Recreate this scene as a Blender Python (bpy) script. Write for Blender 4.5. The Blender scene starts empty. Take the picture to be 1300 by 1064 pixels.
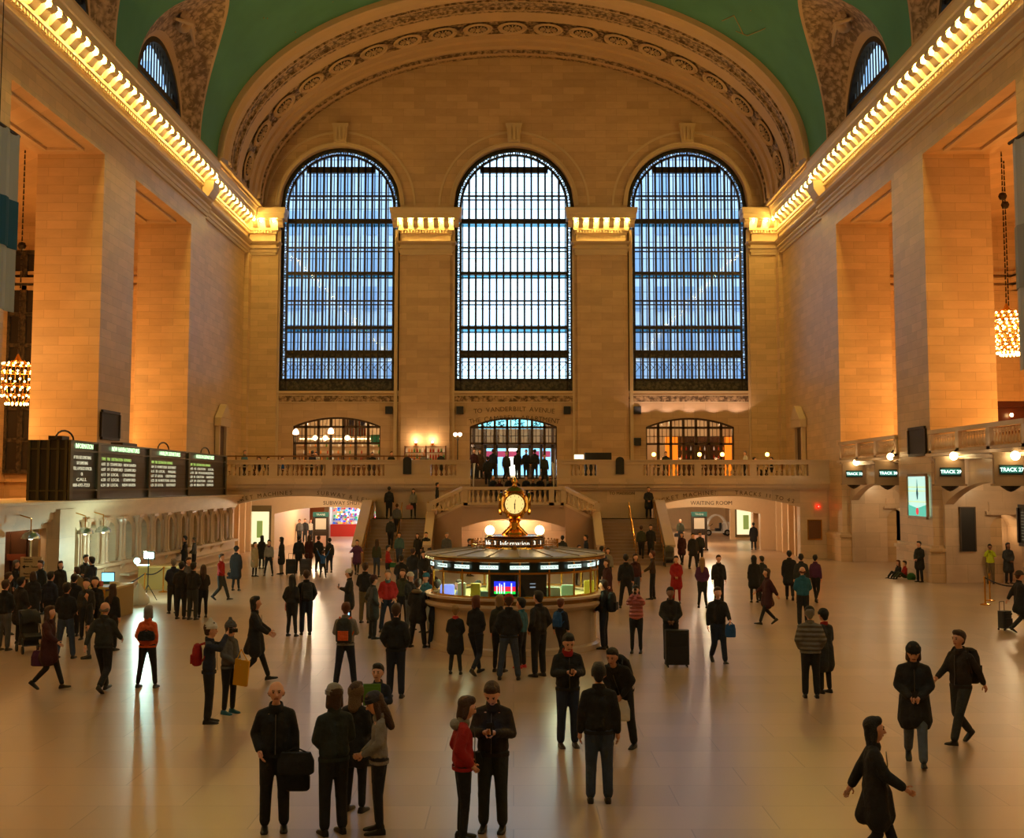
import bpy, bmesh, math, random
from mathutils import Vector, Matrix
from math import sin, cos, pi, radians, sqrt, atan2
random.seed(7)
SC = bpy.context.scene
COL = SC.collection
# ---------- camera model (also used to place things from the photograph) ----------
TILT = radians(4.76); FOC = 1538.0; CX = 652.0; CY = 487.5; EYE = 4.25
def ray(px, py):
    a = (px - CX) / FOC; b = (CY - py) / FOC
    return a, cos(TILT) - b * sin(TILT), sin(TILT) + b * cos(TILT)
def atY(px, py, Y):
    d = ray(px, py); t = Y / d[1]; return d[0] * t, Y, EYE + d[2] * t
def atX(px, py, X):
    d = ray(px, py); t = X / d[0]; return X, d[1] * t, EYE + d[2] * t
def atZ(px, py, Z):
    d = ray(px, py); t = (Z - EYE) / d[2]; return d[0] * t, d[1] * t, Z

# ---------- node helpers ----------
def lin(c):
    return tuple((x / 12.92 if x <= .04045 else ((x + .055) / 1.055) ** 2.4) for x in c)
MATS = {}
def mat(name, col, rough=.6, metal=0., spec=.5, emit=None, estr=0., bump=0., bscale=20., var=0., vscale=4., alpha=None, coat=0.):
    """col is sRGB 0..1"""
    if name in MATS: return MATS[name]
    m = bpy.data.materials.new(name); m.use_nodes = True
    nt = m.node_tree; b = nt.nodes['Principled BSDF']
    c = lin(col)
    b.inputs['Base Color'].default_value = (*c, 1)
    b.inputs['Roughness'].default_value = rough
    b.inputs['Metallic'].default_value = metal
    b.inputs['Specular IOR Level'].default_value = spec
    if coat: b.inputs['Coat Weight'].default_value = coat
    if emit is not None:
        b.inputs['Emission Color'].default_value = (*lin(emit), 1)
        b.inputs['Emission Strength'].default_value = estr
    if var or bump:
        g = nt.nodes.new('ShaderNodeNewGeometry')
        n = nt.nodes.new('ShaderNodeTexNoise'); n.inputs['Scale'].default_value = vscale; n.inputs['Detail'].default_value = 4
        nt.links.new(g.outputs['Position'], n.inputs['Vector'])
        if var:
            mx = nt.nodes.new('ShaderNodeMix'); mx.data_type = 'RGBA'
            mx.inputs['A'].default_value = (*[x * (1 - var) for x in c], 1)
            mx.inputs['B'].default_value = (*[min(1, x * (1 + var)) for x in c], 1)
            nt.links.new(n.outputs['Fac'], mx.inputs['Factor']); nt.links.new(mx.outputs['Result'], b.inputs['Base Color'])
        if bump:
            n2 = nt.nodes.new('ShaderNodeTexNoise'); n2.inputs['Scale'].default_value = bscale; n2.inputs['Detail'].default_value = 5
            nt.links.new(g.outputs['Position'], n2.inputs['Vector'])
            bp = nt.nodes.new('ShaderNodeBump'); bp.inputs['Strength'].default_value = bump; bp.inputs['Distance'].default_value = .05
            nt.links.new(n2.outputs['Fac'], bp.inputs['Height']); nt.links.new(bp.outputs['Normal'], b.inputs['Normal'])
    MATS[name] = m
    return m
def stone(name, col, bw=1.35, bh=.40, rough=.45, joint=.72, var=.10, mode='wall', mortar=.012, spec=.5):
    """ashlar blocks laid in running courses, mapped from the real position"""
    m = bpy.data.materials.new(name); m.use_nodes = True
    nt = m.node_tree; N = nt.nodes; L = nt.links; b = N['Principled BSDF']; c = lin(col)
    b.inputs['Roughness'].default_value = rough; b.inputs['Specular IOR Level'].default_value = spec
    g = N.new('ShaderNodeNewGeometry'); sp = N.new('ShaderNodeSeparateXYZ'); L.new(g.outputs['Position'], sp.inputs[0])
    cb = N.new('ShaderNodeCombineXYZ')
    if mode == 'wall':
        ad = N.new('ShaderNodeMath'); ad.operation = 'ADD'; L.new(sp.outputs['X'], ad.inputs[0]); L.new(sp.outputs['Y'], ad.inputs[1])
        L.new(ad.outputs[0], cb.inputs['X']); L.new(sp.outputs['Z'], cb.inputs['Y'])
    else:
        L.new(sp.outputs['X'], cb.inputs['X']); L.new(sp.outputs['Y'], cb.inputs['Y'])
    br = N.new('ShaderNodeTexBrick'); br.inputs['Scale'].default_value = 1.
    br.inputs['Brick Width'].default_value = bw; br.inputs['Row Height'].default_value = bh
    br.inputs['Mortar Size'].default_value = mortar; br.inputs['Mortar Smooth'].default_value = .6
    br.inputs['Color1'].default_value = (*[x * (1 - var) for x in c], 1)
    br.inputs['Color2'].default_value = (*[min(1, x * (1 + var)) for x in c], 1)
    br.inputs['Mortar'].default_value = (*[x * joint for x in c], 1)
    if mode != 'wall': br.offset = 0.5
    L.new(cb.outputs[0], br.inputs['Vector'])
    n = N.new('ShaderNodeTexNoise'); n.inputs['Scale'].default_value = .7 if mode == 'wall' else .9; n.inputs['Detail'].default_value = 8 if mode == 'wall' else 2.5; n.inputs['Roughness'].default_value = .65
    st = N.new('ShaderNodeMapping'); st.inputs['Scale'].default_value = (1, 1, 3.) if mode == 'wall' else (1, .4, 1)
    L.new(g.outputs['Position'], st.inputs[0]); L.new(st.outputs[0], n.inputs['Vector'])
    rp = N.new('ShaderNodeMapRange'); rp.inputs['From Min'].default_value = .3; rp.inputs['From Max'].default_value = .7
    rp.inputs['To Min'].default_value = .90 if mode == 'wall' else .97; rp.inputs['To Max'].default_value = 1.08 if mode == 'wall' else 1.03; L.new(n.outputs['Fac'], rp.inputs[0])
    vm = N.new('ShaderNodeVectorMath'); vm.operation = 'SCALE'; L.new(br.outputs['Color'], vm.inputs[0]); L.new(rp.outputs[0], vm.inputs['Scale'])
    L.new(vm.outputs[0], b.inputs['Base Color'])
    if mode != 'wall':
        rp.inputs['From Min'].default_value = 0.; rp.inputs['From Max'].default_value = 1.
    bp = N.new('ShaderNodeBump'); bp.inputs['Strength'].default_value = .25 if mode == 'wall' else .04; bp.inputs['Distance'].default_value = .02; bp.invert = True
    L.new(br.outputs['Fac'], bp.inputs['Height']); L.new(bp.outputs['Normal'], b.inputs['Normal'])
    MATS[name] = m
    return m
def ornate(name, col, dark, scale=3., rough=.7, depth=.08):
    """carved foliage relief: curling ridges with darker hollows"""
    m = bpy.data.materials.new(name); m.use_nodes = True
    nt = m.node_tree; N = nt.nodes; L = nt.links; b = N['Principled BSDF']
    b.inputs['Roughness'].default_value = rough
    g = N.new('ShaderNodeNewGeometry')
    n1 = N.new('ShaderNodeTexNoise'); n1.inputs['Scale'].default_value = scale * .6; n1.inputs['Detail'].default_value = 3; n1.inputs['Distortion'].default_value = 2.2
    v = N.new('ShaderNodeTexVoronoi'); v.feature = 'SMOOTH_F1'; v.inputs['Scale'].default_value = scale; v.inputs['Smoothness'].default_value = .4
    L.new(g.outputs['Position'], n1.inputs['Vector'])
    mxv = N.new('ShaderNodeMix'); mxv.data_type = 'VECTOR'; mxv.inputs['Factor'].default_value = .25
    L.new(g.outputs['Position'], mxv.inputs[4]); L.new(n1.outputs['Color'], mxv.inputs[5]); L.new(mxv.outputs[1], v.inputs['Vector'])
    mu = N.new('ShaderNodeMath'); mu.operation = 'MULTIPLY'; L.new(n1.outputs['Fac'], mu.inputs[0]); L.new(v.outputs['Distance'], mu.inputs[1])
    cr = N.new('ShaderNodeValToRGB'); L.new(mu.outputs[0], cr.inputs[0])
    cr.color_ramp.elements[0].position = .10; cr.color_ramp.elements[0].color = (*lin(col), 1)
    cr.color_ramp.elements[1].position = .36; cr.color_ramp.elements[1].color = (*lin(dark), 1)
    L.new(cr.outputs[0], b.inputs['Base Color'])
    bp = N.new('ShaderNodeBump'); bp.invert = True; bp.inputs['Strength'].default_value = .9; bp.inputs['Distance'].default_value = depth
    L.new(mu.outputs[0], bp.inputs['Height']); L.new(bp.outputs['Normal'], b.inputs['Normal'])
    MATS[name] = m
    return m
def emis(name, col, strength):
    if name in MATS: return MATS[name]
    m = bpy.data.materials.new(name); m.use_nodes = True
    nt = m.node_tree; nt.nodes.clear()
    e = nt.nodes.new('ShaderNodeEmission'); e.inputs[0].default_value = (*lin(col), 1); e.inputs[1].default_value = strength
    o = nt.nodes.new('ShaderNodeOutputMaterial'); nt.links.new(e.outputs[0], o.inputs[0])
    MATS[name] = m
    return m
def glass(name, col=(.9, .96, 1.), refl=.08, rough=.05):
    m = bpy.data.materials.new(name); m.use_nodes = True
    nt = m.node_tree; nt.nodes.clear(); N = nt.nodes; L = nt.links
    t = N.new('ShaderNodeBsdfTransparent'); t.inputs[0].default_value = (*lin(col), 1)
    gl = N.new('ShaderNodeBsdfGlossy'); gl.inputs['Roughness'].default_value = rough
    mx = N.new('ShaderNodeMixShader'); mx.inputs[0].default_value = refl
    o = N.new('ShaderNodeOutputMaterial')
    L.new(t.outputs[0], mx.inputs[1]); L.new(gl.outputs[0], mx.inputs[2]); L.new(mx.outputs[0], o.inputs[0])
    MATS[name] = m
    return m

# ---------- mesh builder ----------
class MB:
    def __init__(s): s.v = []; s.f = []; s.m = []
    def add(s, vs, fs, mi=0):
        o = len(s.v); s.v += [tuple(p) for p in vs]; s.f += [tuple(i + o for i in f) for f in fs]; s.m += [mi] * len(fs); return s
    def box(s, x0, x1, y0, y1, z0, z1, mi=0):
        if x0 > x1: x0, x1 = x1, x0
        if y0 > y1: y0, y1 = y1, y0
        if z0 > z1: z0, z1 = z1, z0
        return s.add([(x0, y0, z0), (x1, y0, z0), (x1, y1, z0), (x0, y1, z0), (x0, y0, z1), (x1, y0, z1), (x1, y1, z1), (x0, y1, z1)],
                     [(3, 2, 1, 0), (4, 5, 6, 7), (0, 1, 5, 4), (1, 2, 6, 5), (2, 3, 7, 6), (3, 0, 4, 7)], mi)
    def quad(s, a, b, c, d, mi=0): return s.add([a, b, c, d], [(0, 1, 2, 3)], mi)
    def poly(s, pts, mi=0): return s.add(pts, [tuple(range(len(pts)))], mi)
    def grid(s, rows, mi=0, close=False):
        n = len(rows[0]); vs = [p for r in rows for p in r]; fs = []
        for i in range(len(rows) - 1):
            for j in range(n if close else n - 1):
                k = (j + 1) % n; fs.append((i * n + j, i * n + k, (i + 1) * n + k, (i + 1) * n + j))
        return s.add(vs, fs, mi)
    def tube(s, p, q, r0, r1=None, n=8, mi=0, caps=True):
        r1 = r0 if r1 is None else r1
        p = Vector(p); q = Vector(q); d = (q - p)
        if d.length < 1e-6: return s
        d.normalize(); a = d.orthogonal().normalized(); b = d.cross(a)
        A = [p + (a * cos(2 * pi * i / n) + b * sin(2 * pi * i / n)) * r0 for i in range(n)]
        B = [q + (a * cos(2 * pi * i / n) + b * sin(2 * pi * i / n)) * r1 for i in range(n)]
        fs = [(i, (i + 1) % n, n + (i + 1) % n, n + i) for i in range(n)]
        if caps: fs += [tuple(range(n))[::-1], tuple(range(n, 2 * n))]
        return s.add(A + B, fs, mi)
    def path(s, pts, r, n=6, mi=0):
        for a, b in zip(pts[:-1], pts[1:]): s.tube(a, b, r, r, n, mi)
        return s
    def lathe(s, prof, c=(0, 0, 0), n=16, mi=0, a0=0., a1=2 * pi, cap=True):
        """prof list of (r,z)"""
        full = abs(a1 - a0 - 2 * pi) < 1e-6; k = n if full else n + 1
        rows = [[(c[0] + r * cos(a0 + (a1 - a0) * i / n), c[1] + r * sin(a0 + (a1 - a0) * i / n), c[2] + z) for i in range(k)] for r, z in prof]
        s.grid(rows, mi, close=full)
        if cap and full:
            if prof[0][0] > 1e-4: s.poly(rows[0][::-1], mi)
            if prof[-1][0] > 1e-4: s.poly(rows[-1], mi)
        return s
    def ball(s, c, r, n=8, mi=0, sz=1.):
        m = max(3, n // 2)
        return s.lathe([(max(r * sin(pi * i / m), 1e-5), -r * sz * cos(pi * i / m)) for i in range(m + 1)], c, n, mi, cap=False)
    def prism(s, pts, ax, a, b, mi=0):
        """2d polygon pts extruded along axis 'x','y','z' from a to b"""
        def P(u, v, w): return {'x': (w, u, v), 'y': (u, w, v), 'z': (u, v, w)}[ax]
        n = len(pts); A = [P(u, v, a) for u, v in pts]; B = [P(u, v, b) for u, v in pts]
        return s.add(A + B, [tuple(range(n))[::-1], tuple(range(n, 2 * n))] + [(i, (i + 1) % n, n + (i + 1) % n, n + i) for i in range(n)], mi)
    def xf(s, M, start=0):
        s.v[start:] = [tuple(M @ Vector(p)) for p in s.v[start:]]; return s
    def build(s, name, mats, parent=None, smooth=False, loc=None):
        me = bpy.data.meshes.new(name); me.from_pydata(s.v, [], s.f)
        if not isinstance(mats, (list, tuple)): mats = [mats]
        for m in mats: me.materials.append(m)
        if len(mats) > 1: me.polygons.foreach_set('material_index', s.m)
        bm = bmesh.new(); bm.from_mesh(me); bmesh.ops.recalc_face_normals(bm, faces=bm.faces)
        bm.to_mesh(me); bm.free()
        if smooth:
            me.shade_smooth()
            try: me.set_sharp_from_angle(angle=radians(40))
            except Exception: pass
        me.update()
        o = bpy.data.objects.new(name, me); COL.objects.link(o)
        if loc: o.location = loc
        if parent: o.parent = parent
        return o
def tag(o, label=None, cat=None, group=None, kind=None):
    if label: o['label'] = label
    if cat: o['category'] = cat
    if group: o['group'] = group
    if kind: o['kind'] = kind
    return o
def struct(o, label=None, cat='structure'):
    o['kind'] = 'structure'
    if label: o['label'] = label
    o['category'] = cat
    return o
def empty(name, loc=(0, 0, 0), rz=0., label=None, cat=None, group=None, kind=None):
    e = bpy.data.objects.new(name, None); COL.objects.link(e); e.location = loc; e.rotation_euler = (0, 0, rz)
    e.empty_display_size = .2
    return tag(e, label, cat, group, kind)
def copy_obj(o, parent=None, loc=None, rz=None):
    c = o.copy(); COL.objects.link(c); c.parent = parent
    if loc is not None: c.location = loc
    if rz is not None: c.rotation_euler = (0, 0, rz)
    return c
def copy_tree(o, loc=None, rz=None, label=None, parent=None):
    c = copy_obj(o, parent, loc, rz)
    if label: c['label'] = label
    for ch in [x for x in TREE.get(o.name, o.children)]:
        copy_tree(ch, parent=c)
    return c
TREE = {}
def text(name, body, size, m, loc, rot, parent=None, ext=.01, align='CENTER', space=1.):
    cu = bpy.data.curves.new(name, 'FONT'); cu.body = body; cu.size = size; cu.extrude = ext; cu.align_x = align; cu.align_y = 'CENTER'
    cu.space_character = space; cu.resolution_u = 2
    t = bpy.data.objects.new(name, cu); COL.objects.link(t)
    dg = bpy.context.evaluated_depsgraph_get(); me = bpy.data.meshes.new_from_object(t.evaluated_get(dg))
    bpy.data.objects.remove(t); me.materials.clear(); me.materials.append(m)
    o = bpy.data.objects.new(name, me); COL.objects.link(o); o.location = loc; o.rotation_euler = rot
    if parent: o.parent = parent
    return o
ROTF = (pi / 2, 0, 0)            # text facing -Y (towards the camera)
def wall_open(mb, u0, u1, vb, vt, ops, w0, w1, P, step=1.0, mi=0, reveal_mi=None, back=True, topcap=True):
    """wall in the (u,v) plane from w0 (seen face) to w1, with openings (ua,ub,vb,topfn[,n])"""
    ft = vt if callable(vt) else (lambda u: vt)
    rm = mi if reveal_mi is None else reveal_mi
    us = {u0, u1}
    n = max(1, int((u1 - u0) / step))
    for i in range(n + 1): us.add(u0 + (u1 - u0) * i / n)
    for o in ops:
        k = o[4] if len(o) > 4 else 14
        for i in range(k + 1): us.add(o[0] + (o[1] - o[0]) * i / k)
    us = sorted(us); c = [us[0]]
    for u in us[1:]:
        if u - c[-1] > 1e-4: c.append(u)
    us = c
    e = 1e-5
    for a, b in zip(us[:-1], us[1:]):
        mid = (a + b) / 2
        cur = [o for o in ops if o[0] < mid < o[1]]; cur.sort(key=lambda o: o[2])
        la, lb = vb, vb
        segs = []
        for o in cur:
            segs.append((la, lb, o[2], o[2])); la, lb = o[3](a + e), o[3](b - e)
            mb.quad(P(a, la, w0), P(b, lb, w0), P(b, lb, w1), P(a, la, w1), rm)
            if o[2] > vb + 1e-3: mb.quad(P(a, o[2], w0), P(b, o[2], w0), P(b, o[2], w1), P(a, o[2], w1), rm)
        segs.append((la, lb, ft(a), ft(b)))
        for s0, s1, t0, t1 in segs:
            if t0 - s0 < 1e-4 and t1 - s1 < 1e-4: continue
            mb.quad(P(a, s0, w0), P(b, s1, w0), P(b, t1, w0), P(a, t0, w0), mi)
            if back: mb.quad(P(a, s0, w1), P(b, s1, w1), P(b, t1, w1), P(a, t0, w1), mi)
        if topcap: mb.quad(P(a, ft(a), w0), P(b, ft(b), w0), P(b, ft(b), w1), P(a, ft(a), w1), mi)
    for o in ops:
        for u in (o[0], o[1]):
            t = o[3](o[0] + e if u == o[0] else o[1] - e)
            if t - o[2] > 1e-3: mb.quad(P(u, o[2], w0), P(u, t, w0), P(u, t, w1), P(u, o[2], w1), rm)
    return mb
def PY(u, v, w): return (u, w, v)       # wall facing -Y
def PX(u, v, w): return (w, u, v)       # wall facing +-X
def arc(xa, xb, zs, rise):
    """segmental / elliptical arch top"""
    c = (xa + xb) / 2; h = (xb - xa) / 2
    return lambda u: zs + rise * sqrt(max(0., 1 - ((u - c) / h) ** 2))
def seg(xa, xb, zs, rise):
    c = (xa + xb) / 2; h = (xb - xa) / 2; R = (h * h + rise * rise) / (2 * rise)
    return lambda u: zs + sqrt(max(0., R * R - (u - c) ** 2)) - (R - rise)
# ---------- materials of the hall ----------
ST = stone('tan_ashlar', (.80, .67, .50))
STF = stone('far_wall_stone', (.75, .62, .49), bw=1.5, bh=.52, rough=.55)
STL = stone('lower_marble', (.78, .68, .57), bw=1.6, bh=.8, rough=.3, joint=.8)
STP = mat('dressed_stone', (.79, .69, .56), rough=.5, var=.08, vscale=1.5)
STM = mat('polished_marble', (.78, .68, .57), rough=.22, var=.10, vscale=1.2)
STR = mat('red_grey_marble', (.70, .58, .50), rough=.25, var=.12, vscale=1.4)
FLM = stone('floor_marble', (.69, .58, .48), bw=2.2, bh=1.1, rough=.28, joint=.66, var=.09, mode='floor', mortar=.012)
TURQ = mat('painted_sky_green', (.28, .50, .41), rough=.85, var=.22, vscale=.5)
PLS = mat('cream_plaster', (.74, .61, .48), rough=.8, var=.08, vscale=1.)
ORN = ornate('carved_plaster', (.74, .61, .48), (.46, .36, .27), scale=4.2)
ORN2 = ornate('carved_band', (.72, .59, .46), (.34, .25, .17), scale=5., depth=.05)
BRZ = mat('dark_bronze', (.20, .17, .14), rough=.45, metal=.6, var=.2)
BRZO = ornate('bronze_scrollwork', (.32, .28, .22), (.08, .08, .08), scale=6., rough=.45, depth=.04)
BRASS = mat('polished_brass', (.83, .62, .28), rough=.22, metal=1.)
DARK = mat('near_black_metal', (.07, .065, .06), rough=.5)
WHITE = mat('white_paint', (.86, .85, .82), rough=.5)
GLS = glass('window_glass', (.93, .97, 1.), refl=.025)
GLC = glass('clear_glass', (.95, .98, .97), refl=.06)
BULB = emis('incandescent_bulb', (1., .83, .42), 290.)
CHB = emis('chandelier_bulb', (1., .74, .42), 26.)
GLOBE = emis('opal_globe_lamp', (1., .86, .60), 14.)
DOWN = emis('warm_downlight', (1., .84, .60), 30.)
YF = 83.5; XW = 18.3; YB = 70.6; ZT = 23.4; VA, VB_, VZ = 17.6, 10.8, 23.6; YE = -14.0
def vault(deg, Y, off=0.):
    t = radians(deg); return ((VA + off) * cos(t), Y, VZ + (VB_ + off) * sin(t))
# ---------- floor ----------
fl = MB(); fl.box(-40, 40, YE - 1, 120, -.3, 0)
struct(fl.build('floor', FLM), 'worn tan marble slabs of the concourse floor, softly reflecting the lights', 'floor')
# ---------- side walls: giant piers, lintel ----------
PIERS = [(-5.2, -.7), (9.4, 13.9), (24.0, 28.5), (38.6, 43.1), (53.2, 57.7)]
def side_wall(s):
    m = MB(); X0 = s * XW; X1 = s * 21.3
    for a, b in PIERS: m.box(X0, X1, a, b, 0, 19.0)
    m.box(X0, X1, 67.8, 71.0, 0, 19.0)
    m.box(s * 18.5, X1 + s * 8, 70.9, YF + 1.5, 0, 23.6)
    m.box(s * 16.35, s * 18.6, YF - .35, YF + .4, 0, 20.2)     # corner pilaster facing the hall
    m.box(s * 18.2, s * 18.6, YF - 1.2, YF - .3, 4.6, 20.2)
    m.box(X0, X1, YE, 71.0, 19.0, 20.2); m.box(X0 + s * .02, X1, YE, 71., 20.2, 23.6)
    # plinth mouldings round each pier foot
    for a, b in [p for p in PIERS if p[0] > 20] + [(67.8, 71.0)]:
        for (z0, z1, g) in ((0, 1.35, .16), (1.35, 1.5, .24), (1.5, 1.62, .12)):
            m.box(s * (XW - g), s * 18.9, a - g, b + g, z0, z1)
    for (z0, z1, g) in ((0, 1.35, .1), (1.35, 1.5, .18)):
        m.box(s * (18.4 - g), X1, 71.2, YB + 8, 0, z1)
    o = m.build('wall_left' if s < 0 else 'wall_right', ST)
    struct(o, 'tall tan stone piers and wall on the %s side of the hall' % ('ticket window' if s < 0 else 'track gate'), 'wall')
    # sunk coffer panels in the soffits of the openings
    c = MB()
    for ya, yb in ((28.5, 38.6), (43.1, 53.2), (57.7, 67.8)):
        g = .9
        for (u0, u1, v0, v1) in ((ya + g, yb - g, 18.9, 19.1), (ya + g, yb - g, 20.5, 20.7)): c.box(s * v0, s * v1, u0, u1, 18.88, 19.0)
        for u in (ya + g, yb - g - .2): c.box(s * 19.1, s * 20.5, u, u + .2, 18.88, 19.0)
    c.build('coffer_moulding', STP, o)
    # aisle behind: outer wall, ceiling, end wall, upper floor
    a = MB(); a.box(s * 29, s * 29.5, YE, 69.5, 0, 20.5); a.box(s * 21.3, s * 29.3, YE, 69.5, 19.4, 20.0)
    a.box(s * 21.2, s * 29.3, 69.2, 69.9, 0, 20.)
    zf = 3.2 if s < 0 else 5.25
    a.box(s * 21.2, s * 29.3, 20, 69.5, zf - .3, zf)
    for z, g, h in ((15.4, .35, .25), (15.8, .5, .3), (16.3, .25, .2), (zf + 1.2, .2, .15)):
        a.box(s * 21.3, s * 29.2, 69.2 - g, 69.3, z, z + h); a.box(s * (29. - g), s * 29.1, 20, 69.3, z, z + h)
    ao = a.build('wall_aisle_left' if s < 0 else 'wall_aisle_right', ST); struct(ao, 'orange lit aisle wall behind the %s piers' % ('ticket side' if s < 0 else 'gate side'), 'wall')
    return o
WL = side_wall(-1); WR = side_wall(1)
# back of the hall (behind the camera)
bk = MB(); bk.box(-29, 29, YE - .5, YE, 0, 35); struct(bk.build('wall_back', ST), 'plain stone wall closing the hall behind the viewer', 'wall')

# ---------- entablatures with modillions and bulbs ----------
PROF = [(0, 20.15), (.12, 20.15), (.12, 20.34), (.18, 20.34), (.18, 20.52), (.30, 20.60), (.30, 20.70), (.14, 20.74), (.14, 20.86), (.36, 20.98), (.42, 21.08), (.05, 21.10),
        (.05, 21.62), (.14, 21.66), (.14, 21.80), (.26, 21.86), (.26, 22.0), (.22, 22.06), (.22, 22.60), (1.15, 22.62), (1.15, 22.92), (1.28, 23.0), (1.4, 23.28), (1.4, 23.36), (0, 23.42)]
PROF = [(g if g <= .5 else .5 + (g - .5) * .36, z) for g, z in PROF]     # corona stands about 0.8 m out
def entab(name, frames, m_, label):
    """frames: list of (origin xy, outward xy) along a run; profile swept between them"""
    m = MB(); rows = []
    for (ox, oy), (nx, ny) in frames: rows.append([(ox + nx * g, oy + ny * g, z) for g, z in PROF])
    m.grid(rows)
    return m
def modillion(m, cx, cy, nx, ny, w=.30):
    """scroll bracket under the corona; n points out of the wall"""
    tx, ty = -ny, nx
    pr = [(.16, 22.60), (.72, 22.60), (.74, 22.50), (.70, 22.38), (.62, 22.36), (.52, 22.34), (.42, 22.22), (.34, 22.12), (.28, 22.06), (.16, 22.06)]
    n = len(pr); A = [(cx + nx * g + tx * w, cy + ny * g + ty * w, z) for g, z in pr]; B = [(cx + nx * g - tx * w, cy + ny * g - ty * w, z) for g, z in pr]
    m.add(A + B, [tuple(range(n)), tuple(range(n, 2 * n))[::-1]] + [(i, (i + 1) % n, n + (i + 1) % n, n + i) for i in range(n)])
bulb_mb = MB(); bulb_mb.ball((0, 0, 0), .085, 8)
BULB_SRC = None
def bulbs_at(parent, pts):
    global BULB_SRC
    for p in pts:
        if BULB_SRC is None:
            BULB_SRC = bulb_mb.build('light_bulb', BULB, parent, smooth=True); BULB_SRC.location = p
        else: copy_obj(BULB_SRC, parent, p)
ti = 1
for s in (-1, 1):
    fr = [((s * XW, YE), (-s, 0)), ((s * XW, YB + .4), (-s, 0))]
    m = entab('t', fr, STP, '')
    rows = [[(s * (XW - g), YB + .4, z) for g, z in PROF], [(s * (18.5 - g), YB + .4, z) for g, z in PROF], [(s * (18.5 - g), YF - .2, z) for g, z in PROF]]
    m.grid(rows)
    pts = []
    y = 30.5 - 1.04 * 40
    while y < YF - 1.2:
        xw = XW if y < YB + .4 else 18.5
        modillion(m, s * xw, y, -s, 0)
        pts.append((s * (xw - .66), y + .52, 22.44)); y += 1.04
    # dentil course
    y = 26.
    while y < YF - .5:
        xw = XW if y < YB + .4 else 18.5
        m.box(s * (xw - .22), s * (xw - .10), y, y + .17, 21.67, 21.85); y += .30
    # pilaster bracket between the two bays
    m.prism([(XW - .1, 20.9), (XW - .5, 21.1), (XW - .75, 21.5), (XW - .8, 22.0), (XW - .1, 22.0)] if s > 0 else [(-XW + .1, 20.9), (-XW + .5, 21.1), (-XW + .75, 21.5), (-XW + .8, 22.0), (-XW + .1, 22.0)], 'y', 69.6, 70.9)
    o = m.build('trim_%d' % ti, STP); ti += 1
    struct(o, 'carved stone cornice with a row of glowing bulbs above the %s' % ('ticket windows' if s < 0 else 'track gates'), 'cornice')
    bulbs_at(o, pts)
# blocks over the piers of the far wall
def pier_head(x0, x1, name, lab):
    m = MB(); y0 = YF - .35
    def ring(g, z): return [(x0 - g, YF + .3, z), (x0 - g, y0 - g, z), (x1 + g, y0 - g, z), (x1 + g, YF + .3, z)]
    m.grid([ring(g, z) for g, z in PROF])
    pts = []
    n = max(2, int(round((x1 - x0 + 1.0) / .66)))
    k = .62
    for i in range(n):
        x = x0 - .45 + (x1 - x0 + .9) * i / (n - 1)
        m.prism([(y0 - .16, 22.60), (y0 - .68, 22.60), (y0 - .70, 22.45), (y0 - .6, 22.36), (y0 - .48, 22.2), (y0 - .3, 22.06), (y0 - .16, 22.06)], 'x', x - .17, x + .17)
        if i < n - 1: pts.append((x + (x1 - x0 + .9) / (n - 1) / 2, y0 - .62, 22.46))
    for i in range(int((x1 - x0) / .2)): m.box(x0 + i * .2, x0 + i * .2 + .11, y0 - .25, y0 - .1, 21.67, 21.84)
    o = m.build(name, STP); struct(o, lab, 'cornice'); bulbs_at(o, pts)
pier_head(-8.0 + .25, -4.3 - .1, 'trim_3', 'lit cornice block on the pier between the left and middle great windows')
pier_head(4.3 + .1, 8.0 - .25, 'trim_4', 'lit cornice block on the pier between the middle and right great windows')
pier_head(-18.3, -16.6, 'trim_5', 'short lit cornice block on the corner pilaster left of the great windows')
pier_head(16.6, 18.3, 'trim_6', 'short lit cornice block on the corner pilaster right of the great windows')

# ---------- far wall ----------
WB = 10.72; WS = 23.75
def wtop(c): return arc(c - 4.22, c + 4.22, WS, 4.22)
def vtop(u): return VZ + VB_ * sqrt(max(0., 1 - (u / VA) ** 2)) if abs(u) < VA else VZ
WC = (-12.15, 0.03, 12.18)
# lower openings behind the balcony: bar (left), doors (centre), restaurant (right)
LO = []
for (pa, pb, pt, ps) in ((372, 483, 529.5, 541), (596.5, 707, 530, 541.5), (820, 932, 530.5, 542)):
    xa = atY(pa, 540, YF)[0]; xb = atY(pb, 540, YF)[0]; zt = atY(652, pt, YF)[2]; zs = atY(652, ps, YF)[2]
    LO.append((xa, xb, zs, zt - zs))
ops = [(c - 4.22, c + 4.22, WB, wtop(c), 28) for c in WC] + [(a, b, 4.6, seg(a, b, zs, r), 12) for a, b, zs, r in LO]
m = MB(); wall_open(m, -18.6, 18.6, 4.3, lambda u: VZ + (VB_ + 1.3) * sqrt(max(.04, 1 - (u / 19.) ** 2)), ops, YF, YF + 1.1, PY, step=.8)
# piers between the windows stand a little forward
for a, b in ((-7.75, -4.4), (4.4, 7.75)):
    m.box(a, b, YF - .35, YF + .2, 4.6, 20.2); m.box(a - .18, b + .18, YF - .15, YF + .2, 4.6, 20.2)
    for z0, z1, g in ((4.6, 5.7, .12), (5.7, 5.85, .2)): m.box(a - g, b + g, YF - .35 - g, YF, z0, z1)
WF = m.build('wall_far', STF); struct(WF, 'great end wall of pale stone with three tall arched windows', 'wall')
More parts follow.
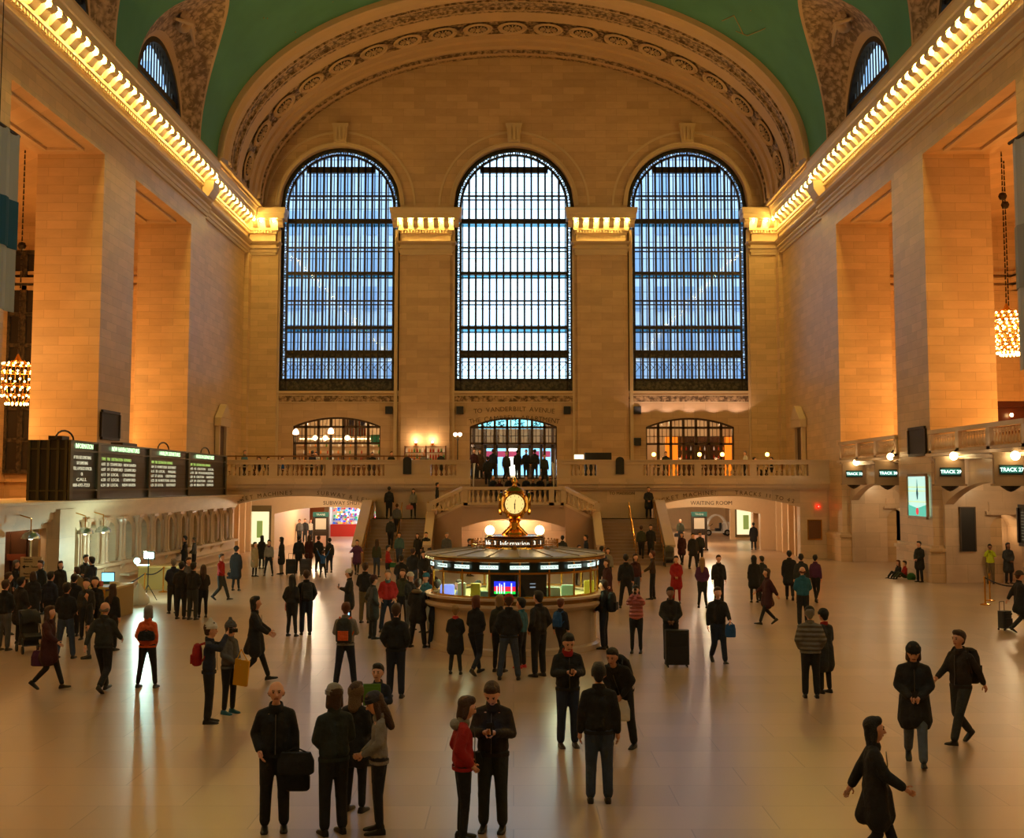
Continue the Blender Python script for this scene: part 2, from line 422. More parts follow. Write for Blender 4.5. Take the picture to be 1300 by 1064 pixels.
# mouldings round window heads, keystone brackets, sill course
m = MB()
for c in WC:
    for (r0, r1, d) in ((4.22, 4.42, .10), (5.15, 5.3, .06), (4.42, 4.5, .2)):
        rows = []
        for i in range(33):
            t = pi * i / 32
            rows.append([(c + r0 * cos(t), YF + .02, WS + r0 * sin(t)), (c + r0 * cos(t), YF - d, WS + r0 * sin(t)), (c + r1 * cos(t), YF - d, WS + r1 * sin(t)), (c + r1 * cos(t), YF + .02, WS + r1 * sin(t))])
        m.grid(rows)
    m.prism([(c - .42, 28.15), (c + .42, 28.15), (c + .50, 29.2), (c + .58, 29.5), (c - .58, 29.5), (c - .50, 29.2)], 'y', YF - .5, YF + .05)
    for k in (-.27, 0, .27): m.box(c + k - .07, c + k + .07, YF - .6, YF - .45, 28.3, 29.2)
    m.box(c - 4.3, c + 4.3, YF - .12, YF + .05, 10.55, WB); m.box(c - 4.3, c + 4.3, YF - .06, YF + .05, 9.9, 9.97); m.box(c - 4.3, c + 4.3, YF - .06, YF + .05, 10.38, 10.45)
for x in (-16.35, -8.15, -4.2, 4.2, 8.15, 16.35): m.box(x - .12, x + .12, YF - .14, YF + .05, 4.6, 22)
m.box(-7.9, -4.3, YF - .3, YF, 23.42, 23.55); m.box(4.3, 7.9, YF - .3, YF, 23.42, 23.55)
m.build('moulding', STP, WF)
m = MB()
for c in WC: m.box(c - 4.3, c + 4.3, YF - .05, YF + .02, 9.97, 10.38)
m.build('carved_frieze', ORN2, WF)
for i, (a, b, zs, r) in enumerate(LO):
    pass
# engraved lettering over the doors
INK = mat('engraved_letters', (.34, .26, .19), rough=.8)
def arc_text(body, size, xc, zc, R, Y, parent, m_=INK, space=1.0):
    """letters set along an arch of radius R whose top is at (xc, zc)"""
    w = [.62 if ch not in "IT1 LEJF" else (.34 if ch == 'I' or ch == '1' else .50) for ch in body]
    w = [{'W': .95, 'M': .85, 'A': .72, 'O': .78, 'C': .70, 'N': .74, 'G': .76, 'H': .72, 'V': .7, 'K': .68, 'D': .72, 'R': .68, 'U': .7, 'Q': .8}.get(ch, x) * size * space for ch, x in zip(body, w)]
    tot = sum(w); u = -tot / 2
    grp = None
    for ch, wi in zip(body, w):
        c = u + wi / 2; u += wi
        if ch == ' ': continue
        a = c / R
        cu = text('engraved_letter', ch, size, m_, (xc + R * sin(a), Y, zc - R + R * cos(a)), (pi / 2, a, 0), None, ext=.008)
        LET.append(cu)
LET = []
def join_letters(name, parent, label=None):
    """one lettering = one part"""
    global LET
    vs = []; fs = []
    for o in LET:
        M = Matrix.LocRotScale(o.location, o.rotation_euler, None); off = len(vs)
        vs += [tuple(M @ v.co) for v in o.data.vertices]; fs += [tuple(i + off for i in p.vertices) for p in o.data.polygons]
    me = bpy.data.meshes.new(name); me.from_pydata(vs, [], fs); me.materials.append(LET[0].data.materials[0])
    for o in LET: bpy.data.objects.remove(o)
    LET = []
    o = bpy.data.objects.new(name, me); COL.objects.link(o); o.parent = parent
    if label: o['label'] = label
    return o
arc_text('TO VANDERBILT AVENUE', .46, .05, 9.45, 24, YF - .01, WF)
arc_text('THE CAMPBELL APARTMENT', .46, .05, 8.85, 18, YF - .01, WF)
join_letters('lettering', WF, 'dark letters over the middle doors reading TO VANDERBILT AVENUE THE CAMPBELL APARTMENT')

# ---------- great windows ----------
HZ = [atY(652, y, 84)[2] for y in (249, 281, 314.5, 347, 382, 416, 447)]
CATW = glass('catwalk_glass', (.50, .74, .78), refl=.1)
def great_window(i, c):
    w = empty('window_%d' % i); struct(w, ['tall arched bronze window on the left of the end wall', 'tall arched middle window of the end wall, brightest of the three', 'tall arched bronze window on the right of the end wall'][i - 1], 'window')
    y0 = YF + .45
    R = 4.22; r = R - .56
    m = MB()
    # border: outer and inner rims
    for (ro, ri) in ((R, R - .12), (r + .10, r)):
        rows = []
        pth = [(c - ro, WB), (c - ro, WS)] + [(c - ro * cos(pi * k / 32), WS + ro * sin(pi * k / 32)) for k in range(1, 32)] + [(c + ro, WS), (c + ro, WB)]
        pti = [(c - ri, WB), (c - ri, WS)] + [(c - ri * cos(pi * k / 32), WS + ri * sin(pi * k / 32)) for k in range(1, 32)] + [(c + ri, WS), (c + ri, WB)]
        for (a, b), (e_, f) in zip(pth, pti): rows.append([(a, y0, b), (a, y0 + .25, b), (e_, y0 + .25, f), (e_, y0, f)])
        m.grid(rows, close=True)
    m.box(c - R, c + R, y0, y0 + .25, WB, WB + .12); m.box(c - R, c + R, y0, y0 + .25, 11.45, 11.62)
    # mullions
    xs = [c - r + 2 * r * k / 15 for k in range(1, 15)]
    for x in xs:
        zt = WS + sqrt(max(0, r * r - (x - c) ** 2))
        m.box(x - .065, x + .065, y0 - .04, y0 + .22, 11.5, zt + .03)
    for z, h in zip(HZ, (.05, .17, .05, .11, .05, .11, .12)):
        wd = r if z <= WS else sqrt(r * r - (z - WS) ** 2)
        m.box(c - wd, c + wd, y0 - .02, y0 + .2, z - h, z + h)
        if h == .05 or h == .11: m.box(c - wd, c + wd, y0 + .02, y0 + .16, z - h - .26, z - h - .18)
    for dz in (.3, .6):
        z = HZ[-1] - dz - .1; m.box(c - r, c + r, y0 + .02, y0 + .12, z - .03, z + .03)
    z = atY(652, 214, 84)[2]; wd = sqrt(r * r - (z - WS) ** 2); m.box(c - wd, c + wd, y0 - .04, y0 + .3, z - .32, z + .1)
    m.build('frame', BRZ, w)
    # pierced scroll border (medallions and scrolls) and bottom panel
    m = MB(); rm = R - .34
    L1 = WS - WB; tot = 2 * L1 + pi * rm; n = 74
    for k in range(n):
        t = (k + .5) / n * tot
        if t < L1: x, z = c - rm, WB + t
        elif t < L1 + pi * rm: a = (t - L1) / rm; x, z = c - rm * cos(a), WS + rm * sin(a)
        else: x, z = c + rm, WS - (t - L1 - pi * rm)
        if z < 11.6: continue
        rr = .19
        rows = []
        for j in range(12):
            a = 2 * pi * j / 12
            rows.append([(x + rr * cos(a), y0 + .06, z + rr * sin(a)), (x + rr * cos(a), y0 + .14, z + rr * sin(a)), (x + (rr - .07) * cos(a), y0 + .14, z + (rr - .07) * sin(a)), (x + (rr - .07) * cos(a), y0 + .06, z + (rr - .07) * sin(a))])
        rows.append(rows[0]); m.grid(rows, close=True)
        for q in range(2):
            a = pi * q / 2 + pi / 4 + k; m.tube((x - rr * cos(a), y0 + .1, z - rr * sin(a)), (x + rr * cos(a), y0 + .1, z + rr * sin(a)), .03, .03, 4)
    m.box(c - R + .1, c + R - .1, y0 + .05, y0 + .15, WB + .1, 11.5)
    for (ro, ri) in ((R - .05, R - .27), (r + .17, r + .05)):
        P0 = [(c - ro, 11.4), (c - ro, WS)] + [(c - ro * cos(pi * k / 32), WS + ro * sin(pi * k / 32)) for k in range(1, 32)] + [(c + ro, WS), (c + ro, 11.4)]
        P1_ = [(c - ri, 11.4), (c - ri, WS)] + [(c - ri * cos(pi * k / 32), WS + ri * sin(pi * k / 32)) for k in range(1, 32)] + [(c + ri, WS), (c + ri, 11.4)]
        m.grid([[(a, y0 + .12, b), (a, y0 + .18, b), (e_, y0 + .18, f), (e_, y0 + .12, f)] for (a, b), (e_, f) in zip(P0, P1_)], close=True)
    # small arches and diamonds in the lowest tier
    for a, b in zip([c - r] + xs, xs + [c + r]):
        mx = (a + b) / 2; h = (b - a) / 2; z1 = HZ[-1] - .75
        m.box(a, b, y0 + .06, y0 + .14, z1 + .35, HZ[-1] - .1)
        for sg in (-1, 1):
            m.tube((mx + sg * h, y0 + .1, z1), (mx, y0 + .1, z1 - .32), .025, .025, 4); m.tube((mx + sg * h, y0 + .1, z1 - .64), (mx, y0 + .1, z1 - .32), .025, .025, 4)
    m.build('scrollwork', BRZO, w)
    # glass, inner
    def pane(name, y, RR, mat_):
        g = MB(); pth = [(c - RR, WB), (c - RR, WS)] + [(c - RR * cos(pi * k / 32), WS + RR * sin(pi * k / 32)) for k in range(1, 32)] + [(c + RR, WS), (c + RR, WB)]
        g.poly([(x, y, z) for x, z in pth]); return g.build(name, mat_, w)
    pane('glass_pane', y0 + .1, R, GLS)
    # outer window layer and the catwalks between the two
    y1 = y0 + 1.5
    m = MB()
    for x in [c - 4.5] + [c - r + 2 * r * k / 15 for k in range(0, 16)] + [c + 4.5]: m.box(x - .035, x + .035, y1, y1 + .08, WB - .5, WS + 4.6)
    for k in range(15):
        z = WB + k * 1.2; m.box(c - 5, c + 5, y1, y1 + .05, z, z + .03)
    m.build('outer_frame', BRZ, w)
    m = MB()
    for z in (HZ[1], HZ[3], HZ[5]): m.box(c - 5.2, c + 5.2, y0 + .3, y1, z - .1, z - .02)
    m.build('catwalk', CATW, w)
    return w
for i, c in enumerate(WC): great_window(i + 1, c)
# box tunnel between both window layers
m = MB()
for c in WC:
    for sx in (-5.1, 5.1): m.box(c + sx - .05, c + sx + .05, YF + 1.1, YF + 2.2, WB - .6, 29)
m.box(-18, 18, YF + 1.05, YF + 2.2, WB - .7, WB - .55); m.box(-18, 18, YF + 1.05, YF + 2.3, 28.9, 29.1)
struct(m.build('trim_7', STP), 'stone returns between the two window layers', 'trim')

# ---------- vault ----------
def rimw(d): return 5.75 * (max(0., 1 - (d / 33.) ** 2)) ** .75
v = MB(); YCs = [2.6 - 14.6 + 14.6 * k for k in range(0, 5)]     # bay centres ... 61.0
YCs = [61.0 - 14.6 * k for k in range(0, 5)]
degs = [0, 3, 6, 9, 12, 15, 18, 21, 24, 27, 29, 31, 32, 32.7, 33]
for k, yc in enumerate(YCs):
    lo = yc - 7.3; hi = YB if k == 0 else yc + 7.3
    if k == 4: lo = YE
    for s in (0, 1):
        dd = [(180 - d) if s else d for d in degs]
        v.grid([[vault(D, lo), vault(D, yc - rimw(d))] for D, d in zip(dd, degs)])
        v.grid([[vault(D, yc + rimw(d)), vault(D, hi)] for D, d in zip(dd, degs)])
    v.grid([[vault(33 + 114 * j / 30, lo), vault(33 + 114 * j / 30, hi)] for j in range(31)])
CEIL = v.build('ceiling', TURQ, smooth=True); struct(CEIL, 'green painted barrel vault with faint gold star figures', 'ceiling')
# gilt star figures on the vault
m = MB(); gm = mat('gilt_lines', (.58, .50, .28), rough=.5)
def vp(deg, Y): x, y, z = vault(deg, Y, -.03); return Vector((x, y, z))
figs = [[(47, 66), (52, 65), (50, 62.5), (55, 61.5), (58, 64), (54, 66)], [(40, 69), (44, 67.5), (46, 69)], [(60, 66), (64, 63), (62, 60)], [(36, 66.5), (39, 68.8), (42, 69.2)],
        [(120, 64), (126, 66), (130, 63), (135, 65.5)], [(110, 60), (116, 62), (119, 58)]]
for f in figs:
    pts = []
    for a, b in zip(f[:-1], f[1:]):
        for t in range(5): pts.append(vp(a[0] + (b[0] - a[0]) * t / 5, a[1] + (b[1] - a[1]) * t / 5))
    pts.append(vp(*f[-1])); m.path(pts, .025, 4)
for k in range(90):
    p = vp(random.uniform(36, 144), random.uniform(40, 70)); m.ball(p, random.uniform(.02, .045), 5)
m.build('star_figures', gm, CEIL)
# lunette cells: ornamented surface from the window arch to the rim on the vault
RW = 4.05; wz = 23.2
wn = 8
for k, yc in enumerate(YCs[:3]):
    for s in (-1, 1):
        rim = []; win = []
        N_ = 32
        dl = degs
        left = [(d, -rimw(d)) for d in dl]; right = [(d, rimw(d)) for d in dl][::-1][1:]
        allr = left + right; n = len(allr)
        for i, (d, wv) in enumerate(allr):
            D = d if s > 0 else 180 - d
            rim.append(Vector(vault(D, yc + wv)))
            t = pi * i / (n - 1); win.append(Vector((s * (XW + .1), yc + .5 - RW * cos(t), wz + RW * sin(t))))
        m = MB(); rows = []
        for a, b in zip(rim, win):
            r_ = []
            for q in (0, .06, .33, .65, .90, 1.):
                p = a.lerp(b, q); bulge = sin(pi * q) * .5
                r_.append((p.x, p.y, p.z + bulge * (1 if a.z > 24 else 0)))
            rows.append(r_)
        rows2 = [[r_[0], r_[1]] for r_ in rows]; m.grid(rows2, 1)
        m.grid([r_[1:5] for r_ in rows], 0); m.grid([r_[4:] for r_ in rows], 1)
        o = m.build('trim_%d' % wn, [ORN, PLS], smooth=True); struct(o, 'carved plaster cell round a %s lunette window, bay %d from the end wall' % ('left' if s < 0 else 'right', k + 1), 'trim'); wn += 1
        # cartouche and shell hood carved over the window
        m = MB(); cx = s * 16.6
        base = Vector((s * (XW - .9), yc + .3, 27.9))
        for j in range(9):
            a = pi * (j - 4) / 10
            m.tube(base, base + Vector((-s * .5, 1.1 * sin(a), .9 * cos(a))), .10, .16, 6)
        m.ball(base + Vector((-s * .2, 0, .2)), .42, 10); m.ball(base + Vector((-s * .3, 0, .75)), .24, 8)
        m.tube(base + Vector((-s * .3, -1.9, -.2)), base + Vector((-s * .6, 0, .3)), .08, .16, 6); m.tube(base + Vector((-s * .3, 1.9, -.2)), base + Vector((-s * .6, 0, .3)), .08, .16, 6)
        m.build('cartouche', PLS, o, smooth=True)
        # window
        w = empty('window_%d' % (3 + wn - 8)); struct(w, 'blue lit lunette window high on the %s side, bay %d from the end wall' % ('left' if s < 0 else 'right', k + 1), 'window')
        g = MB(); xx = s * (XW + .35)
        g.poly([(xx, yc + .5 - RW * cos(pi * i / 24), wz + RW * sin(pi * i / 24)) for i in range(25)]); g.build('glass_pane', GLS, w)
        f = MB()
        rows = []
        for i in range(25):
            a = pi * i / 24; R0, R1 = RW + .1, RW - .22
            rows.append([(s * (XW + q), yc + .5 - R_ * cos(a), wz + R_ * sin(a)) for R_, q in ((R0, .05), (R0, .6), (R1, .6), (R1, .05))])
        f.grid(rows, close=True)
        for i in range(1, 17):
            y = -RW + 2 * RW * i / 17; h = sqrt(RW * RW - y * y); f.box(xx - .03, xx + .03, yc + .5 + y - .05, yc + .5 + y + .05, wz, wz + h)
        f.box(xx - .15, xx + .15, yc + .5 - RW, yc + .5 + RW, wz + 1.55, wz + 1.85); f.box(xx - .15, xx + .15, yc + .5 - RW, yc + .5 + RW, wz - .2, wz + .3)
        f.build('frame', BRZ, w)
# upper side walls between the lunettes (behind the vault springing)
m = MB()
for s in (-1, 1):
    for k, yc in enumerate(YCs):
        hi = YB if k == 0 else yc + 7.3; lo = yc - 7.3 if k < 4 else YE
        c0 = yc + .5
        for a, b in ((lo, c0 - RW), (c0 + RW, hi)): m.box(s * (XW + .1), s * (XW + .5), a, b, 23.3, 29)
        rows = []
        for i in range(25):
            a = pi * i / 24; rows.append([(s * (XW + .1), c0 - RW * cos(a), wz + RW * sin(a)), (s * (XW + .1), c0 - RW * cos(a), 29)])
        m.grid(rows)
struct(m.build('trim_%d' % wn, PLS), 'plaster wall behind the lunettes', 'trim'); wn += 1

# ---------- broad ornamented arch before the end wall ----------
# (offset from the end wall in metres, radial drop, material index 0 plain 1 carved)
bands = [(0, .0, 0), (.25, .0, 1), (1.35, .0, 1), (1.36, .35, 0), (1.8, .35, 0), (1.85, .2, 1), (2.7, .2, 1), (2.75, .45, 0), (3.0, .45, 0), (3.05, .3, 0), (3.9, .3, 0), (3.95, .15, 0), (4.9, .15, 0), (4.95, .0, 1), (7.0, .0, 1), (7.05, .12, 0), (8.9, .12, 0),
         (8.95, .3, 1), (9.45, .3, 1), (9.5, .4, 0), (9.6, .4, 0), (9.65, .25, 1), (10.7, .25, 1), (10.75, .38, 0), (10.85, .38, 0), (10.9, .25, 1), (11.3, .25, 1), (11.4, .45, 0), (11.6, .5, 0), (12.2, .5, 0), (12.6, .35, 0), (12.9, .35, 0), (12.9, -.1, 0)]
m = MB()
for (a, da, _), (b, db, mi) in zip(bands[:-1], bands[1:]):
    m.grid([[vault(180 * j / 64, YF - a, -da), vault(180 * j / 64, YF - b, -db)] for j in range(65)], mi)
# pedestals down to the cornice; strip and tall side wall added against sky leaks
for s in (-1, 1): m.box(s * 17.58, s * 18.8, YE, YF, 23.3, 23.6); m.box(s * 17.85, s * 19, YB - .1, YF + .5, 23.3, 31); m.box(s * 17.38, s * 18, YB + .05, YF, 23.44, 23.6)
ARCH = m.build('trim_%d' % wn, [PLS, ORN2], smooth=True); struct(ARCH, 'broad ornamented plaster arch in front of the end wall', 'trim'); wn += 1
# rosettes
m = MB(); m.lathe([(.62, 0), (.74, .06), (.86, .02), (.92, .10), (.98, .0)], n=28, cap=False)
for j in range(14):
    a = 2 * pi * j / 14; m.tube((.20 * cos(a), .20 * sin(a), .03), (.56 * cos(a), .56 * sin(a), .06), .018, .05, 5)
m.ball((0, 0, .05), .17, 10)
m.lathe([(.0001, .012), (.66, .012)], n=20, mi=1, cap=False)  # flat dark disc in place of the hole behind the petals
RM = None; ry = YF - 5.95
S_ = []
acc = 0; pts = [(d / 4, Vector(vault(d / 4, ry))) for d in range(0, 721)]
L_ = [0]
for a, b in zip(pts[:-1], pts[1:]): L_.append(L_[-1] + (b[1] - a[1]).length)
nr = 19
import bisect
for j in range(nr):
    t = L_[-1] * (j + .62) / (nr + .24); i = bisect.bisect(L_, t); d = pts[min(i, 720)][0]
    p = Vector(vault(d, ry, -.17)); td = radians(d)
    nrm = Vector((-cos(td) / VA, 0, -sin(td) / VB_)).normalized()
    q = nrm.to_track_quat('Z', 'Y')
    if RM is None: RM = m.build('rosette', [PLS, mat('dark_rosette_disc', (.16, .12, .09), rough=.9)], ARCH, smooth=True); o = RM
    else: o = copy_obj(RM, ARCH)
    o.location = p; o.rotation_mode = 'QUATERNION'; o.rotation_quaternion = q; o.scale = (1, 1.0, 1)
# ribs of square ornament on the inner band
m = MB()
for j in range(1, 30):
    d = 180 * j / 30; p = Vector(vault(d, YF - .8, -.05)); td = radians(d); nrm = Vector((-cos(td) / VA, 0, -sin(td) / VB_)).normalized(); tan_ = Vector((0, 1, 0)).cross(nrm)
    for k in range(5):
        a = pi * 2 * k / 5; m.tube(p - (tan_ * cos(a) * .45 + Vector((0, 1, 0)) * sin(a) * .35), p + (tan_ * cos(a) * .45 + Vector((0, 1, 0)) * sin(a) * .35), .05, .05, 4)
m.build('relief_sprays', PLS, ARCH)
# ---------- balcony across the end wall ----------
BAL_L = [(-17.1, -14.2), (-13.7, -10.9), (-10.5, -7.5), (-4.8, -3.3)]
BAL_R = [(3.3, 4.8), (7.5, 10.5), (10.9, 13.7), (14.1, 17.1)]
m = MB()
m.box(-18.4, -2.5, YB, YF + .1, 4.3, 4.6); m.box(2.5, 18.4, YB, YF + .1, 4.3, 4.6); m.box(-2.6, 2.6, 73.4, YF + 4, 4.3, 4.6)
o = m.build('floor_balcony', STL); struct(o, 'balcony floor in front of the end wall', 'floor')
aL = seg(-16.6, -8.0, 2.98, .62); aR = seg(8.0, 16.6, 2.98, .62)
m = MB(); wall_open(m, -18.4, 18.4, 0, 4.5, [(-16.6, -8.0, 0, aL, 16), (8.0, 16.6, 0, aR, 16), (-2.5, 2.5, 2.2, lambda u: 4.5, 2)], YB, YB + .8, PY, step=1.2)
for x0, x1 in ((-18.4, -2.5), (2.5, 18.4)):
    m.box(x0, x1, YB - .16, YB + .1, 3.95, 4.08); m.box(x0, x1, YB - .28, YB + .1, 4.08, 4.28); m.box(x0, x1, YB - .38, YB + .1, 4.28, 4.42); m.box(x0, x1, YB - .30, YB + .1, 4.42, 4.62)
for xc in (-12.3, 12.3): m.box(xc - .55, xc + .55, YB - .06, YB + .1, 3.62, 3.95)
WB_ = m.build('wall_balcony', STL); struct(WB_, 'balcony front wall with a wide low arch on each side of the stairs', 'wall')
def chord_R(c, h=8.6): return None
for xc, body in ((-14.7, 'TICKET MACHINES'), (-9.9, 'SUBWAY & LEX'), (10.0, 'TICKET MACHINES'), (14.6, 'TRACKS 11 TO 42')):
    # follow the arch
    ca = -12.3 if xc < 0 else 12.3
    dx = xc - ca; R = 15.6
    w = .33
    n = len(body); tot = sum({'I': .17, ' ': .16, '1': .2, 'M': .36, 'W': .4}.get(ch, .27) for ch in body); u = -tot / 2
    for ch in body:
        wi = {'I': .17, ' ': .16, '1': .2, 'M': .36, 'W': .4}.get(ch, .27); c = (u + wi / 2) + dx; u += wi
        if ch == ' ': continue
        a = c / R
        LET.append(text('engraved_letter', ch, w, INK, (ca + R * sin(a), YB - .012, 3.80 - R + R * cos(a)), (pi / 2, a, 0), None, ext=.008))
    join_letters('lettering', WB_, 'dark carved letters on the balcony front reading ' + body)
LET.append(text('engraved_letter', 'TO MADISON', .24, INK, (6.3, YB - .012, 3.75), ROTF)); join_letters('lettering', WB_)
# baluster
def balus_prof(h): return [(.0, 0), (.085, 0), (.085, .06 * h), (.05, .10 * h), (.10, .28 * h), (.085, .42 * h), (.045, .62 * h), (.04, .72 * h), (.07, .80 * h), (.045, .84 * h), (.08, .92 * h), (.08, h), (0, h)]
bm_ = MB(); bm_.lathe(balus_prof(.66), n=8, cap=False)
BALUS = None
def balusters(parent, pts):
    global BALUS
    for p in pts:
        if BALUS is None: BALUS = bm_.build('baluster', STP, parent, smooth=True); BALUS.location = p
        else:
            c = copy_obj(BALUS, parent, p); c.scale = (1, 1, 1)
def balustrade(name, groups, x0, x1, label):
    m = MB(); z0 = 4.6
    m.box(x0, x1, YB - .22, YB + .22, z0, z0 + .17); m.box(x0, x1, YB - .24, YB + .24, z0 + .83, z0 + .93); m.box(x0, x1, YB - .20, YB + .20, z0 + .93, z0 + 1.05); m.box(x0, x1, YB - .26, YB + .26, z0 + 1.02, z0 + 1.1)
    e = [x0] + [q for g in groups for q in g] + [x1]
    for a, b in zip(e[0::2], e[1::2]):
        m.box(a, b, YB - .19, YB + .19, z0 + .1, z0 + .9)
        if b - a > 1: m.box(a + .25, b - .25, YB - .21, YB - .1, z0 + .28, z0 + .72)
    o = m.build(name, STM); tag(o, label, 'balustrade')
    pts = []
    for a, b in groups:
        n = int(round((b - a) / .29)); pts += [(a + (b - a) * (i + .5) / n, YB, z0 + .17) for i in range(n)]
    balusters(o, pts); return o
balustrade('balustrade', BAL_L, -18.3, -2.5, 'stone balustrade of the balcony left of the middle stairs')
balustrade('balustrade', BAL_R, 2.5, 18.3, 'stone balustrade of the balcony right of the middle stairs')

# ---------- the double staircase ----------
STEP = mat('stair_marble', (.62, .52, .45), rough=.4, var=.1)
ZL = 2.33; ZP = 3.15
for s in (-1, 1):
    m = MB(); n = 14
    for i in range(n):
        z = ZL * (i + 1) / n; y = 64.7 + 4.0 * i / n
        m.box(s * 4.7, s * 8.05, y, 70.6, z - ZL / n, z - .03); m.box(s * 4.7, s * 8.05, y - .03, 70.6, z - .03, z)
    m.box(s * 4.7, s * 8.4, 68.7, 70.6, 0, ZL)
    for i in range(5):     # short flight turning in to the middle platform
        z = ZL + (ZP - ZL) * (i + 1) / 5; m.box(s * (2.9 + .30 * (4 - i)), s * 2.5, 68.4, 70.6, ZL - .3, z)
    m.box(s * 4.7, s * 4.2, 68.4, 70.6, 0, ZL)
    o = m.build('staircase', STEP); tag(o, 'flight of dark worn steps rising to the %s landing' % ('left' if s < 0 else 'right'), 'stairs')
    def parapet(x0, x1, ya, za, yb, zb, yc):
        q = MB(); q.prism([(ya, 0), (ya, za), (yb, zb), (yc, zb), (yc, 0)], 'x', x0, x1)
        q.prism([(ya - .06, za - .02), (ya - .06, za + .1), (yb, zb + .1), (yc, zb + .1), (yc, zb), (yb, zb)], 'x', x0 - .07, x1 + .07)
        q.box(x0 - .05, x1 + .05, ya - .12, ya + .4, 0, .45)
        return q
    parapet(*sorted((s * 8.05, s * 8.45)), 64.2, 1.0, 68.7, 3.3, 70.6).build('parapet', STM, o)
    parapet(*sorted((s * 4.4, s * 4.72)), 64.2, 1.0, 67.9, 3.0, 68.3).build('parapet', STM, o)
    for xr, zz in ((s * 7.95, .95), (s * 4.82, .95), (s * (6.3 if s < 0 else 6.5), .9)):
        q = MB()
        q.path([(xr, 64.3, zz), (xr, 64.75, zz), (xr, 68.7, ZL + zz), (xr, 69.1, ZL + zz)], .03, 8)
        for t in (0, .33, .66, 1.):
            y = 64.8 + 3.9 * t; z = ZL * t
            q.tube((xr, y, z), (xr, y, z + zz), .018, n=6)
        q.build('handrail', BRASS, o, smooth=True)
# middle block
m = MB(); XA = 2.75
arch = seg(-2.8, 2.8, 1.95, .48)
wall_open(m, -2.8, 2.8, 0, ZP, [(-2.8 + .001, 2.8 - .001, 0, arch, 14)], 66.0, 66.5, PY, step=2)
for s in (-1, 1):
    P_ = lambda u, v, w: (s * (2.8 + 1.75 * u), 66.0 + 1.3 * u + w, v)
    m.quad(P_(0, 0, 0), P_(1, 0, 0), P_(1, 2.3, 0), P_(0, ZP, 0)); m.quad(P_(0, 0, .5), P_(1, 0, .5), P_(1, 2.3, .5), P_(0, ZP, .5))
    m.quad(P_(0, ZP, 0), P_(1, 2.3, 0), P_(1, 2.3, .5), P_(0, ZP, .5))
    m.box(s * 4.45, s * 4.75, 67.3, 70.6, 0, 2.3)
m.box(-2.9, 2.9, 66.2, 70.7, ZP - .25, ZP); m.box(-2.8, 2.8, 66., 66.1, ZP - .1, ZP)
m.box(-2.8, 2.8, 65.9, 66.1, ZP - .12, ZP - .02)
# moulded line on the curved wall
o = m.build('stair_block', STR); tag(o, 'bowed grey marble block carrying the middle landing, with an arch under it', 'stairs')
MIDB = o
q = MB(); n = 9
for i in range(n):
    z = ZP + (4.6 - ZP) * (i + 1) / n; q.box(-2.5, 2.5, 70.7 + .3 * i, 73.5, z - .17, z)
o2 = q.build('staircase', STEP); tag(o2, 'middle steps going up from the landing to the balcony doors', 'stairs')
for s in (-1, 1):
    q = MB(); q.box(s * 2.3, s * 2.36, 70.6, 70.66, ZP, 5.5); q.path([(s * 2.33, 70.6, 5.45 - .9), (s * 2.33, 73.4, 5.6)], .03, 6); q.build('handrail', WHITE, o2)
# balustrade on the block
m = MB()
m.box(-2.75, 2.75, 65.92, 66.24, ZP, ZP + .14); m.box(-2.8, 2.8, 65.86, 66.3, ZP + .83, ZP + 1.0)
for x in (-2.62, 2.05, 2.7): m.box(x - .14, x + .14, 65.92, 66.24, ZP, ZP + .9)
rows = []
for s in (-1, 1):
    for (za, zb, g) in ((ZP + .83, ZP + 1.0, .2), (ZP - .02, ZP + .14, .16)):
        A = (s * 2.8, 66.05, 0); B = (s * 4.55, 67.4, 0); dz = -.85
        vs = []
        for (px_, py_, dd) in ((A[0], A[1], 0), (B[0], B[1], dz)):
            for oy in (-g, g):
                for z in (za, zb): vs.append((px_ + s * oy * .5, py_ + oy, z + dd))
        m.add(vs, [(0, 1, 3, 2), (4, 6, 7, 5), (0, 4, 5, 1), (2, 3, 7, 6), (1, 5, 7, 3), (0, 2, 6, 4)])
    m.box(s * 4.42, s * 4.78, 67.25, 67.65, 0, 3.25)
o = m.build('balustrade', STM); tag(o, 'bowed balustrade of the middle landing above the booth clock', 'balustrade')
pts = [(-2.35 + 4.2 * (i + .5) / 15, 66.08, ZP + .14) for i in range(15)] + [(2.35, 66.08, ZP + .14)]
for s in (-1, 1):
    for i in range(6):
        t = (i + .6) / 6.4; pts.append((s * (2.8 + 1.75 * t), 66.05 + 1.35 * t, ZP + .14 - .85 * t))
balusters(o, pts)

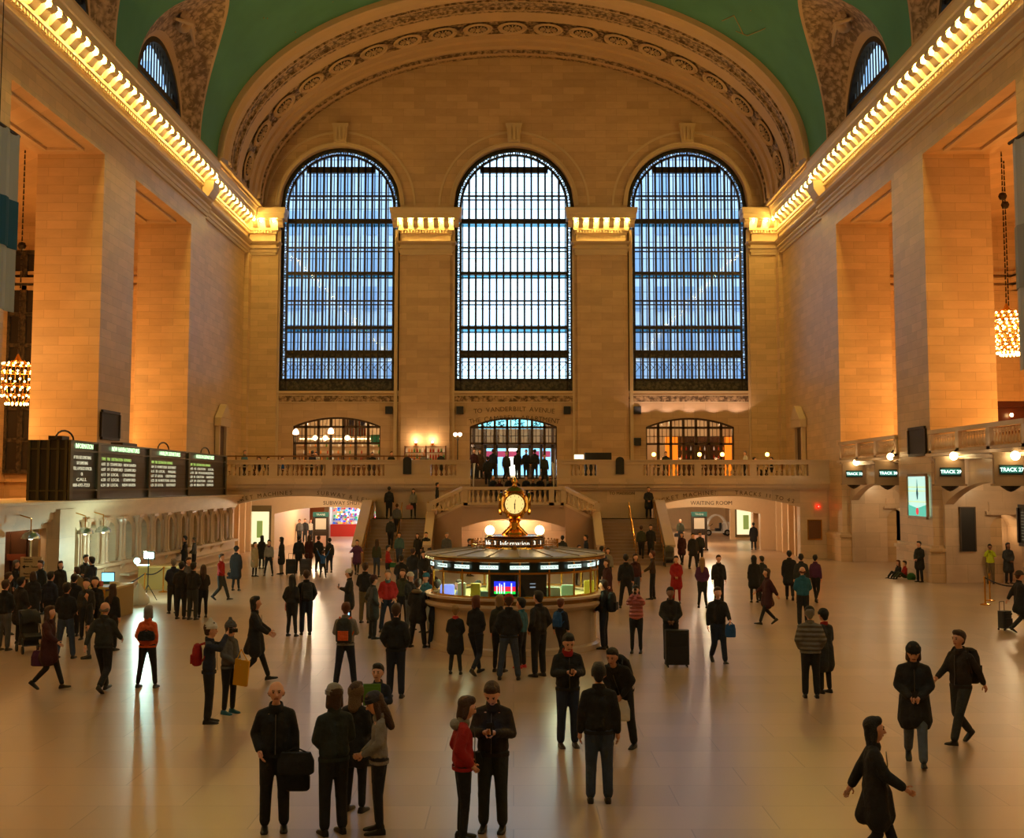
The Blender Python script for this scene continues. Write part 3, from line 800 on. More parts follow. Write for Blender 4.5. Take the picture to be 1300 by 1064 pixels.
# ---------- arcade halls under the balcony ----------
CW = mat('arcade_plaster', (.86, .74, .58), rough=.55, var=.06)
for s in (-1, 1):
    m = MB()
    # vestibule side walls, ceiling, inner arch
    m.box(s * 7.6, s * 8.0, YB + .8, 80, 0, 4.3); m.box(s * 17.6, s * 18.1, YB + .8, 80 if s > 0 else 118, 0, 4.3)
    m.box(s * 7.6, s * 18, YB + .8, 80, 3.9, 4.1)
    a0, a1 = (8.2, 16.2) if s > 0 else (-15.7, -8.2)
    ax = seg(a0, a1, 2.35, .45)
    lo, hi = sorted((s * 7.8, s * 18))
    wall_open(m, lo, hi, 0, 4.2, [(a0, a1, 0, ax, 12)], 80, 80.6, PY, step=2)
    m.box(s * 3.0, s * 20.8, 80.6, 118, 3.55, 3.75)
    if s > 0: m.box(20.5, 20.8, 80.6, 118, 0, 3.7); m.box(17.6, 20.8, 80.3, 80.6, 0, 3.7)
    m.box(s * 2.9, s * 3.1, 80, 118, 0, 3.7)
    m.box(s * 2.9, s * 20.8, 118, 118.3, 0, 3.7)
    m.box(s * 4.5, s * 7.8, 80.2, 80.6, 0, 4.2)
    # projecting shop fronts / piers inside
    if s < 0: m.box(s * 15.9, s * 16.9, 80.6, 95, 0, 3.6)
    if s > 0: m.box(16.9, 20.6, 95, 95.4, 0, 3.6)
    for i in range(4): m.box(s * 16.9, s * 17.7, 73.2 + i * 1.7, 73.5 + i * 1.7, 0, 3.9)
    o = m.build('wall_arcade_left' if s < 0 else 'wall_arcade_right', CW)
    struct(o, 'bright cream passage wall seen through the %s arch' % ('left' if s < 0 else 'right'), 'wall')
    body, xc = ('SUBWAY SHUTTLE', -11.0) if s < 0 else ('WAITING ROOM', 13.0)
    LET.append(text('engraved_letter', body, .36, INK, (xc, 79.985, 3.05), ROTF)); join_letters('lettering', o, 'carved letters over the inner arch reading ' + body)
# passage behind the arch under the stair block
m = MB(); m.box(-4.6, 4.6, 73, 73.3, 0, 4.2); m.box(-4.5, 4.5, 66.5, 73.2, 2.85, 2.9)
o = m.build('wall_passage', mat('warm_passage_plaster', (.87, .72, .54), rough=.7)); struct(o, 'plain warm lit wall behind the arch below the landing', 'wall')

# ---------- doors and glazing behind the balcony ----------
WOODF = mat('door_frame_bronze', (.30, .22, .15), rough=.4, metal=.3)
def glazed_screen(name, i, X0, X1, zs, rise, n, label):
    w = empty(name); struct(w, label, 'door' if 'door' in name else 'window')
    f = seg(X0, X1, zs, rise); y = YF + .25; m = MB()
    zt = zs - .05
    pts = [(X0 + (X1 - X0) * k / 20) for k in range(21)]
    for a, b in zip(pts[:-1], pts[1:]): m.add([(a, y - .05, f(a + 1e-4) - .12), (b, y - .05, f(b - 1e-4) - .12), (b, y - .05, f(b - 1e-4)), (a, y - .05, f(a + 1e-4)), (a, y + .1, f(a + 1e-4) - .12), (b, y + .1, f(b - 1e-4) - .12)], [(0, 1, 2, 3), (0, 4, 5, 1)])
    for k in range(n + 1):
        x = X0 + (X1 - X0) * k / n; m.box(x - .09, x + .09, y - .08, y + .12, 4.6, f(min(max(x, X0 + 1e-3), X1 - 1e-3)))
        if k < n:
            for q in (1, 2): xx = x + (X1 - X0) / n * q / 3; m.box(xx - .02, xx + .02, y, y + .05, zt - 1.2, f(xx) - .05)
    for z, h in ((zt, .08), (zt - 1.12, .07), (4.62, .12), (zt - .6, .02)): m.box(X0, X1, y - .08, y + .1, z - h, z + h)
    m.build('frame', WOODF, w)
    g = MB(); g.poly([(X0, y + .02, 4.6)] + [(x, y + .02, f(min(max(x, X0 + 1e-3), X1 - 1e-3))) for x in pts] + [(X1, y + .02, 4.6)]); g.build('glass_pane', GLC, w)
    return w
glazed_screen('door_1', 1, *LO[1], 7, 'arched glass and bronze door screen at the top of the middle steps')
glazed_screen('window_20', 2, *LO[0], 7, 'arched glazed screen above the bar on the left balcony')
glazed_screen('window_21', 3, *LO[2], 7, 'arched glazed screen of the restaurant on the right balcony')
# street lobby behind the doors with lit stained panel
m = MB(); m.box(-6, 6, 92.2, 92.4, 4.6, 11); m.box(-6, -5.8, 84.6, 92, 4.6, 11); m.box(5.8, 6, 84.6, 92, 4.6, 11); m.box(-6, 6, 84.6, 92.3, 9.3, 9.5); m.box(-6, 6, 84.5, 92.3, 4.4, 4.6)
for x0, x1 in ((-17.5, -7), (7, 17.5)):
    m.box(x0, x1, 88.8, 89, 4.6, 9.5); m.box(x0, x0 + .1, 84.6, 89, 4.6, 9.5); m.box(x1 - .1, x1, 84.6, 89, 4.6, 9.5); m.box(x0, x1, 84.6, 89, 9.4, 9.6); m.box(x0, x1, 84.5, 89, 4.4, 4.6)
struct(m.build('wall_lobby', STP), 'lobby walls behind the balcony doors', 'wall')
m = MB()
lob = emis('door_daylight_glow', (.50, .78, 1.), 2.6)  # door panes glow by themselves in place of daylight
for k in range(7):
    if k in (0,): continue
    x = -2.9 + k * .85; m.box(x, x + .62, 92.1, 92.19, 5.0, 7.0)
m.build('door_2', lob)
q = MB(); q.box(-.35, .27, 92.0, 92.09, 5.0, 7.0); q.build('bright_pane', emis('door_glare_glow', (1., .97, .9), 9.), bpy.data.objects['door_2'])  # brightest pane, its glow put in to imitate glare
q = MB()
for k in (0, 1, 2, 4, 5): x = -2.9 + (k + 1) * .85; q.box(x - .05, x + .6, 91.95, 92.05, 6.35, 6.8)
q.build('pink_poster', mat('pink_poster', (.70, .28, .45), emit=(.7, .25, .42), estr=.7), bpy.data.objects['door_2'])
q = MB()
for k in range(8): x = -3. + k * .85; q.box(x - .1, x + .1, 91.9, 92.15, 4.6, 9.2)
q.box(-6, 6, 91.9, 92.15, 7.0, 7.3); q.build('frame', WOODF, bpy.data.objects['door_2'])
struct(bpy.data.objects['door_2'], 'blue glow standing for daylight in the street doors beyond the lobby', 'door')
m = MB()
for k in range(4): m.box(-2.45 + k * 1.15, -1.4 + k * 1.15, YF + .62, YF + .68, 8.15 - .02, 9.0)
r0 = m.build('transom_panel', mat('frosted_transom', (.5, .7, .75), emit=(.50, .85, .92), estr=3.)); tag(r0, 'glowing blue green patterned glass above the middle doors', 'transom')
m = MB()
for k in range(4):
    cx = -1.93 + k * 1.15
    for j in range(10):
        a = random.uniform(0, pi); x = cx + random.uniform(-.3, .3); z = 8.55 + random.uniform(-.25, .25); l = random.uniform(.12, .35)
        p = (max(cx - .5, x - l * cos(a)), YF + .6, max(8.15, z - l * sin(a))); q = (min(cx + .5, x + l * cos(a)), YF + .6, min(8.98, z + l * sin(a)))
        m.tube(p, q, .03, n=4)
m.build('tracery', DARK, r0)
# dark speakers on the walls
def speaker(x, y, z, lab, g=None):
    m = MB(); m.box(-.24, .24, -.28, 0, -.26, .26); o = m.build('loudspeaker', mat('speaker_cabinet', (.13, .13, .14), rough=.6), loc=(x, y, z)); tag(o, lab, 'speaker', g)
    q = MB(); q.box(-.20, .20, -.30, -.28, -.22, .22); q.build('grille', mat('speaker_cloth', (.17, .17, .19), rough=.9, bump=.3, bscale=80), o)
for px, lab in ((494, 'small square speaker on the wall left of the middle doors, beside the left great window'), (584, 'small square speaker just left of the carved door lettering'), (720, 'small square speaker just right of the carved door lettering'), (809, 'small square speaker above the right restaurant, beside the pier')):
    p = atY(px, 521, YF - .02); speaker(p[0], YF - .02, p[2], lab)
p = atY(809, 561, YF - .02); speaker(p[0], YF - .02, p[2], 'small reddish box on the wall left of the right restaurant')
for px, sd in ((517, 'left'), (787, 'right')):
    p = atY(px, 591, YB - .25)
    m = MB(); m.prism([(-.24, -.5), (.24, -.5), (.24, .3)] + [(.24 * cos(pi * k / 8), .3 + .2 * sin(pi * k / 8)) for k in range(1, 8)] + [(-.24, .3)], 'y', -.1, 0)
    o = m.build('loudspeaker', DARK, loc=(p[0], YB - .21, p[2])); tag(o, 'dark arched loudspeaker set in the balcony parapet, %s of the stairs' % sd, 'speaker')

# ---------- gallery over the track gates (right) ----------
m = MB()
bays = ((28.5, 38.6), (43.1, 53.2), (57.7, 67.8))
for a, b in bays:
    m.box(18.3, 21.3, a, b, 5.3, 5.62); m.box(18.05, 18.4, a, b, 5.48, 5.6); m.box(18.2, 18.5, a, b, 5.36, 5.42)
    ar = seg(a + .25, b - .25, 3.4, .95)
    wall_open(m, a, b, 0, 5.35, [(a + .25, b - .25, 0, ar, 14)], 18.75, 19.15, PX, step=2)
    c = (a + b) / 2
    ar2 = seg(20.75, 22.1, 2.45, .5)
    wall_open(m, 18.8, 24.5, 0, 4.7, [(20.75, 22.1, 0, ar2, 8)], b - .12, b + 1.4, PY, step=2)
    m.box(20.6, 22.4, b + 1.4, b + 1.5, 0, 4); m.box(24.3, 24.5, a, b, 0, 4.7); m.box(18.8, 24.5, a - .1, a, 0, 4.7); m.box(19.1, 24.5, a, b, 4.6, 4.75)
    m.box(20.55, 22.3, b - .3, b, 2.95, 3.1); m.box(20.7, 22.15, b - .2, b, 3.1, 3.5)
lamp_pts = []; GW = m.build('wall_gates', STL); struct(GW, 'marble wall with the arched track gates under the right gallery', 'wall')
for bi, (a, b) in enumerate(bays):
    lamp_pts.append((21.4, b + .7, 2.3)); m = MB(); z0 = 5.62
    m.box(18.2, 18.55, a, b, z0, z0 + .12); m.box(18.15, 18.6, a, b, z0 + .83, z0 + 1.0)
    ends = []; n = 3; L = (b - a)
    pts = []
    for k in range(n):
        u0 = a + .35 + k * (L - .35) / n; u1 = a + (k + 1) * (L - .35) / n
        ends.append((u0, u1)); q = int((u1 - u0) / .27)
        pts += [(18.38, u0 + (u1 - u0) * (i + .5) / q, z0 + .12) for i in range(q)]
    e = [a] + [x for g in ends for x in g] + [b]
    for u, v_ in zip(e[0::2], e[1::2]): m.box(18.2, 18.56, u, v_, z0, z0 + .9)
    o = m.build('balustrade', STM); tag(o, ['gallery balustrade nearest the viewer on the right side', 'gallery balustrade in the middle bay of the right side', 'gallery balustrade in the far bay of the right side'][bi], 'balustrade')
    balusters(o, pts)
# track signs
SIGNF = mat('sign_marble_frame', (.62, .52, .42), rough=.35)
SGLOW = emis('lit_sign_letters', (.88, 1., .95), 2.6)
SINK = mat('sign_teal_ink', (.05, .22, .22), rough=.6)
for px, py, tx, hw in ((1083, 600, '32', 1.35), (1126, 599, '30', 1.35), (1205, 597, '29', 1.1), (1282, 594, '27', 1.0)):
    Y = 18.6 * FOC / (px + {'32': 12, '30': 16, '29': 20, '27': 22}[tx] - CX); X = (px - CX) / FOC * Y; hw = .6
    wh = {'32': 'farthest lit gate sign on the right wall, beside the balcony corner', '30': 'lit gate sign close to the left edge of the screen pier', '29': 'lit gate sign just right of the screen pier', '27': 'lit gate sign nearest the right edge of the picture'}[tx]
    o = empty('track_sign', (X, Y, atY(px, py, Y)[2] - .05), 0, wh, 'sign')
    m = MB(); m.box(-hw, hw, 0, .18, -.52, .52); m.box(-hw - .08, hw + .08, -.02, .2, .52, .62); m.box(-hw - .08, hw + .08, -.02, .2, -.60, -.52); m.build('sign_frame', SIGNF, o)
    m = MB(); m.box(-hw * .72, hw * .72, -.04, 0, -.2, .16); m.build('sign_box', SINK, o)
    m = MB(); m.box(-hw * .62, hw * .62, -.07, -.04, -.13, .10); m.build('sign_glass', mat('sign_teal_glass', (.20, .46, .44), rough=.2, emit=(.2, .5, .46), estr=.5), o)
    text('lettering', 'TRACK ' + tx, .19, SGLOW, (0, -.078, -.02), ROTF, o, ext=.004)
    m = MB(); m.lathe([(.0, -.82), (.12, -.78), (.3, -.66), (.36, -.6), (0, -.6)], c=(0, .09, 0), n=12); m.build('bracket', BRZ, o)
    l = empty('globe_lamp', (X + .05, Y - .3, atY(px, 583 if px > 1100 else 590, Y)[2] + .12), 0, 'bare lamp above the ' + wh.replace('lit ', '').replace(' of the picture', '').replace(' on the right wall', ''), 'lamp')
    m = MB(); m.ball((0, 0, 0), .17, 12); m.build('globe', GLOBE, l, smooth=True); m = MB(); m.tube((0, 0, .12), (.15, 0, .3), .04); m.tube((.15, 0, .3), (.3, 0, .28), .04); m.build('bracket', BRZ, l)
# doors and boards on the gate wall
def panelX(name, px0, px1, py0, py1, X, m_, label, cat, th=.08, fr=None):
    y0 = X * FOC / (px0 - CX); y1 = X * FOC / (px1 - CX)
    zt = atX((px0 + px1) / 2, py0, X)[2]; zb = atX((px0 + px1) / 2, py1, X)[2]
    s = -1 if X > 0 else 1
    q = MB(); q.box(X, X + s * th, y0, y1, zb, zt)
    o = q.build(name, m_); tag(o, label, cat)
    if fr:
        q = MB()
        for (a, b, c, d) in ((y0, y1, zt, zt + .12), (y0, y1, zb - .12, zb), (y0, y0 + (.12 if y0 > y1 else -.12), zb, zt), (y1, y1 - (.12 if y0 > y1 else -.12), zb, zt)): q.box(X, X + s * (th + .05), a, b, c, d)
        q.build('frame', fr, o)
    return o, (y0, y1, zb, zt)
gx0, gz1 = atY(1219, 645, 53.05)[0], atY(1219, 645, 53.05)[2]; gx1, gz0 = atY(1238, 700, 53.05)[0], atY(1238, 700, 53.05)[2]
q = MB(); q.box(gx0, gx1, 53.0, 53.08, gz0, gz1); o = q.build('gate_door', mat('dark_green_door', (.10, .09, .08), rough=.5)); tag(o, 'tall black panel in the recess right of the screen pier', 'panel')
q = MB(); q.box(gx0 - .05, gx0, 52.97, 53.08, gz0, gz1 + .05); q.box(gx1, gx1 + .05, 52.97, 53.08, gz0, gz1 + .05); q.box(gx0, gx1, 52.97, 53.08, gz1, gz1 + .05); q.build('frame', mat('door_trim', (.3, .25, .2)), o)
panelX('ventilation_grille', 1155, 1175.5, 545.5, 576, 18.28, mat('dark_grille', (.14, .12, .11), rough=.6), 'dark square grille high on the right pier above the screen', 'grille', .05, BRZ)
panelX('ventilation_grille', 127.5, 149.5, 525, 555.5, -18.28, mat('dark_grille', (.14, .12, .11)), 'dark square grille on the left pier above the departures board', 'grille', .05, BRZ)
SCR = mat('screen_pale_green', (.7, .9, .86), emit=(.74, .93, .90), estr=.85)
o, (y0, y1, zb, zt) = panelX('advertising_screen', 1153, 1176, 605, 655, 18.2, SCR, 'bright vertical video screen on the right pier showing a skyscraper', 'screen', .06, mat('screen_bezel', (.55, .44, .30), rough=.4, metal=.5))
X = 18.2 - .065
yc = (y0 + y1) / 2; H_ = zt - zb; W_ = abs(y1 - y0)
q = MB(); q.prism([(yc - .05, zb + H_ * .42), (yc + .05, zb + H_ * .42), (yc + .13, zb + H_ * .58), (yc + .06, zb + H_ * .7), (yc + .012, zb + H_ * .92), (yc - .012, zb + H_ * .92), (yc - .06, zb + H_ * .7), (yc - .13, zb + H_ * .58)], 'x', X - .01, X)
q.build('skyscraper_picture', mat('picture_dark', (.2, .33, .36), emit=(.2, .35, .38), estr=.5), o)
q = MB()
for t in (.72, .62, .35): q.box(X - .005, X, y0, y1, zb + H_ * t, zb + H_ * t + .04)
q.build('picture_line', mat('picture_line_yellow', (.8, .8, .5), emit=(.75, .8, .5), estr=1.), o)
q = MB(); q.prism([(y0, zb), (y1, zb), (y1, zb + H_ * .30), (yc, zb + H_ * .20), (y0, zb + H_ * .28)], 'x', X - .012, X); q.build('picture_foreground', mat('picture_teal', (.3, .66, .6), emit=(.3, .70, .62), estr=1.), o)
q = MB(); q.tube((X - .03, yc, zb + H_ * .12), (X, yc, zb + H_ * .12), .16, n=14); q.build('picture_disc', mat('picture_red', (.8, .2, .25), emit=(.85, .2, .25), estr=1.), o)
# timetable board at the right edge
o, (y0, y1, zb, zt) = panelX('timetable_board', 1293, 1318, 645, 690, 18.7, DARK, 'black timetable board with pale lines beside the right gate', 'board', .08, BRZ)
q = MB(); k = 0
zz = zt - .15
while zz > zb + .1: q.box(18.7 - .1, 18.7 - .085, y0 - .2, y1 + .2, zz - .03, zz); zz -= .11
q.build('listing', mat('listing_grey', (.45, .47, .42), emit=(.5, .55, .48), estr=.25), o)
# notice panel and red lamp on the balcony face, right
p0 = atY(1026, 661, YB); p1 = atY(1042, 684, YB)
q = MB(); q.box(p0[0], p1[0], YB - .06, YB, p1[2], p0[2]); o = q.build('notice_board', mat('brown_notice', (.42, .26, .12), rough=.5)); tag(o, 'brown framed panel on the wall right of the right arch', 'panel')
q = MB()
for a, b, c, d in ((p0[0] - .06, p1[0] + .06, p0[2], p0[2] + .06), (p0[0] - .06, p1[0] + .06, p1[2] - .06, p1[2]), (p0[0] - .06, p0[0], p1[2], p0[2]), (p1[0], p1[0] + .06, p1[2], p0[2])): q.box(a, b, YB - .09, YB, c, d)
q.build('frame', BRASS, o)
p = atY(1039, 643, YB - .1); q = MB(); q.ball((0, 0, 0), .07, 10); o = q.build('signal_lamp', emis('red_lamp', (1., .12, .08), 25.), loc=(p[0], YB - .1, p[2])); tag(o, 'small glowing red lamp on the wall above the brown panel', 'lamp')
q = MB(); q.lathe([(.0, .0), (.1, .0), (.1, .04), (0, .04)], n=10, cap=False); q.xf(Matrix.Rotation(pi / 2, 4, 'X')); q.build('lamp_base', BRZ, o)
# ---------- street side outside the windows ----------
FAC = mat('street_facade', (.84, .88, .95), rough=.8, var=.1, vscale=.3)
FWN = mat('street_windows', (.62, .72, .86), rough=.3)
for s in (-1, 1):
    m = MB(); x0, x1 = (7.6, 60) if s > 0 else (-60, -7.2)
    m.box(x0, x1, 112, 130, 4.4, 75); o = m.build('office_building', FAC); tag(o, 'pale office building across the street seen through the %s great window' % ('right' if s > 0 else 'left'), 'building')
    q = MB(); n = 0
    for zi in range(12):
        for xi in range(14):
            x = (x0 + .8 + xi * 2.4) if s > 0 else (x1 - .8 - xi * 2.4)
            z = 6 + zi * 3.6; q.box(x, x + s * 1.3, 111.9, 112.05, z, z + 2.3)
    q.build('windows', FWN, o)
m = MB(); m.box(-60, 60, 92.5, 112, 3.9, 4.4); struct(m.build('ground_street', mat('asphalt', (.3, .3, .32), rough=.9)), 'street outside the end wall', 'street')

# ---------- ticket office on the left ----------
XT = -16.2; CRM = stone('cream_marble', (.84, .76, .64), bw=3.1, bh=1.2, rough=.5, joint=.85, var=.05)
GRL = mat('ticket_bronze', (.36, .29, .20), rough=.35, metal=.7)
tw = [49.0 + 2.12 * (k - 2) for k in range(0, 12)]
m = MB()
ops = [(y - .68, y + .68, 1.15, arc(y - .68, y + .68, 2.25, .5), 8) for y in tw if y < 69.6]
ops.append((38.9, 42.3, 0, lambda u: 2.75, 2))
wall_open(m, 34, YB, 0, 3.1, ops, XT, XT - .5, PX, step=3)
for z0, z1, g in ((2.95, 3.05, .12), (3.05, 3.3, .18), (3.3, 3.42, .3), (3.42, 3.58, .46), (3.58, 3.68, .54)): m.box(XT - .6, XT + g, 34, YB, z0, z1)
m.box(-22, XT, 34, YB, 3.45, 3.66)
m.box(XT, XT + .35, 44.5, YB - .2, 1.05, 1.17); m.box(XT, XT + .12, 44.5, YB - .2, 0, 1.05); m.box(XT, XT + .62, 44.5, YB - .6, .0, .12); m.box(XT, XT + .5, 50, YB - .6, .55, .63)
for y in tw: m.prism([(XT, 1.05), (XT + .3, 1.05), (XT + .05, .7)], 'y', y - 1.15, y - .95)
m.box(XT - .4, XT + .42, 42.4, 43.9, 0, 3.4); m.box(XT - .4, XT + .52, 42.3, 44.0, 0, .5)
m.box(-22, XT - .5, 34, 34.3, 0, 3.5); m.box(-20.5, -20.3, 34, YB, 0, 3.5)
TO = m.build('wall_ticket_office', CRM); struct(TO, 'low cream marble ticket office with a row of arched windows along the left side', 'wall')
m = MB()
for y in [tw[0] - 1.06] + [t + 1.06 for t in tw]:
    if y > 70 or y < 44: continue
    for dy in (-.2, .2):
        m.lathe([(.13, 1.17), (.13, 1.27), (.085, 1.32), (.075, 2.62), (.12, 2.70), (.13, 2.80), (.13, 2.95)], (XT + .14, y + dy, 0), 8)
    m.box(XT, XT + .28, y - .36, y + .36, 1.15, 1.2); m.box(XT, XT + .3, y - .36, y + .36, 2.86, 2.97)
m.build('half_columns', STM, TO, smooth=True)
LT = mat('lit_ticket_interior', (.75, .68, .45), rough=.7)  # pale colour stands in for the glow inside the near windows
for k, y in enumerate(tw):
    if y > 69.6: continue
    w = tag(empty('ticket_window', (XT - .3, y, 1.15)), ['bright ticket window nearest the left pilaster, lit greenish from the work lamp', 'ticket window second from the left pilaster, lit greenish', 'ticket window third along from the left pilaster'][k] if k < 3 else None, 'ticket window', 'arched ticket windows')
    if k >= 3: w['label'] = 'dim arched ticket window with bronze grille, number %s along the counter from the pilaster' % ['', '', '', 'four', 'five', 'six', 'seven', 'eight', 'nine', 'ten'][k] if k < 10 else 'dim arched ticket window at the far end of the counter'
    f = MB()
    for q in range(7): x = -.6 + q * .2; f.box(-.02, .02, x - .012, x + .012, 0, 1.15 + .45 * sqrt(max(0, 1 - (x / .68) ** 2)))
    for z in (.02, .42, .9, 1.12): f.box(-.03, .03, -.66, .66, z - .025, z + .025)
    f.build('grille', GRL, w)
    f = MB(); f.box(-.5, -.45, -.66, .66, 0, 1.6); f.build('interior_panel', LT if k < 3 else mat('dark_ticket_interior', (.25, .19, .12), rough=.7), w)
# ledge lamps hanging at the near windows
for k, (px, py) in enumerate(((39, 682), (108, 676), (131, 674))):
    p = atX(px, py, XT + .55)
    l = tag(empty('dome_lamp', p), 'small metal dome lamp over the counter, %s the thick pilaster' % ('left of' if k == 0 else ['', 'first right of', 'second right of'][k]), 'lamp')
    q = MB(); q.lathe([(.30, -.05), (.27, .06), (.18, .15), (.05, .2), (.0, .2)], n=14, cap=False); q.build('shade', mat('steel_shade', (.75, .78, .78), rough=.25, metal=.9), l, smooth=True)
    q = MB(); q.tube((0, 0, .18), (0, 0, .6), .02); q.tube((0, 0, .6), (-.5, 0, .75), .02); q.build('bracket', BRASS, l)
    q = MB(); q.ball((0, 0, -.02), .08, 8); q.build('bulb', emis('ledge_bulb', (1., .9, .7), 12.), l)
# recessed dark portal at the far left
m = MB(); m.box(-20.2, -16.75, 42.18, 42.3, 0, 2.95)
for k in range(6): m.box(-20.1 + k * .56, -19.62 + k * .56, 42.12, 42.18, .15, 2.8)
o = m.build('wooden_door', mat('dark_walnut', (.30, .19, .12), rough=.4, var=.2)); tag(o, 'dark wooden doorway in the ticket office left of the thick pilaster', 'door')
m = MB(); m.box(-17.45, -16.8, 42.06, 42.12, 1.65, 1.87); m.build('door_panel', mat('red_wood', (.50, .24, .12)), o)
p = atX(46.5, 690, -16.4); m = MB(); m.box(p[0] - .1, p[0] + .1, p[1] - .11, p[1] + .11, 1.3, 2.75); o = m.build('sparkling_column', mat('glitter_column', (.95, .80, .62), rough=.15, metal=.8)); tag(o, 'slim glittering column beside the wooden doorway', 'column')

# ---------- departures board ----------
BX = -16.15
def bY(px): return -BX * FOC / (CX - px)
zt, zb = 5.88, 3.68
B = tag(empty('departure_board', (BX, 56, zb)), 'long dark departures board with lit white lettering above the ticket office', 'departures board')
BG = mat('board_green_black', (.20, .18, .14), rough=.35, metal=.3); BGF = mat('board_frame', (.34, .31, .22), rough=.35, metal=.5)
y0, y1 = bY(89), bY(286)
m = MB(); m.box(0, -1.5, y0 - 56, y1 - 56, 0, zt - zb); m.build('cabinet', BG, B)
m = MB()
for px in (89, 124, 189, 239, 286):
    y = bY(px) - 56; m.box(.02, .10, y - .15, y + .15, 0, zt - zb)
for z in (0, .36, 1.82, 2.16): m.box(.0, .09, y0 - 56, y1 - 56, z - .02, z + .04)
for x in (-.1, -.4, -.75, -1.1, -1.45): m.box(x - .05, x + .05, y0 - 56 - .08, y0 - 56, 0, zt - zb)
for z in (.33, 1.85): m.box(-1.5, 0, y0 - 56 - .1, y0 - 56, z, z + .05)
m.build('frame', BGF, B)
for px in (83, 216, 268):
    m = MB()
    y = bY(px) - 56 if px > 89 else y0 - 56 + .3
    pts = [(-.3, y + .9 * cos(t * pi / 8), zt - zb + .35 * sin(t * pi / 8)) for t in range(9)]; m.path(pts, .035, 6); m.build('top_hoop', BRZ, B)
m = MB(); m.box(-.9, -.4, bY(168) - 56, bY(186) - 56, zt - zb, zt - zb + .16); m.build('top_housing', BRZ, B); m = MB(); m.box(-.7, -.2, bY(40 + 46) - 56, bY(95) - 56, zt - zb, zt - zb + .14)
m.build('top_housing', BRZ, B)
m = MB()
rowz = [1.58 - .205 * k for k in range(7)]
for a, b in ((93, 121), (128, 186), (193, 237), (242, 282)):
    for z in rowz: m.box(.0, .03, bY(a) - 56, bY(b) - 56, z - .105, z - .09)
m.build('row_slats', mat('slat_brown', (.30, .26, .20)), B)
HDR = emis('lit_header', (.80, 1., .72), 2.2); RWG = emis('lit_green_letters', (.72, .85, .42), .9); RWW = emis('lit_warm_letters', (.92, .88, .72), .85)
def brow(body, pa, pb, z, mt, size):
    """one line of the board stretched to sit between two places"""
    ya, yb = bY(pa) - 56, bY(pb) - 56
    o = text('board_lettering', body, size, mt, (.05, (ya + yb) / 2, z), (pi / 2, 0, pi / 2), B, ext=.003)
    w = o.dimensions[0]
    o.scale = ((yb - ya) / max(w, .01), 1, 1)
for body, a, b in (('INFORMATION', 95, 117), ('NEW HAVEN DEPARTURES', 141, 176), ('HARLEM DEPARTURES', 202, 228), ('HUDSON DEPARTURES', 248.5, 271)): brow(body, a, b, 2.0, HDR, .26)
for k, (body, a, b) in enumerate((('IF YOU SEE SOMETHING', 93, 115), ('SAY SOMETHING', 97, 111), ('TELL A POLICE OFFICER', 92.5, 116), ('OR', 102.5, 105), ('CALL', 97, 110), ('888-692-7233', 92, 114))): brow(body, a, b, rowz[k] , RWW, .17)
dest = [['6:02  25  STAMFORD   NEW HAVEN', '6:07  19  STAMFORD   STAMFORD', '6:13  24  LOCAL      S NORWALK', '6:20  17  LOCAL      STAMFORD', '6:34  28  LOCAL      NEW HAVEN'],
        ['6:04  31  N WHT PLNS  SOUTHEAST', '6:11  29  LOCAL      WASSAIC', '6:17  37  LOCAL      CRESTWOOD', '6:25  30  N WHT PLNS  LOCAL', '6:31  33  LOCAL      SOUTHEAST'],
        ['6:05  42  CROTON     LOCAL', '6:10  38  POUGHKEEPSIE', '6:20  41  CROTON     HARMON', '6:27  39  CROTON     LOCAL', '6:35  40  BEACON     EXPRESS']]
for j, (a, b) in enumerate(((128.5, 172), (191.5, 223), (240.5, 271))):
    brow('TIME  TRK  DESTINATION  REMARKS', a, a + (b - a) * .86, rowz[0], RWG, .17)
    for k in range(5): brow(dest[j][k], a, b, rowz[k + 1], RWW, .17)

LATE = []
# ---------- information booth with the clock ----------
BC = (0.03, 32.7, 0)
I = tag(empty('information_booth', BC), 'round glass and brass information booth with marble base in the middle of the floor', 'booth')
m = MB(); m.lathe([(2.28, 0), (2.28, .14), (2.18, .18), (2.18, 1.05), (2.24, 1.12)], n=48, cap=False); m.build('base', stone('booth_marble', (.76, .68, .58), bw=1.5, bh=2., rough=.2, joint=.8), I, smooth=True)
m = MB(); m.lathe([(2.05, 1.12), (2.36, 1.12), (2.42, 1.18), (2.42, 1.24), (2.34, 1.26)], n=48, cap=False); m.lathe([(2.34, 1.36), (2.40, 1.36), (2.40, 1.42), (1.9, 1.42)], n=48, cap=False); m.build('counter', STM, I, smooth=True)
m = MB(); m.lathe([(2.30, 1.25), (2.30, 1.36)], n=48, cap=False); m.build('display_rail', mat('amber_rail', (.62, .46, .24), rough=.3, metal=.4), I)
rg = 2.2; m = MB()
for k in range(18):
    a = radians(3.1 - 90 + 20 * k); x, y = rg * cos(a), rg * sin(a)
    m.tube((x, y, 1.36), (x, y, 2.34), .028, n=6)
for z in (1.44, 2.04, 2.32): m.lathe([(rg - .03, z - .025), (rg + .04, z - .025), (rg + .04, z + .025), (rg - .03, z + .025)], n=36, cap=False)
m.lathe([(rg + .1, 2.30), (rg + .22, 2.33), (rg + .22, 2.40), (rg + .1, 2.43)], n=48, cap=False)
m.build('brass_frame', BRASS, I)
m = MB(); m.lathe([(rg - .01, 1.44), (rg - .01, 2.03)], n=36, cap=False); m.build('glass_pane', GLC, I)
m = MB(); m.lathe([(rg - .02, 2.05), (rg - .02, 2.31)], n=36, cap=False); m.build('sign_band', mat('sign_band_green', (.10, .17, .15), rough=.3), I)
bsg = emis('booth_sign', (.90, 1., .95), 1.3)
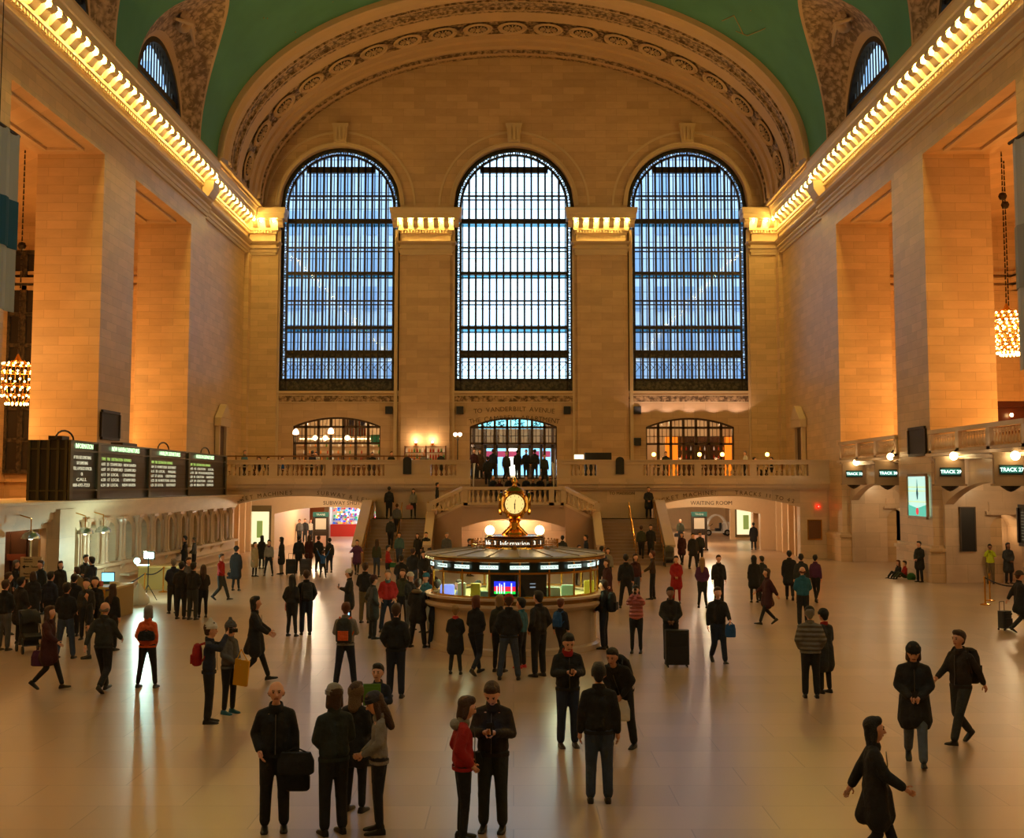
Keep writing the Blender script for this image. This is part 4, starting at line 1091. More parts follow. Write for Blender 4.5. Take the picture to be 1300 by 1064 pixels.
BT = ['TICKETS', 'INFORMATION', 'METRO-NORTH', 'INFORMATION', 'INFORMATION', 'METRO-NORTH', 'INFORMATION', 'TICKETS', 'MTA']
for k in range(9):
    a = radians(3.1 - 90 - 70 - 20 + 10 + 20 * k); body = BT[k]
    x, y = (rg + .02) * cos(a), (rg + .02) * sin(a)
    q = MB(); q.box(-.24, .24, -.015, .0, -.045, .045); o = q.build('lit_sign', bsg, I, loc=(x, y, 2.19)); o.rotation_euler = (0, 0, a + pi / 2)
    o2 = text('lettering', body, .085, mat('sign_ink', (.12, .2, .18)), (0, -.02, .0), ROTF, o, ext=.002); o2.scale = (.8, 1, 1)
m = MB(); m.lathe([(2.42, 2.42), (2.38, 2.46), (1.15, 2.58), (1.1, 2.56)], n=36, cap=False)
for k in range(18):
    a = radians(3.1 - 90 + 20 * k); m.tube((2.40 * cos(a), 2.40 * sin(a), 2.465), (1.15 * cos(a), 1.15 * sin(a), 2.59), .02, n=4)
m.build('roof', mat('booth_roof', (.62, .58, .52), rough=.4, metal=.2), I)
m = MB(); m.lathe([(1.2, 2.56), (1.2, 2.36), (0, 2.36)], n=36, cap=False); m.lathe([(2.15, 2.36), (0, 2.37)], n=36, cap=False); m.build('booth_ceiling', WHITE, I)
m = MB()
for k in range(48):
    a = 2 * pi * k / 48; r = 1.16; m.tube((r * cos(a), r * sin(a), 2.56), (r * cos(a), r * sin(a), 2.78), .012, n=4); m.ball((r * cos(a), r * sin(a), 2.79), .02, 5)
m.lathe([(1.15, 2.68), (1.17, 2.68), (1.17, 2.70), (1.15, 2.70)], n=36, cap=False)
m.tube((0, -1.2, 2.62), (0, -1.24, 2.62), .06, n=12)
m.build('gallery_rail', BRASS, I)
m = MB(); m.lathe([(.80, 2.56), (.76, 2.62), (.74, 2.84), (.80, 2.88), (.80, 2.90), (.35, 2.94), (0, 2.94)], n=32, cap=False); m.build('drum', BRASS, I, smooth=True)
for body, a, w in (('Information', -90, 1.), ('3', -130, .7), ('3', -50, .7), ('Info', -150, .7), ('1', -32, .7)):
    t = radians(a); r = .81
    text('lettering', body, .165, emis('lit_cream_letters', (1., .95, .85), 1.6), (r * cos(t), r * sin(t) - .02, 2.72), (pi / 2, 0, t + pi / 2), I, ext=.004)
m = MB(); m.lathe([(.795, 2.63), (.795, 2.83)], n=32, cap=False); m.build('drum_band', mat('drum_band_dark', (.28, .18, .08), rough=.6), I)
# things inside the booth
def inb(o): return o
mon = tag(empty('display_monitor', (BC[0] - .28, BC[1] - 1.95, 1.42), radians(-7)), 'booth monitor showing blue, red and green bars', 'monitor')
q = MB(); q.box(-.36, .36, 0, .06, .03, .58); q.build('housing', DARK, mon)
q = MB(); q.box(-.24, .3, -.012, 0, .10, .16); q.build('screen_green', emis('screen_green', (.10, .9, .25), 1.4), mon)
q = MB(); q.box(-.24, .3, -.012, 0, .165, .28); q.build('screen_red', emis('screen_red', (.95, .15, .25), 1.4), mon)
q = MB(); q.box(-.24, .3, -.012, 0, .285, .41); q.build('screen_blue', emis('screen_blue', (.15, .2, .95), 1.4), mon)
q = MB()
for x, z in ((-.17, .3), (-.1, .36), (-.05, .33), (.02, .38), (.2, .37)): q.box(x - .015, x + .015, -.014, -.01, .11, z)
q.build('screen_lines', emis('screen_white', (.9, .9, 1.), 1.3), mon)
p2 = tag(empty('display_monitor', (BC[0] + .45, BC[1] - 1.93, 1.42), radians(12)), 'dark booth monitor right of the coloured one', 'monitor')
q = MB(); q.box(-.36, .36, 0, .06, .03, .60); q.build('housing', mat('dark_screen', (.13, .14, .18), rough=.2), p2)
q = MB(); q.box(-.07, .07, -.01, 0, .25, .28); q.box(-.07, .07, -.01, 0, .34, .36); q.build('screen_text', emis('screen_grey', (.6, .65, .7), .8), p2)
INSIDE = [(-1.75, -.9, .18, .22, (.45, .5, .85), 'blue screen standing behind the left end of the booth glass', 1.2), (-1.0, -1.5, .12, .3, (.75, .68, .2), 'yellow leaflet rack left of the coloured monitor', 0), (1.95, -.6, .13, .3, (.70, .62, .2), 'yellow leaflet box near the right end of the booth', 0),
          (.95, -1.7, .2, .22, (.75, .85, .75), 'pale papers stacked right of the dark monitor', 0), (1.35, -1.3, .16, .24, (.62, .78, .72), 'pale green box on the booth desk at the right', 0), (-.75, -1.75, .12, .12, (.45, .6, .6), 'small teal box by the left side of the coloured monitor', 0), (-1.35, -1.4, .1, .3, (.8, .85, .8), 'white stand behind the left booth panes', 0)]
for x, y, w, h, c, lab, e in INSIDE:
    q = MB(); q.box(-w, w, -.1, .1, 0, h); q.box(-w * .9, w * .9, -.09, .09, h, h + .03)
    o = q.build('desk_item', mat('desk_' + lab[:12], c, emit=c if e else None, estr=e), loc=(BC[0] + x, BC[1] + y, 1.42)); o.name = {'b': 'blue_screen', 'y': 'leaflet_rack', 'p': 'paper_stack', 's': 'small_box', 'w': 'white_stand'}[lab[0]]; tag(o, lab, {'b': 'screen', 'y': 'rack', 'p': 'papers', 's': 'box', 'w': 'stand'}[lab[0]])
m = MB(); m.lathe([(.75, 1.3), (.75, 2.36)], n=16, cap=False); m.lathe([(.7, 1.3), (1.5, 1.3), (2.1, 1.4)], n=24, cap=False); m.build('inner_desk', mat('desk_wood', (.72, .68, .50)), I)
m = MB()
for k in range(12):
    a = 2 * pi * k / 12; m.tube((1.7 * cos(a), 1.7 * sin(a), 2.33), (1.7 * cos(a), 1.7 * sin(a), 2.35), .12, n=10)
m.build('ceiling_lamp', emis('booth_lamp', (.92, 1., .74), 34.), I)
for k in range(6): a = pi / 6 + pi / 3 * k; LATE.append((BC[0] + 1.35 * cos(a), BC[1] + 1.35 * sin(a), 2.2, 16, (.95, 1., .62), .05))
# the four faced clock
K = tag(empty('clock', (BC[0], BC[1], 2.94)), 'brass four faced clock with glowing opal dials on top of the booth', 'clock')
m = MB(); m.lathe([(.34, 0), (.30, .06), (.16, .12), (.13, .30), (.17, .36), (.12, .40), (.22, .42), (.24, .46), (.16, .50)], n=20, cap=False)
for k in range(4):
    a = pi / 4 + k * pi / 2; m.tube((.45 * cos(a), .45 * sin(a), -.02), (.15 * cos(a), .15 * sin(a), .2), .04, n=6)
m.build('pedestal', BRASS, K, smooth=True)
zc = .80; m = MB()
m.ball((0, 0, zc), .385, 20, sz=1.02)
m.lathe([(.22, zc + .28), (.28, zc + .34), (.20, zc + .42), (.07, zc + .48), (.05, zc + .54), (.085, zc + .58), (.06, zc + .66), (.0, zc + .72)], n=14, cap=False)
for k in range(4):
    a = k * pi / 2 + pi / 4; p = (.30 * cos(a), .30 * sin(a)); m.tube((p[0] * .9, p[1] * .9, zc - .32), (p[0] * 1.18, p[1] * 1.18, zc), .045, .05, 6); m.tube((p[0] * 1.18, p[1] * 1.18, zc), (p[0] * .9, p[1] * .9, zc + .32), .05, .045, 6)
m.build('case', BRASS, K, smooth=True)
dial = emis('opal_dial', (1., .84, .50), 1.05)
for k in range(4):
    a = -pi / 2 + k * pi / 2; d = Vector((cos(a), sin(a), 0)); c = d * .40 + Vector((0, 0, zc))
    q = MB(); q.lathe([(0, .035), (.15, .03), (.26, .0)], n=28, cap=False); q.xf(d.to_track_quat('Z', 'Y').to_matrix().to_4x4()); o = q.build('dial', dial, K, smooth=True, loc=c)
    q = MB(); q.lathe([(.255, -.04), (.255, .02), (.29, .03), (.31, .0), (.31, -.05)], n=28, cap=False); q.xf(d.to_track_quat('Z', 'Y').to_matrix().to_4x4()); q.build('bezel', BRASS, o, smooth=True)
    if k in (0,):
        q = MB(); q.tube((0, -.055, .02), (.012, -.055, -.20), .011, .006, 6); q.tube((0, -.055, -.02), (.02, -.055, .12), .008, n=5); q.tube((.0, -.058, .0), (-.008, -.058, -.13), .014, .008, 6); q.ball((0, -.055, 0), .022, 8); q.build('hands', DARK, o)
        q = MB()
        for j in range(12):
            t = 2 * pi * j / 12; q.box(.215 * sin(t) - .008, .215 * sin(t) + .008, -.045, -.03, .215 * cos(t) - .014, .215 * cos(t) + .014)
        q.build('numerals', mat('numeral_brown', (.45, .3, .12)), o)
for s in (-1, 1):
    q = MB(); q.ball((0, 0, 0), .125, 14); l = q.build('globe_lamp', GLOBE, smooth=True, loc=(BC[0] + s * .66, BC[1] - .35, 3.05)); tag(l, 'glowing opal globe on the booth roof, %s of the clock' % ('left' if s < 0 else 'right'), 'lamp')
    q = MB(); q.lathe([(.03, -.14), (.06, -.12), (.03, -.09)], n=10); q.build('stem', BRASS, l)

# ---------- chandeliers ----------
def chandelier(loc, lab, sc=1.):
    c = tag(empty('chandelier', loc), lab, 'chandelier', 'aisle chandeliers')
    m = MB(); prof = [(.28, .95), (.62, .80), (.74, .45), (.72, -.1), (.62, -.55), (.42, -.92)]
    for k in range(12):
        a = 2 * pi * k / 12; m.path([(r * sc * cos(a), r * sc * sin(a), z * sc) for r, z in prof], .018, 4)
    for r, z in prof: m.lathe([(r * sc - .02, z * sc - .03), (r * sc + .02, z * sc - .03), (r * sc + .02, z * sc + .03), (r * sc - .02, z * sc + .03)], n=24, cap=False)
    m.lathe([(.0, .9 * sc), (.2, .95 * sc), (.1, 1.15 * sc), (.03, 1.3 * sc)], n=10)
    m.build('frame', BRASS, c, smooth=True)
    m = MB(); zz = 1.3 * sc
    while loc[2] + zz < 19.35: m.tube((0, 0, zz), (0, 0, zz + .22), .04, .025, 5); zz += .27
    m.ball((0, 0, 6.2), .2, 8); m.build('chain', BRZ, c)
    b = MB(); b.ball((0, 0, 0), .052, 6); src = None
    for r, z, n in ((.64, .84, 14), (.78, .48, 16), (.78, .12, 12), (.76, -.25, 14), (.66, -.6, 12), (.46, -.95, 16)):
        for k in range(n):
            a = 2 * pi * (k + .5 * (n % 4)) / n; p = (r * sc * cos(a), r * sc * sin(a), z * sc)
            if src is None: src = b.build('light_bulb', CHB, c); src.location = p
            else: copy_obj(src, c, p)
    return c
xl = -22.2; chandelier((xl, 54.0, 8.8), 'glowing bulb covered chandelier hanging at the left edge behind the pier')
chandelier((22.2, 54.1, 11.1), 'glowing bulb covered chandelier hanging at the right edge, nearer the pier')
chandelier((23.0, 55.8, 11.1), 'second glowing chandelier partly behind the other at the right edge', .9)
# tall window at the end of the left aisle
w = empty('window_30'); struct(w, 'dark bronze window in the aisle behind the left chandelier', 'window')
m = MB(); m.box(-29.0, -27.2, 69.0, 69.15, 5., 17.6)
m.build('glass_pane', mat('dark_aisle_glass', (.16, .15, .15), rough=.15), w)
m = MB()
for x in (-29., -28.1, -27.2): m.box(x - .14, x + .14, 68.85, 69.1, 5, 17.6)
z = 5.
while z < 17.7: m.box(-29., -27.1, 68.88, 69.1, z - .12, z + .12); z += 1.8
m.build('frame', BRZO, w)
# restaurant front seen over the right gallery
m = MB(); m.box(24.8, 29, 62, 62.2, 5.2, 8.4); m.box(24.6, 29, 61.6, 62.3, 8.2, 8.5)
o = m.build('restaurant_front', mat('red_mahogany', (.30, .10, .05), rough=.3)); tag(o, 'dark red wooden shop front above the gallery at the right edge', 'shop front')
m = MB(); m.box(26.2, 28.8, 61.9, 61.98, 6.6, 7.4); m.build('window_light', mat('pale_pane', (.5, .6, .6), emit=(.6, .75, .75), estr=.6), o)
m = MB(); m.ball((24.9 + .5, 61.7, 7.8), .1, 8); m.build('lamp', emis('small_warm_lamp', (1., .8, .5), 20.), o)
# hanging banners
for s, (pxa, pya, pyb), c1, c2, lab in ((-1, (9, 163, 395), (.62, .68, .76), (.05, .33, .50), 'pale grey and blue hanging banner at the left edge'), (1, (1296, 172, 470), (.66, .68, .74), (.55, .57, .62), 'plain pale grey hanging banner at the right edge')):
    X = s * 14.0; off = pxa - CX; Y = X * FOC / off
    zt_ = atX(pxa, pya, X)[2]; zb_ = atX(pxa, pyb, X)[2]
    n = 12; rows = []
    yy0 = Y - 2.4
    def bb(mt, z0, z1, nm, par=None):
        q = MB(); R_ = []
        for j in range(n + 1):
            y = yy0 + 2.4 * j / n; x = X + .05 * sin(j * 1.7)
            R_.append([(x, y, z0), (x, y, z1), (x + .02, y, z1), (x + .02, y, z0)])
        q.grid(R_, close=True); q.poly(R_[0]); q.poly(R_[-1]); return q.build(nm, mt, par, smooth=False)
    o = bb(mat('banner_cloth_%d' % s, c1, rough=.9), zb_, zt_, 'hanging_banner'); tag(o, lab, 'banner')
    bb(mat('banner_patch_%d' % s, c2, rough=.9), zb_ + (zt_ - zb_) * .35, zb_ + (zt_ - zb_) * .62, 'printed_patch', o).location = (-s * .03, 0, 0)
    q = MB(); q.tube((X, yy0 - .1, zt_), (X, Y + .1, zt_), .05); q.tube((X, Y - 1.2, zt_), (X, Y - 1.2, 29), .015); q.build('pole', BRZ, o)
# carved door surrounds on the side walls of the balcony
for s in (-1, 1):
    X = s * 18.45; Y = X * FOC / ((1013 - CX) if s > 0 else (283 - CX)) * 1.0
    Y = 77.6 if s > 0 else 76.0
    m = MB(); m.box(X - s * .25, X, Y - 1.1, Y - .8, 4.6, 7.9); m.box(X - s * .25, X, Y + .8, Y + 1.1, 4.6, 7.9); m.box(X - s * .4, X, Y - 1.3, Y + 1.3, 7.9, 8.4)
    m.prism([(Y - 1.3, 8.4), (Y + 1.3, 8.4), (Y, 9.3)], 'x', *sorted((X - s * .45, X)))
    o = m.build('door_%d' % (5 if s > 0 else 6), STP); struct(o, 'small pedimented side door on the %s end of the balcony' % ('right' if s > 0 else 'left'), 'door')
    m = MB(); m.box(X - s * .08, X, Y - .8, Y + .8, 4.6, 7.9); m.build('door_leaf', mat('dark_walnut', (.3, .2, .12)), o)
# ---------- lights of the place ----------
def lamp(x, y, z, w, col=(1., .72, .42), r=.12, nm='lamp_light'):
    l = bpy.data.lights.new(nm, 'POINT'); l.energy = w; l.color = col; l.shadow_soft_size = r
    o = bpy.data.objects.new(nm, l); COL.objects.link(o); o.location = (x, y, z); return o
def downlight(x, y, z, w, lab, col=(1., .78, .5)):
    m = MB(); m.lathe([(.14, 0), (.14, .05), (0, .05)], n=12, cap=False); m.ball((0, 0, -.02), .10, 8); o = m.build('ceiling_lamp', DOWN, loc=(x, y, z)); tag(o, lab, 'lamp', 'passage ceiling lamps')
    lamp(x, y, z - .25, w, col)
for s, nm in ((-1, 'left'), (1, 'right')):
    for k, (x, y, z, w) in enumerate(((s * 12.3, 75.3, 3.8, 380), (s * 9.5, 86, 3.4, 380), (s * 13.5, 88, 3.4, 380), (s * 9.5, 98, 3.4, 420), (s * 12.5, 107, 3.4, 420))):
        downlight(x, y, z, w, ['round ceiling lamp in the entrance bay of the %s passage', 'ceiling lamp in the %s passage, near the stair side', 'ceiling lamp in the %s passage, near the outer wall', 'ceiling lamp half way down the %s passage', 'ceiling lamp at the far end of the %s passage'][k] % nm)
lamp(0, 69.6, 2.6, 330, (1., .66, .36)); lamp(-2.8, 69.6, 2.6, 200, (1., .66, .36)); lamp(2.8, 69.6, 2.6, 200, (1., .66, .36))
for s in (-1, 1):
    for y in (34, 48, 62.7):
        lamp(s * 23.5, y, 10.5, 800, (1., .47, .12), .3, 'aisle_light')
        lamp(s * 22.4, y + 3.5, 6.8, 200, (1., .47, .12), .3, 'aisle_light')
for a, b in bays:
    c = (a + b) / 2
    lamp(20.5, c + 2.5, 4.1, 70, (1., .72, .38)); lamp(22, c - 2, 3.8, 50, (1., .72, .38))
    lamp(17.6, c + 2.4, 5.0, 22, (1., .8, .5)); lamp(17.6, c - 2.4, 5.0, 22, (1., .8, .5))
for q_ in LATE: lamp(*q_)
for q_ in lamp_pts: lamp(*q_, 14, (1., .72, .38))
for y in (45, 47.1, 49.2): lamp(XT - 1.6, y, 2.5, 60, (.85, 1., .6))
for y in (54, 60, 66): lamp(XT - 1.6, y, 2.6, 10, (1., .7, .4))
lamp(-17.1, 41.6, 3.05, 30, (1., .65, .35), .04)
for x in (-2, 2): lamp(x, 88, 8.8, 150, (1., .75, .5))
for x in (-14, -10, 10, 14): lamp(x, 86.2, 8.6, 110, (1., .68, .38))
# ---------- world: bright overcast afternoon ----------
W = bpy.data.worlds.new('sky'); SC.world = W; W.use_nodes = True
bgn = W.node_tree.nodes['Background']; bgn.inputs[0].default_value = (*lin((.80, .92, 1.)), 1); bgn.inputs[1].default_value = 2.5
# ---------- camera and view ----------
cd = bpy.data.cameras.new('camera'); cam = bpy.data.objects.new('camera', cd); COL.objects.link(cam); SC.camera = cam
cd.sensor_fit = 'HORIZONTAL'; cd.sensor_width = 36; cd.lens = FOC / 1300 * 36
cam.location = (0, 0, EYE); cam.rotation_euler = (pi / 2 + TILT, 0, 0)
cd.shift_x = (650 - CX) / 1300; cd.shift_y = -(532 - CY) / 1300
cd.clip_end = 500
SC.view_settings.view_transform = 'Standard'; SC.view_settings.look = 'None'; SC.view_settings.gamma = 1; SC.view_settings.use_curve_mapping = False
SC.view_settings.exposure = 0.18
SC.cycles.use_denoising = True
SC.cycles.max_bounces = 8; SC.cycles.diffuse_bounces = 4; SC.cycles.transparent_max_bounces = 12
SC.cycles.sample_clamp_indirect = 6
# ---------- props ----------
WOOD = mat('warm_wood', (.50, .32, .17), rough=.45, var=.15, vscale=6); LWOOD = mat('pale_table_top', (.80, .70, .42), rough=.4)
def simple(name, mb, m_, loc, label, cat, rz=0., group=None, smooth=False):
    o = mb.build(name, m_, loc=loc, smooth=smooth); o.rotation_euler = (0, 0, rz); return tag(o, label, cat, group)
def boxmb(*a):
    m = MB(); m.box(*a); return m
# shops and stands in the passages
def mapstand(px, fy, label):
    x, y, _ = atZ(px, fy, 0); o = empty('map_stand', (x, y, 0), 0, label, 'sign stand')
    m = MB(); m.box(-.55, .55, -.18, .18, 0, .12); m.box(-.5, -.4, -.12, .12, .1, 2.35); m.box(.4, .5, -.12, .12, .1, 2.35); m.box(-.5, .5, -.1, .1, 1.08, 1.28); m.box(-.5, .5, -.06, .1, .15, 1.1); m.box(-.5, .5, -.04, .1, 1.2, 2.2); m.build('frame', mat('stand_bronze', (.26, .20, .15), rough=.4, metal=.4), o)
    m = MB(); m.box(-.5, .5, -.14, .14, 2.2, 2.5); m.build('header', mat('teal_sign', (.10, .34, .30), emit=(.1, .4, .34), estr=.25), o)
    text('lettering', 'TRAINS', .17, mat('sign_white', (.85, .9, .85)), (0, -.15, 2.34), ROTF, o)
    m = MB(); m.box(-.34, .34, -.08, -.06, 1.4, 2.1); m.build('map_panel', mat('map_paper', (.86, .82, .76)), o)
    m = MB(); m.box(-.34, .34, -.08, -.06, .3, 1.0); m.tube((.1, -.1, .6), (.1, -.08, .6), .2, n=12); m.build('lower_panel', mat('map_pink', (.78, .62, .56)), o); return o
mapstand(407, 700, 'tall brown map stand with a green header in the left passage'); mapstand(888, 699, 'tall brown map stand with a green header in the right passage')
# newsstand
x0, y0, _ = atZ(424, 681, 0); x1 = atZ(470, 681, 0)[0]; x0 = -15.2
N = empty('newsstand', (x0, y0, 0), 0, 'bright newsstand with rows of coloured magazines at the end of the left passage', 'shop')
Wd = 9.4
m = MB(); m.box(0, Wd, 1.2, 1.4, 0, 3.5); m.box(0, Wd, 0, 1.3, 2.9, 3.5); m.box(-.1, 0, 0, 1.3, 0, 3.5); m.box(Wd, Wd + .1, 0, 1.3, 0, 3.5); m.build('booth_shell', mat('shop_white', (.85, .85, .85)), N)
m = MB(); m.box(0.1, 4.6, -.4, .2, 0, 1.0); m.build('counter', mat('shop_red', (.75, .16, .12), rough=.4), N)
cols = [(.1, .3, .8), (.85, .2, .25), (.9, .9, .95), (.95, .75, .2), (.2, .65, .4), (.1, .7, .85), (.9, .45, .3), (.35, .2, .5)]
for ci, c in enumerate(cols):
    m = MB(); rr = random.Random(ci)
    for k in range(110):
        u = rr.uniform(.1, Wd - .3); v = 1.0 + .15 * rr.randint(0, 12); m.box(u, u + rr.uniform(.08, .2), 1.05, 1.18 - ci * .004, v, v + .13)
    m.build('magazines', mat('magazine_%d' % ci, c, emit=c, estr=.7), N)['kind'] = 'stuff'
m = MB()
for u in (1.2, 3.2, 5.4, 7.6): m.box(u, u + 1., .2, .5, 2.84, 2.9)
m.build('light_strip', emis('shop_strip', (.9, .97, 1.), 14.), N)
lamp(x0 + 3, y0 - .8, 2.7, 160, (.85, .95, 1.)); lamp(x0 + 7, y0 - .8, 2.7, 160, (.9, .95, 1.))
p = atZ(392, 690, 0); simple('passage_door', boxmb(-.75, .75, -.05, .05, 0, 2.9), mat('orange_door', (.66, .36, .14), rough=.5), (-16.9, 104, 0), 'orange wooden door at the side of the left passage', 'door')
# shop windows on the outer side of both passages
for s, px, lab in ((-1, 332, 'lit white display window at the left of the left passage'), (1, 945, 'lit white display case at the right of the right passage')):
    y = 79.9 if s < 0 else 94.9; x = (px - CX) / FOC * y
    o = empty('display_case', (x, y, 0), 0, lab, 'display case'); m = MB()
    w = .62 if s < 0 else .72
    m.box(-w - .12, -w, -.12, 0, .3, 2.6); m.box(w, w + .12, -.12, 0, .3, 2.6); m.box(-w - .12, w + .12, -.12, 0, 2.5, 2.9); m.box(-w - .12, w + .12, -.12, 0, .2, .4); m.build('frame', mat('case_frame', (.50, .44, .30), rough=.4, metal=.4), o)
    m = MB(); m.box(-w, w, -.06, -.03, .4, 2.5); m.build('lit_glass', mat('case_light', (.85, .92, .8), emit=(.95, .93, .75), estr=.8), o)
    m = MB(); m.box(-w * .3, w * .3, -.09, -.06, .8, 1.9); m.build('poster', mat('case_poster', (.55, .66, .35), emit=(.55, .66, .35), estr=.4), o)
# small patrol vehicle in the right passage
x, y, _ = atZ(911, 680, 0); V = empty('utility_cart', (x, y, 0), 0, 'small white one seat electric cart parked in the right passage', 'vehicle')
m = MB(); ar = [(-1.25 + 1.15 * (1 - cos(t)) , .35 + 1.75 * sin(t)) for t in [pi * k / 14 for k in range(15)]]
for yy in (-.5, .5):
    for a, b in zip(ar[:-1], ar[1:]): m.tube((a[0], yy, a[1]), (b[0], yy, b[1]), .09, n=6)
m.box(-1.3, .9, -.55, .55, .28, .45); m.prism([(-1.45, .3), (-1.1, .95), (-.9, .95), (-.9, .3)], 'y', -.55, .55); m.prism([(.5, .4), (.5, 1.15), (.75, 1.45), (1.25, 1.4), (1.3, .5)], 'y', -.5, .5); m.build('body', mat('cart_white', (.88, .88, .88), rough=.25), V)
for wx in (-1.05, .95):
    for wy in (-.55, .55): m = MB(); m.tube((wx, wy - .09, .32), (wx, wy + .09, .32), .32, n=18); w_ = m.build('wheel', mat('tyre', (.05, .05, .05), rough=.8), V); m = MB(); m.tube((wx, wy - .1, .32), (wx, wy + .1, .32), .17, n=12); m.build('hub', mat('hub_grey', (.7, .7, .7), metal=.8, rough=.3), w_)
m = MB(); m.box(-.25, .35, -.3, .3, .45, .75); m.box(.2, .4, -.3, .3, .7, 1.3); m.build('seat', mat('seat_dark', (.12, .13, .16)), V)
m = MB(); m.path([(-.9, 0, .9), (-.55, 0, 1.15)], .03); m.tube((-.55, -.15, 1.17), (-.55, .15, 1.17), .03); m.build('steering_bar', DARK, V)
V.scale = (.78, .78, .82)
# work lamp, desks, barriers at the left
x, y, _ = atZ(184, 764, 0); WLx, WLy = x, y
L = empty('work_lamp', (x, y + .3, 0), 0, 'dazzling greenish white work lamp on a stand by the ticket counter', 'lamp')
m = MB()
for k in range(3): a = 2 * pi * k / 3; m.tube((.35 * cos(a), .35 * sin(a), .02), (0, 0, .6), .015)
m.tube((0, 0, .5), (0, 0, 1.6), .02); m.build('stand', DARK, L)
m = MB(); m.box(-.2, .2, .05, .15, 1.5, 1.8); m.build('housing', DARK, L)
m = MB(); m.box(-.16, .16, -.0, .05, 1.56, 1.74); m.build('lamp_face', emis('work_light', (.78, 1., .92), 110.), L)
m = MB(); m.ball((-.45, .1, 1.45), .12, 10); m.tube((-.45, .1, 1.3), (0, .1, 1.3), .02); m.build('second_head', emis('work_light_dim', (.7, 1., .95), 8.), L)
lamp(x - .3, y + .75, 1.9, 260, (.70, 1., .82), .1, 'work_light_back')
def desk(px, fy, w, d, h, lab, rz=0., mt=None):
    x, y, _ = atZ(px, fy, 0); o = empty('desk', (x, y, 0), rz, lab, 'desk')
    m = MB(); m.box(-w, w, -d, d, h - .06, h); m.build('table_top', mt or LWOOD, o)
    m = MB(); m.box(-w + .03, w - .03, -d + .03, d - .03, 0, h - .06); m.build('front_panel', mat('desk_panel_yellow', (.62, .52, .25), rough=.5), o); return x, y
x, y = desk(138, 782, .55, .9, 1.0, 'yellow fronted reception desk covered with papers beside the white plastic bags')
for k, (dx, dy, c, lab) in enumerate(((-.2, -.5, 'rd', 'red and white box on the yellow reception desk, front'), (.2, -.1, 'wh', 'white papers on the yellow reception desk, middle'), (-.25, .4, 'gn', 'green box at the back of the yellow reception desk'))):
    simple('desk_box', boxmb(-.13, .13, -.1, .1, 0, .16 - .04 * k), mat('paper_' + c, {'rd': (.72, .3, .3), 'wh': (.85, .85, .8), 'gn': (.2, .45, .35)}[c]), (x + dx, y + dy, 1.0), lab, 'box')
m = MB(); m.box(-.22, .22, -.02, .02, 0, .36); o = simple('computer_screen', m, DARK, (x - .3, y + .75, 1.0), 'glowing blue computer screen behind the folded arms man', 'screen'); m = MB(); m.box(-.2, .2, .02, .025, .03, .33); m.box(-.2, .2, -.025, -.02, .03, .33); m.build('screen_glass', emis('pc_screen', (.5, .85, 1.), 2.), o)
desk(203, 748, .85, .35, .95, 'low yellow desk behind the brass barrier posts', .1)
for px, fy, w, h, lab in ((151, 778, .32, .62, 'large clear white plastic sack on the floor beside the reception desk'), (176, 768, .36, .75, 'second white plastic sack on the floor, nearer the lamp')):
    x, y, _ = atZ(px, fy, 0); m = MB(); rows = []
    for z, q in ((0, .8), (.12, 1.), (.35, .95), (.6, .7), (.85, .3), (1., .18)): rows.append([(w * q * (1 + .12 * sin(5 * i + z * 9)) * cos(2 * pi * i / 14), w * .8 * q * (1 + .1 * cos(4 * i)) * sin(2 * pi * i / 14), z * h) for i in range(14)])
    m.grid(rows, close=True); m.poly(rows[-1]); simple('plastic_sack', m, mat('plastic_film', (.80, .82, .78), rough=.25), (x, y, 0), lab, 'sack', smooth=True)
def stanchion(px, fy, lab, h=1.0):
    x, y, _ = atZ(px, fy, 0); o = empty('barrier_post', (x, y, 0), 0, lab, 'barrier post'); m = MB(); m.lathe([(.18, 0), (.18, .03), (.05, .06)], n=14); m.build('foot', BRASS, o, smooth=True)
    m = MB(); m.lathe([(.03, .05), (.03, h - .1), (.045, h - .08), (.045, h), (.0, h + .01)], n=10); m.build('post', BRASS, o, smooth=True); return Vector((x, y, h - .06))
P1 = stanchion(183, 762, 'brass barrier post nearest the dazzling work lamp'); P2 = stanchion(207, 752, 'brass barrier post before the low yellow desk'); P3 = stanchion(131, 790, 'brass barrier post right of the folded arms man')
P4 = stanchion(1251, 768, 'brass barrier post at the right gate, nearer the viewer'); P5 = stanchion(1257, 763, 'brass barrier post at the right gate, the farther of the pair'); P6 = stanchion(1299, 782, 'brass barrier post cut by the right edge')
def belt(a, b, lab):
    m = MB(); n = 10
    for k in range(n):
        p = a.lerp(b, k / n); q = a.lerp(b, (k + 1) / n); p.z -= .12 * sin(pi * k / n); q.z -= .12 * sin(pi * (k + 1) / n)
        m.add([p, q, q + Vector((0, 0, .05)), p + Vector((0, 0, .05)), p + Vector((0, .006, 0)), q + Vector((0, .006, 0)), q + Vector((0, .006, .05)), p + Vector((0, .006, .05))], [(0, 1, 2, 3), (7, 6, 5, 4), (0, 4, 5, 1), (3, 2, 6, 7)])
    tag(m.build('barrier_belt', mat('belt_navy', (.08, .10, .16), rough=.8)), lab, 'barrier belt')
belt(P1, P2, 'dark barrier belt strung in front of the low yellow desk'); belt(P3, P1, 'dark barrier belt between the reception desk and the lamp post'); belt(P4, P6, 'dark barrier belt at the right gate')
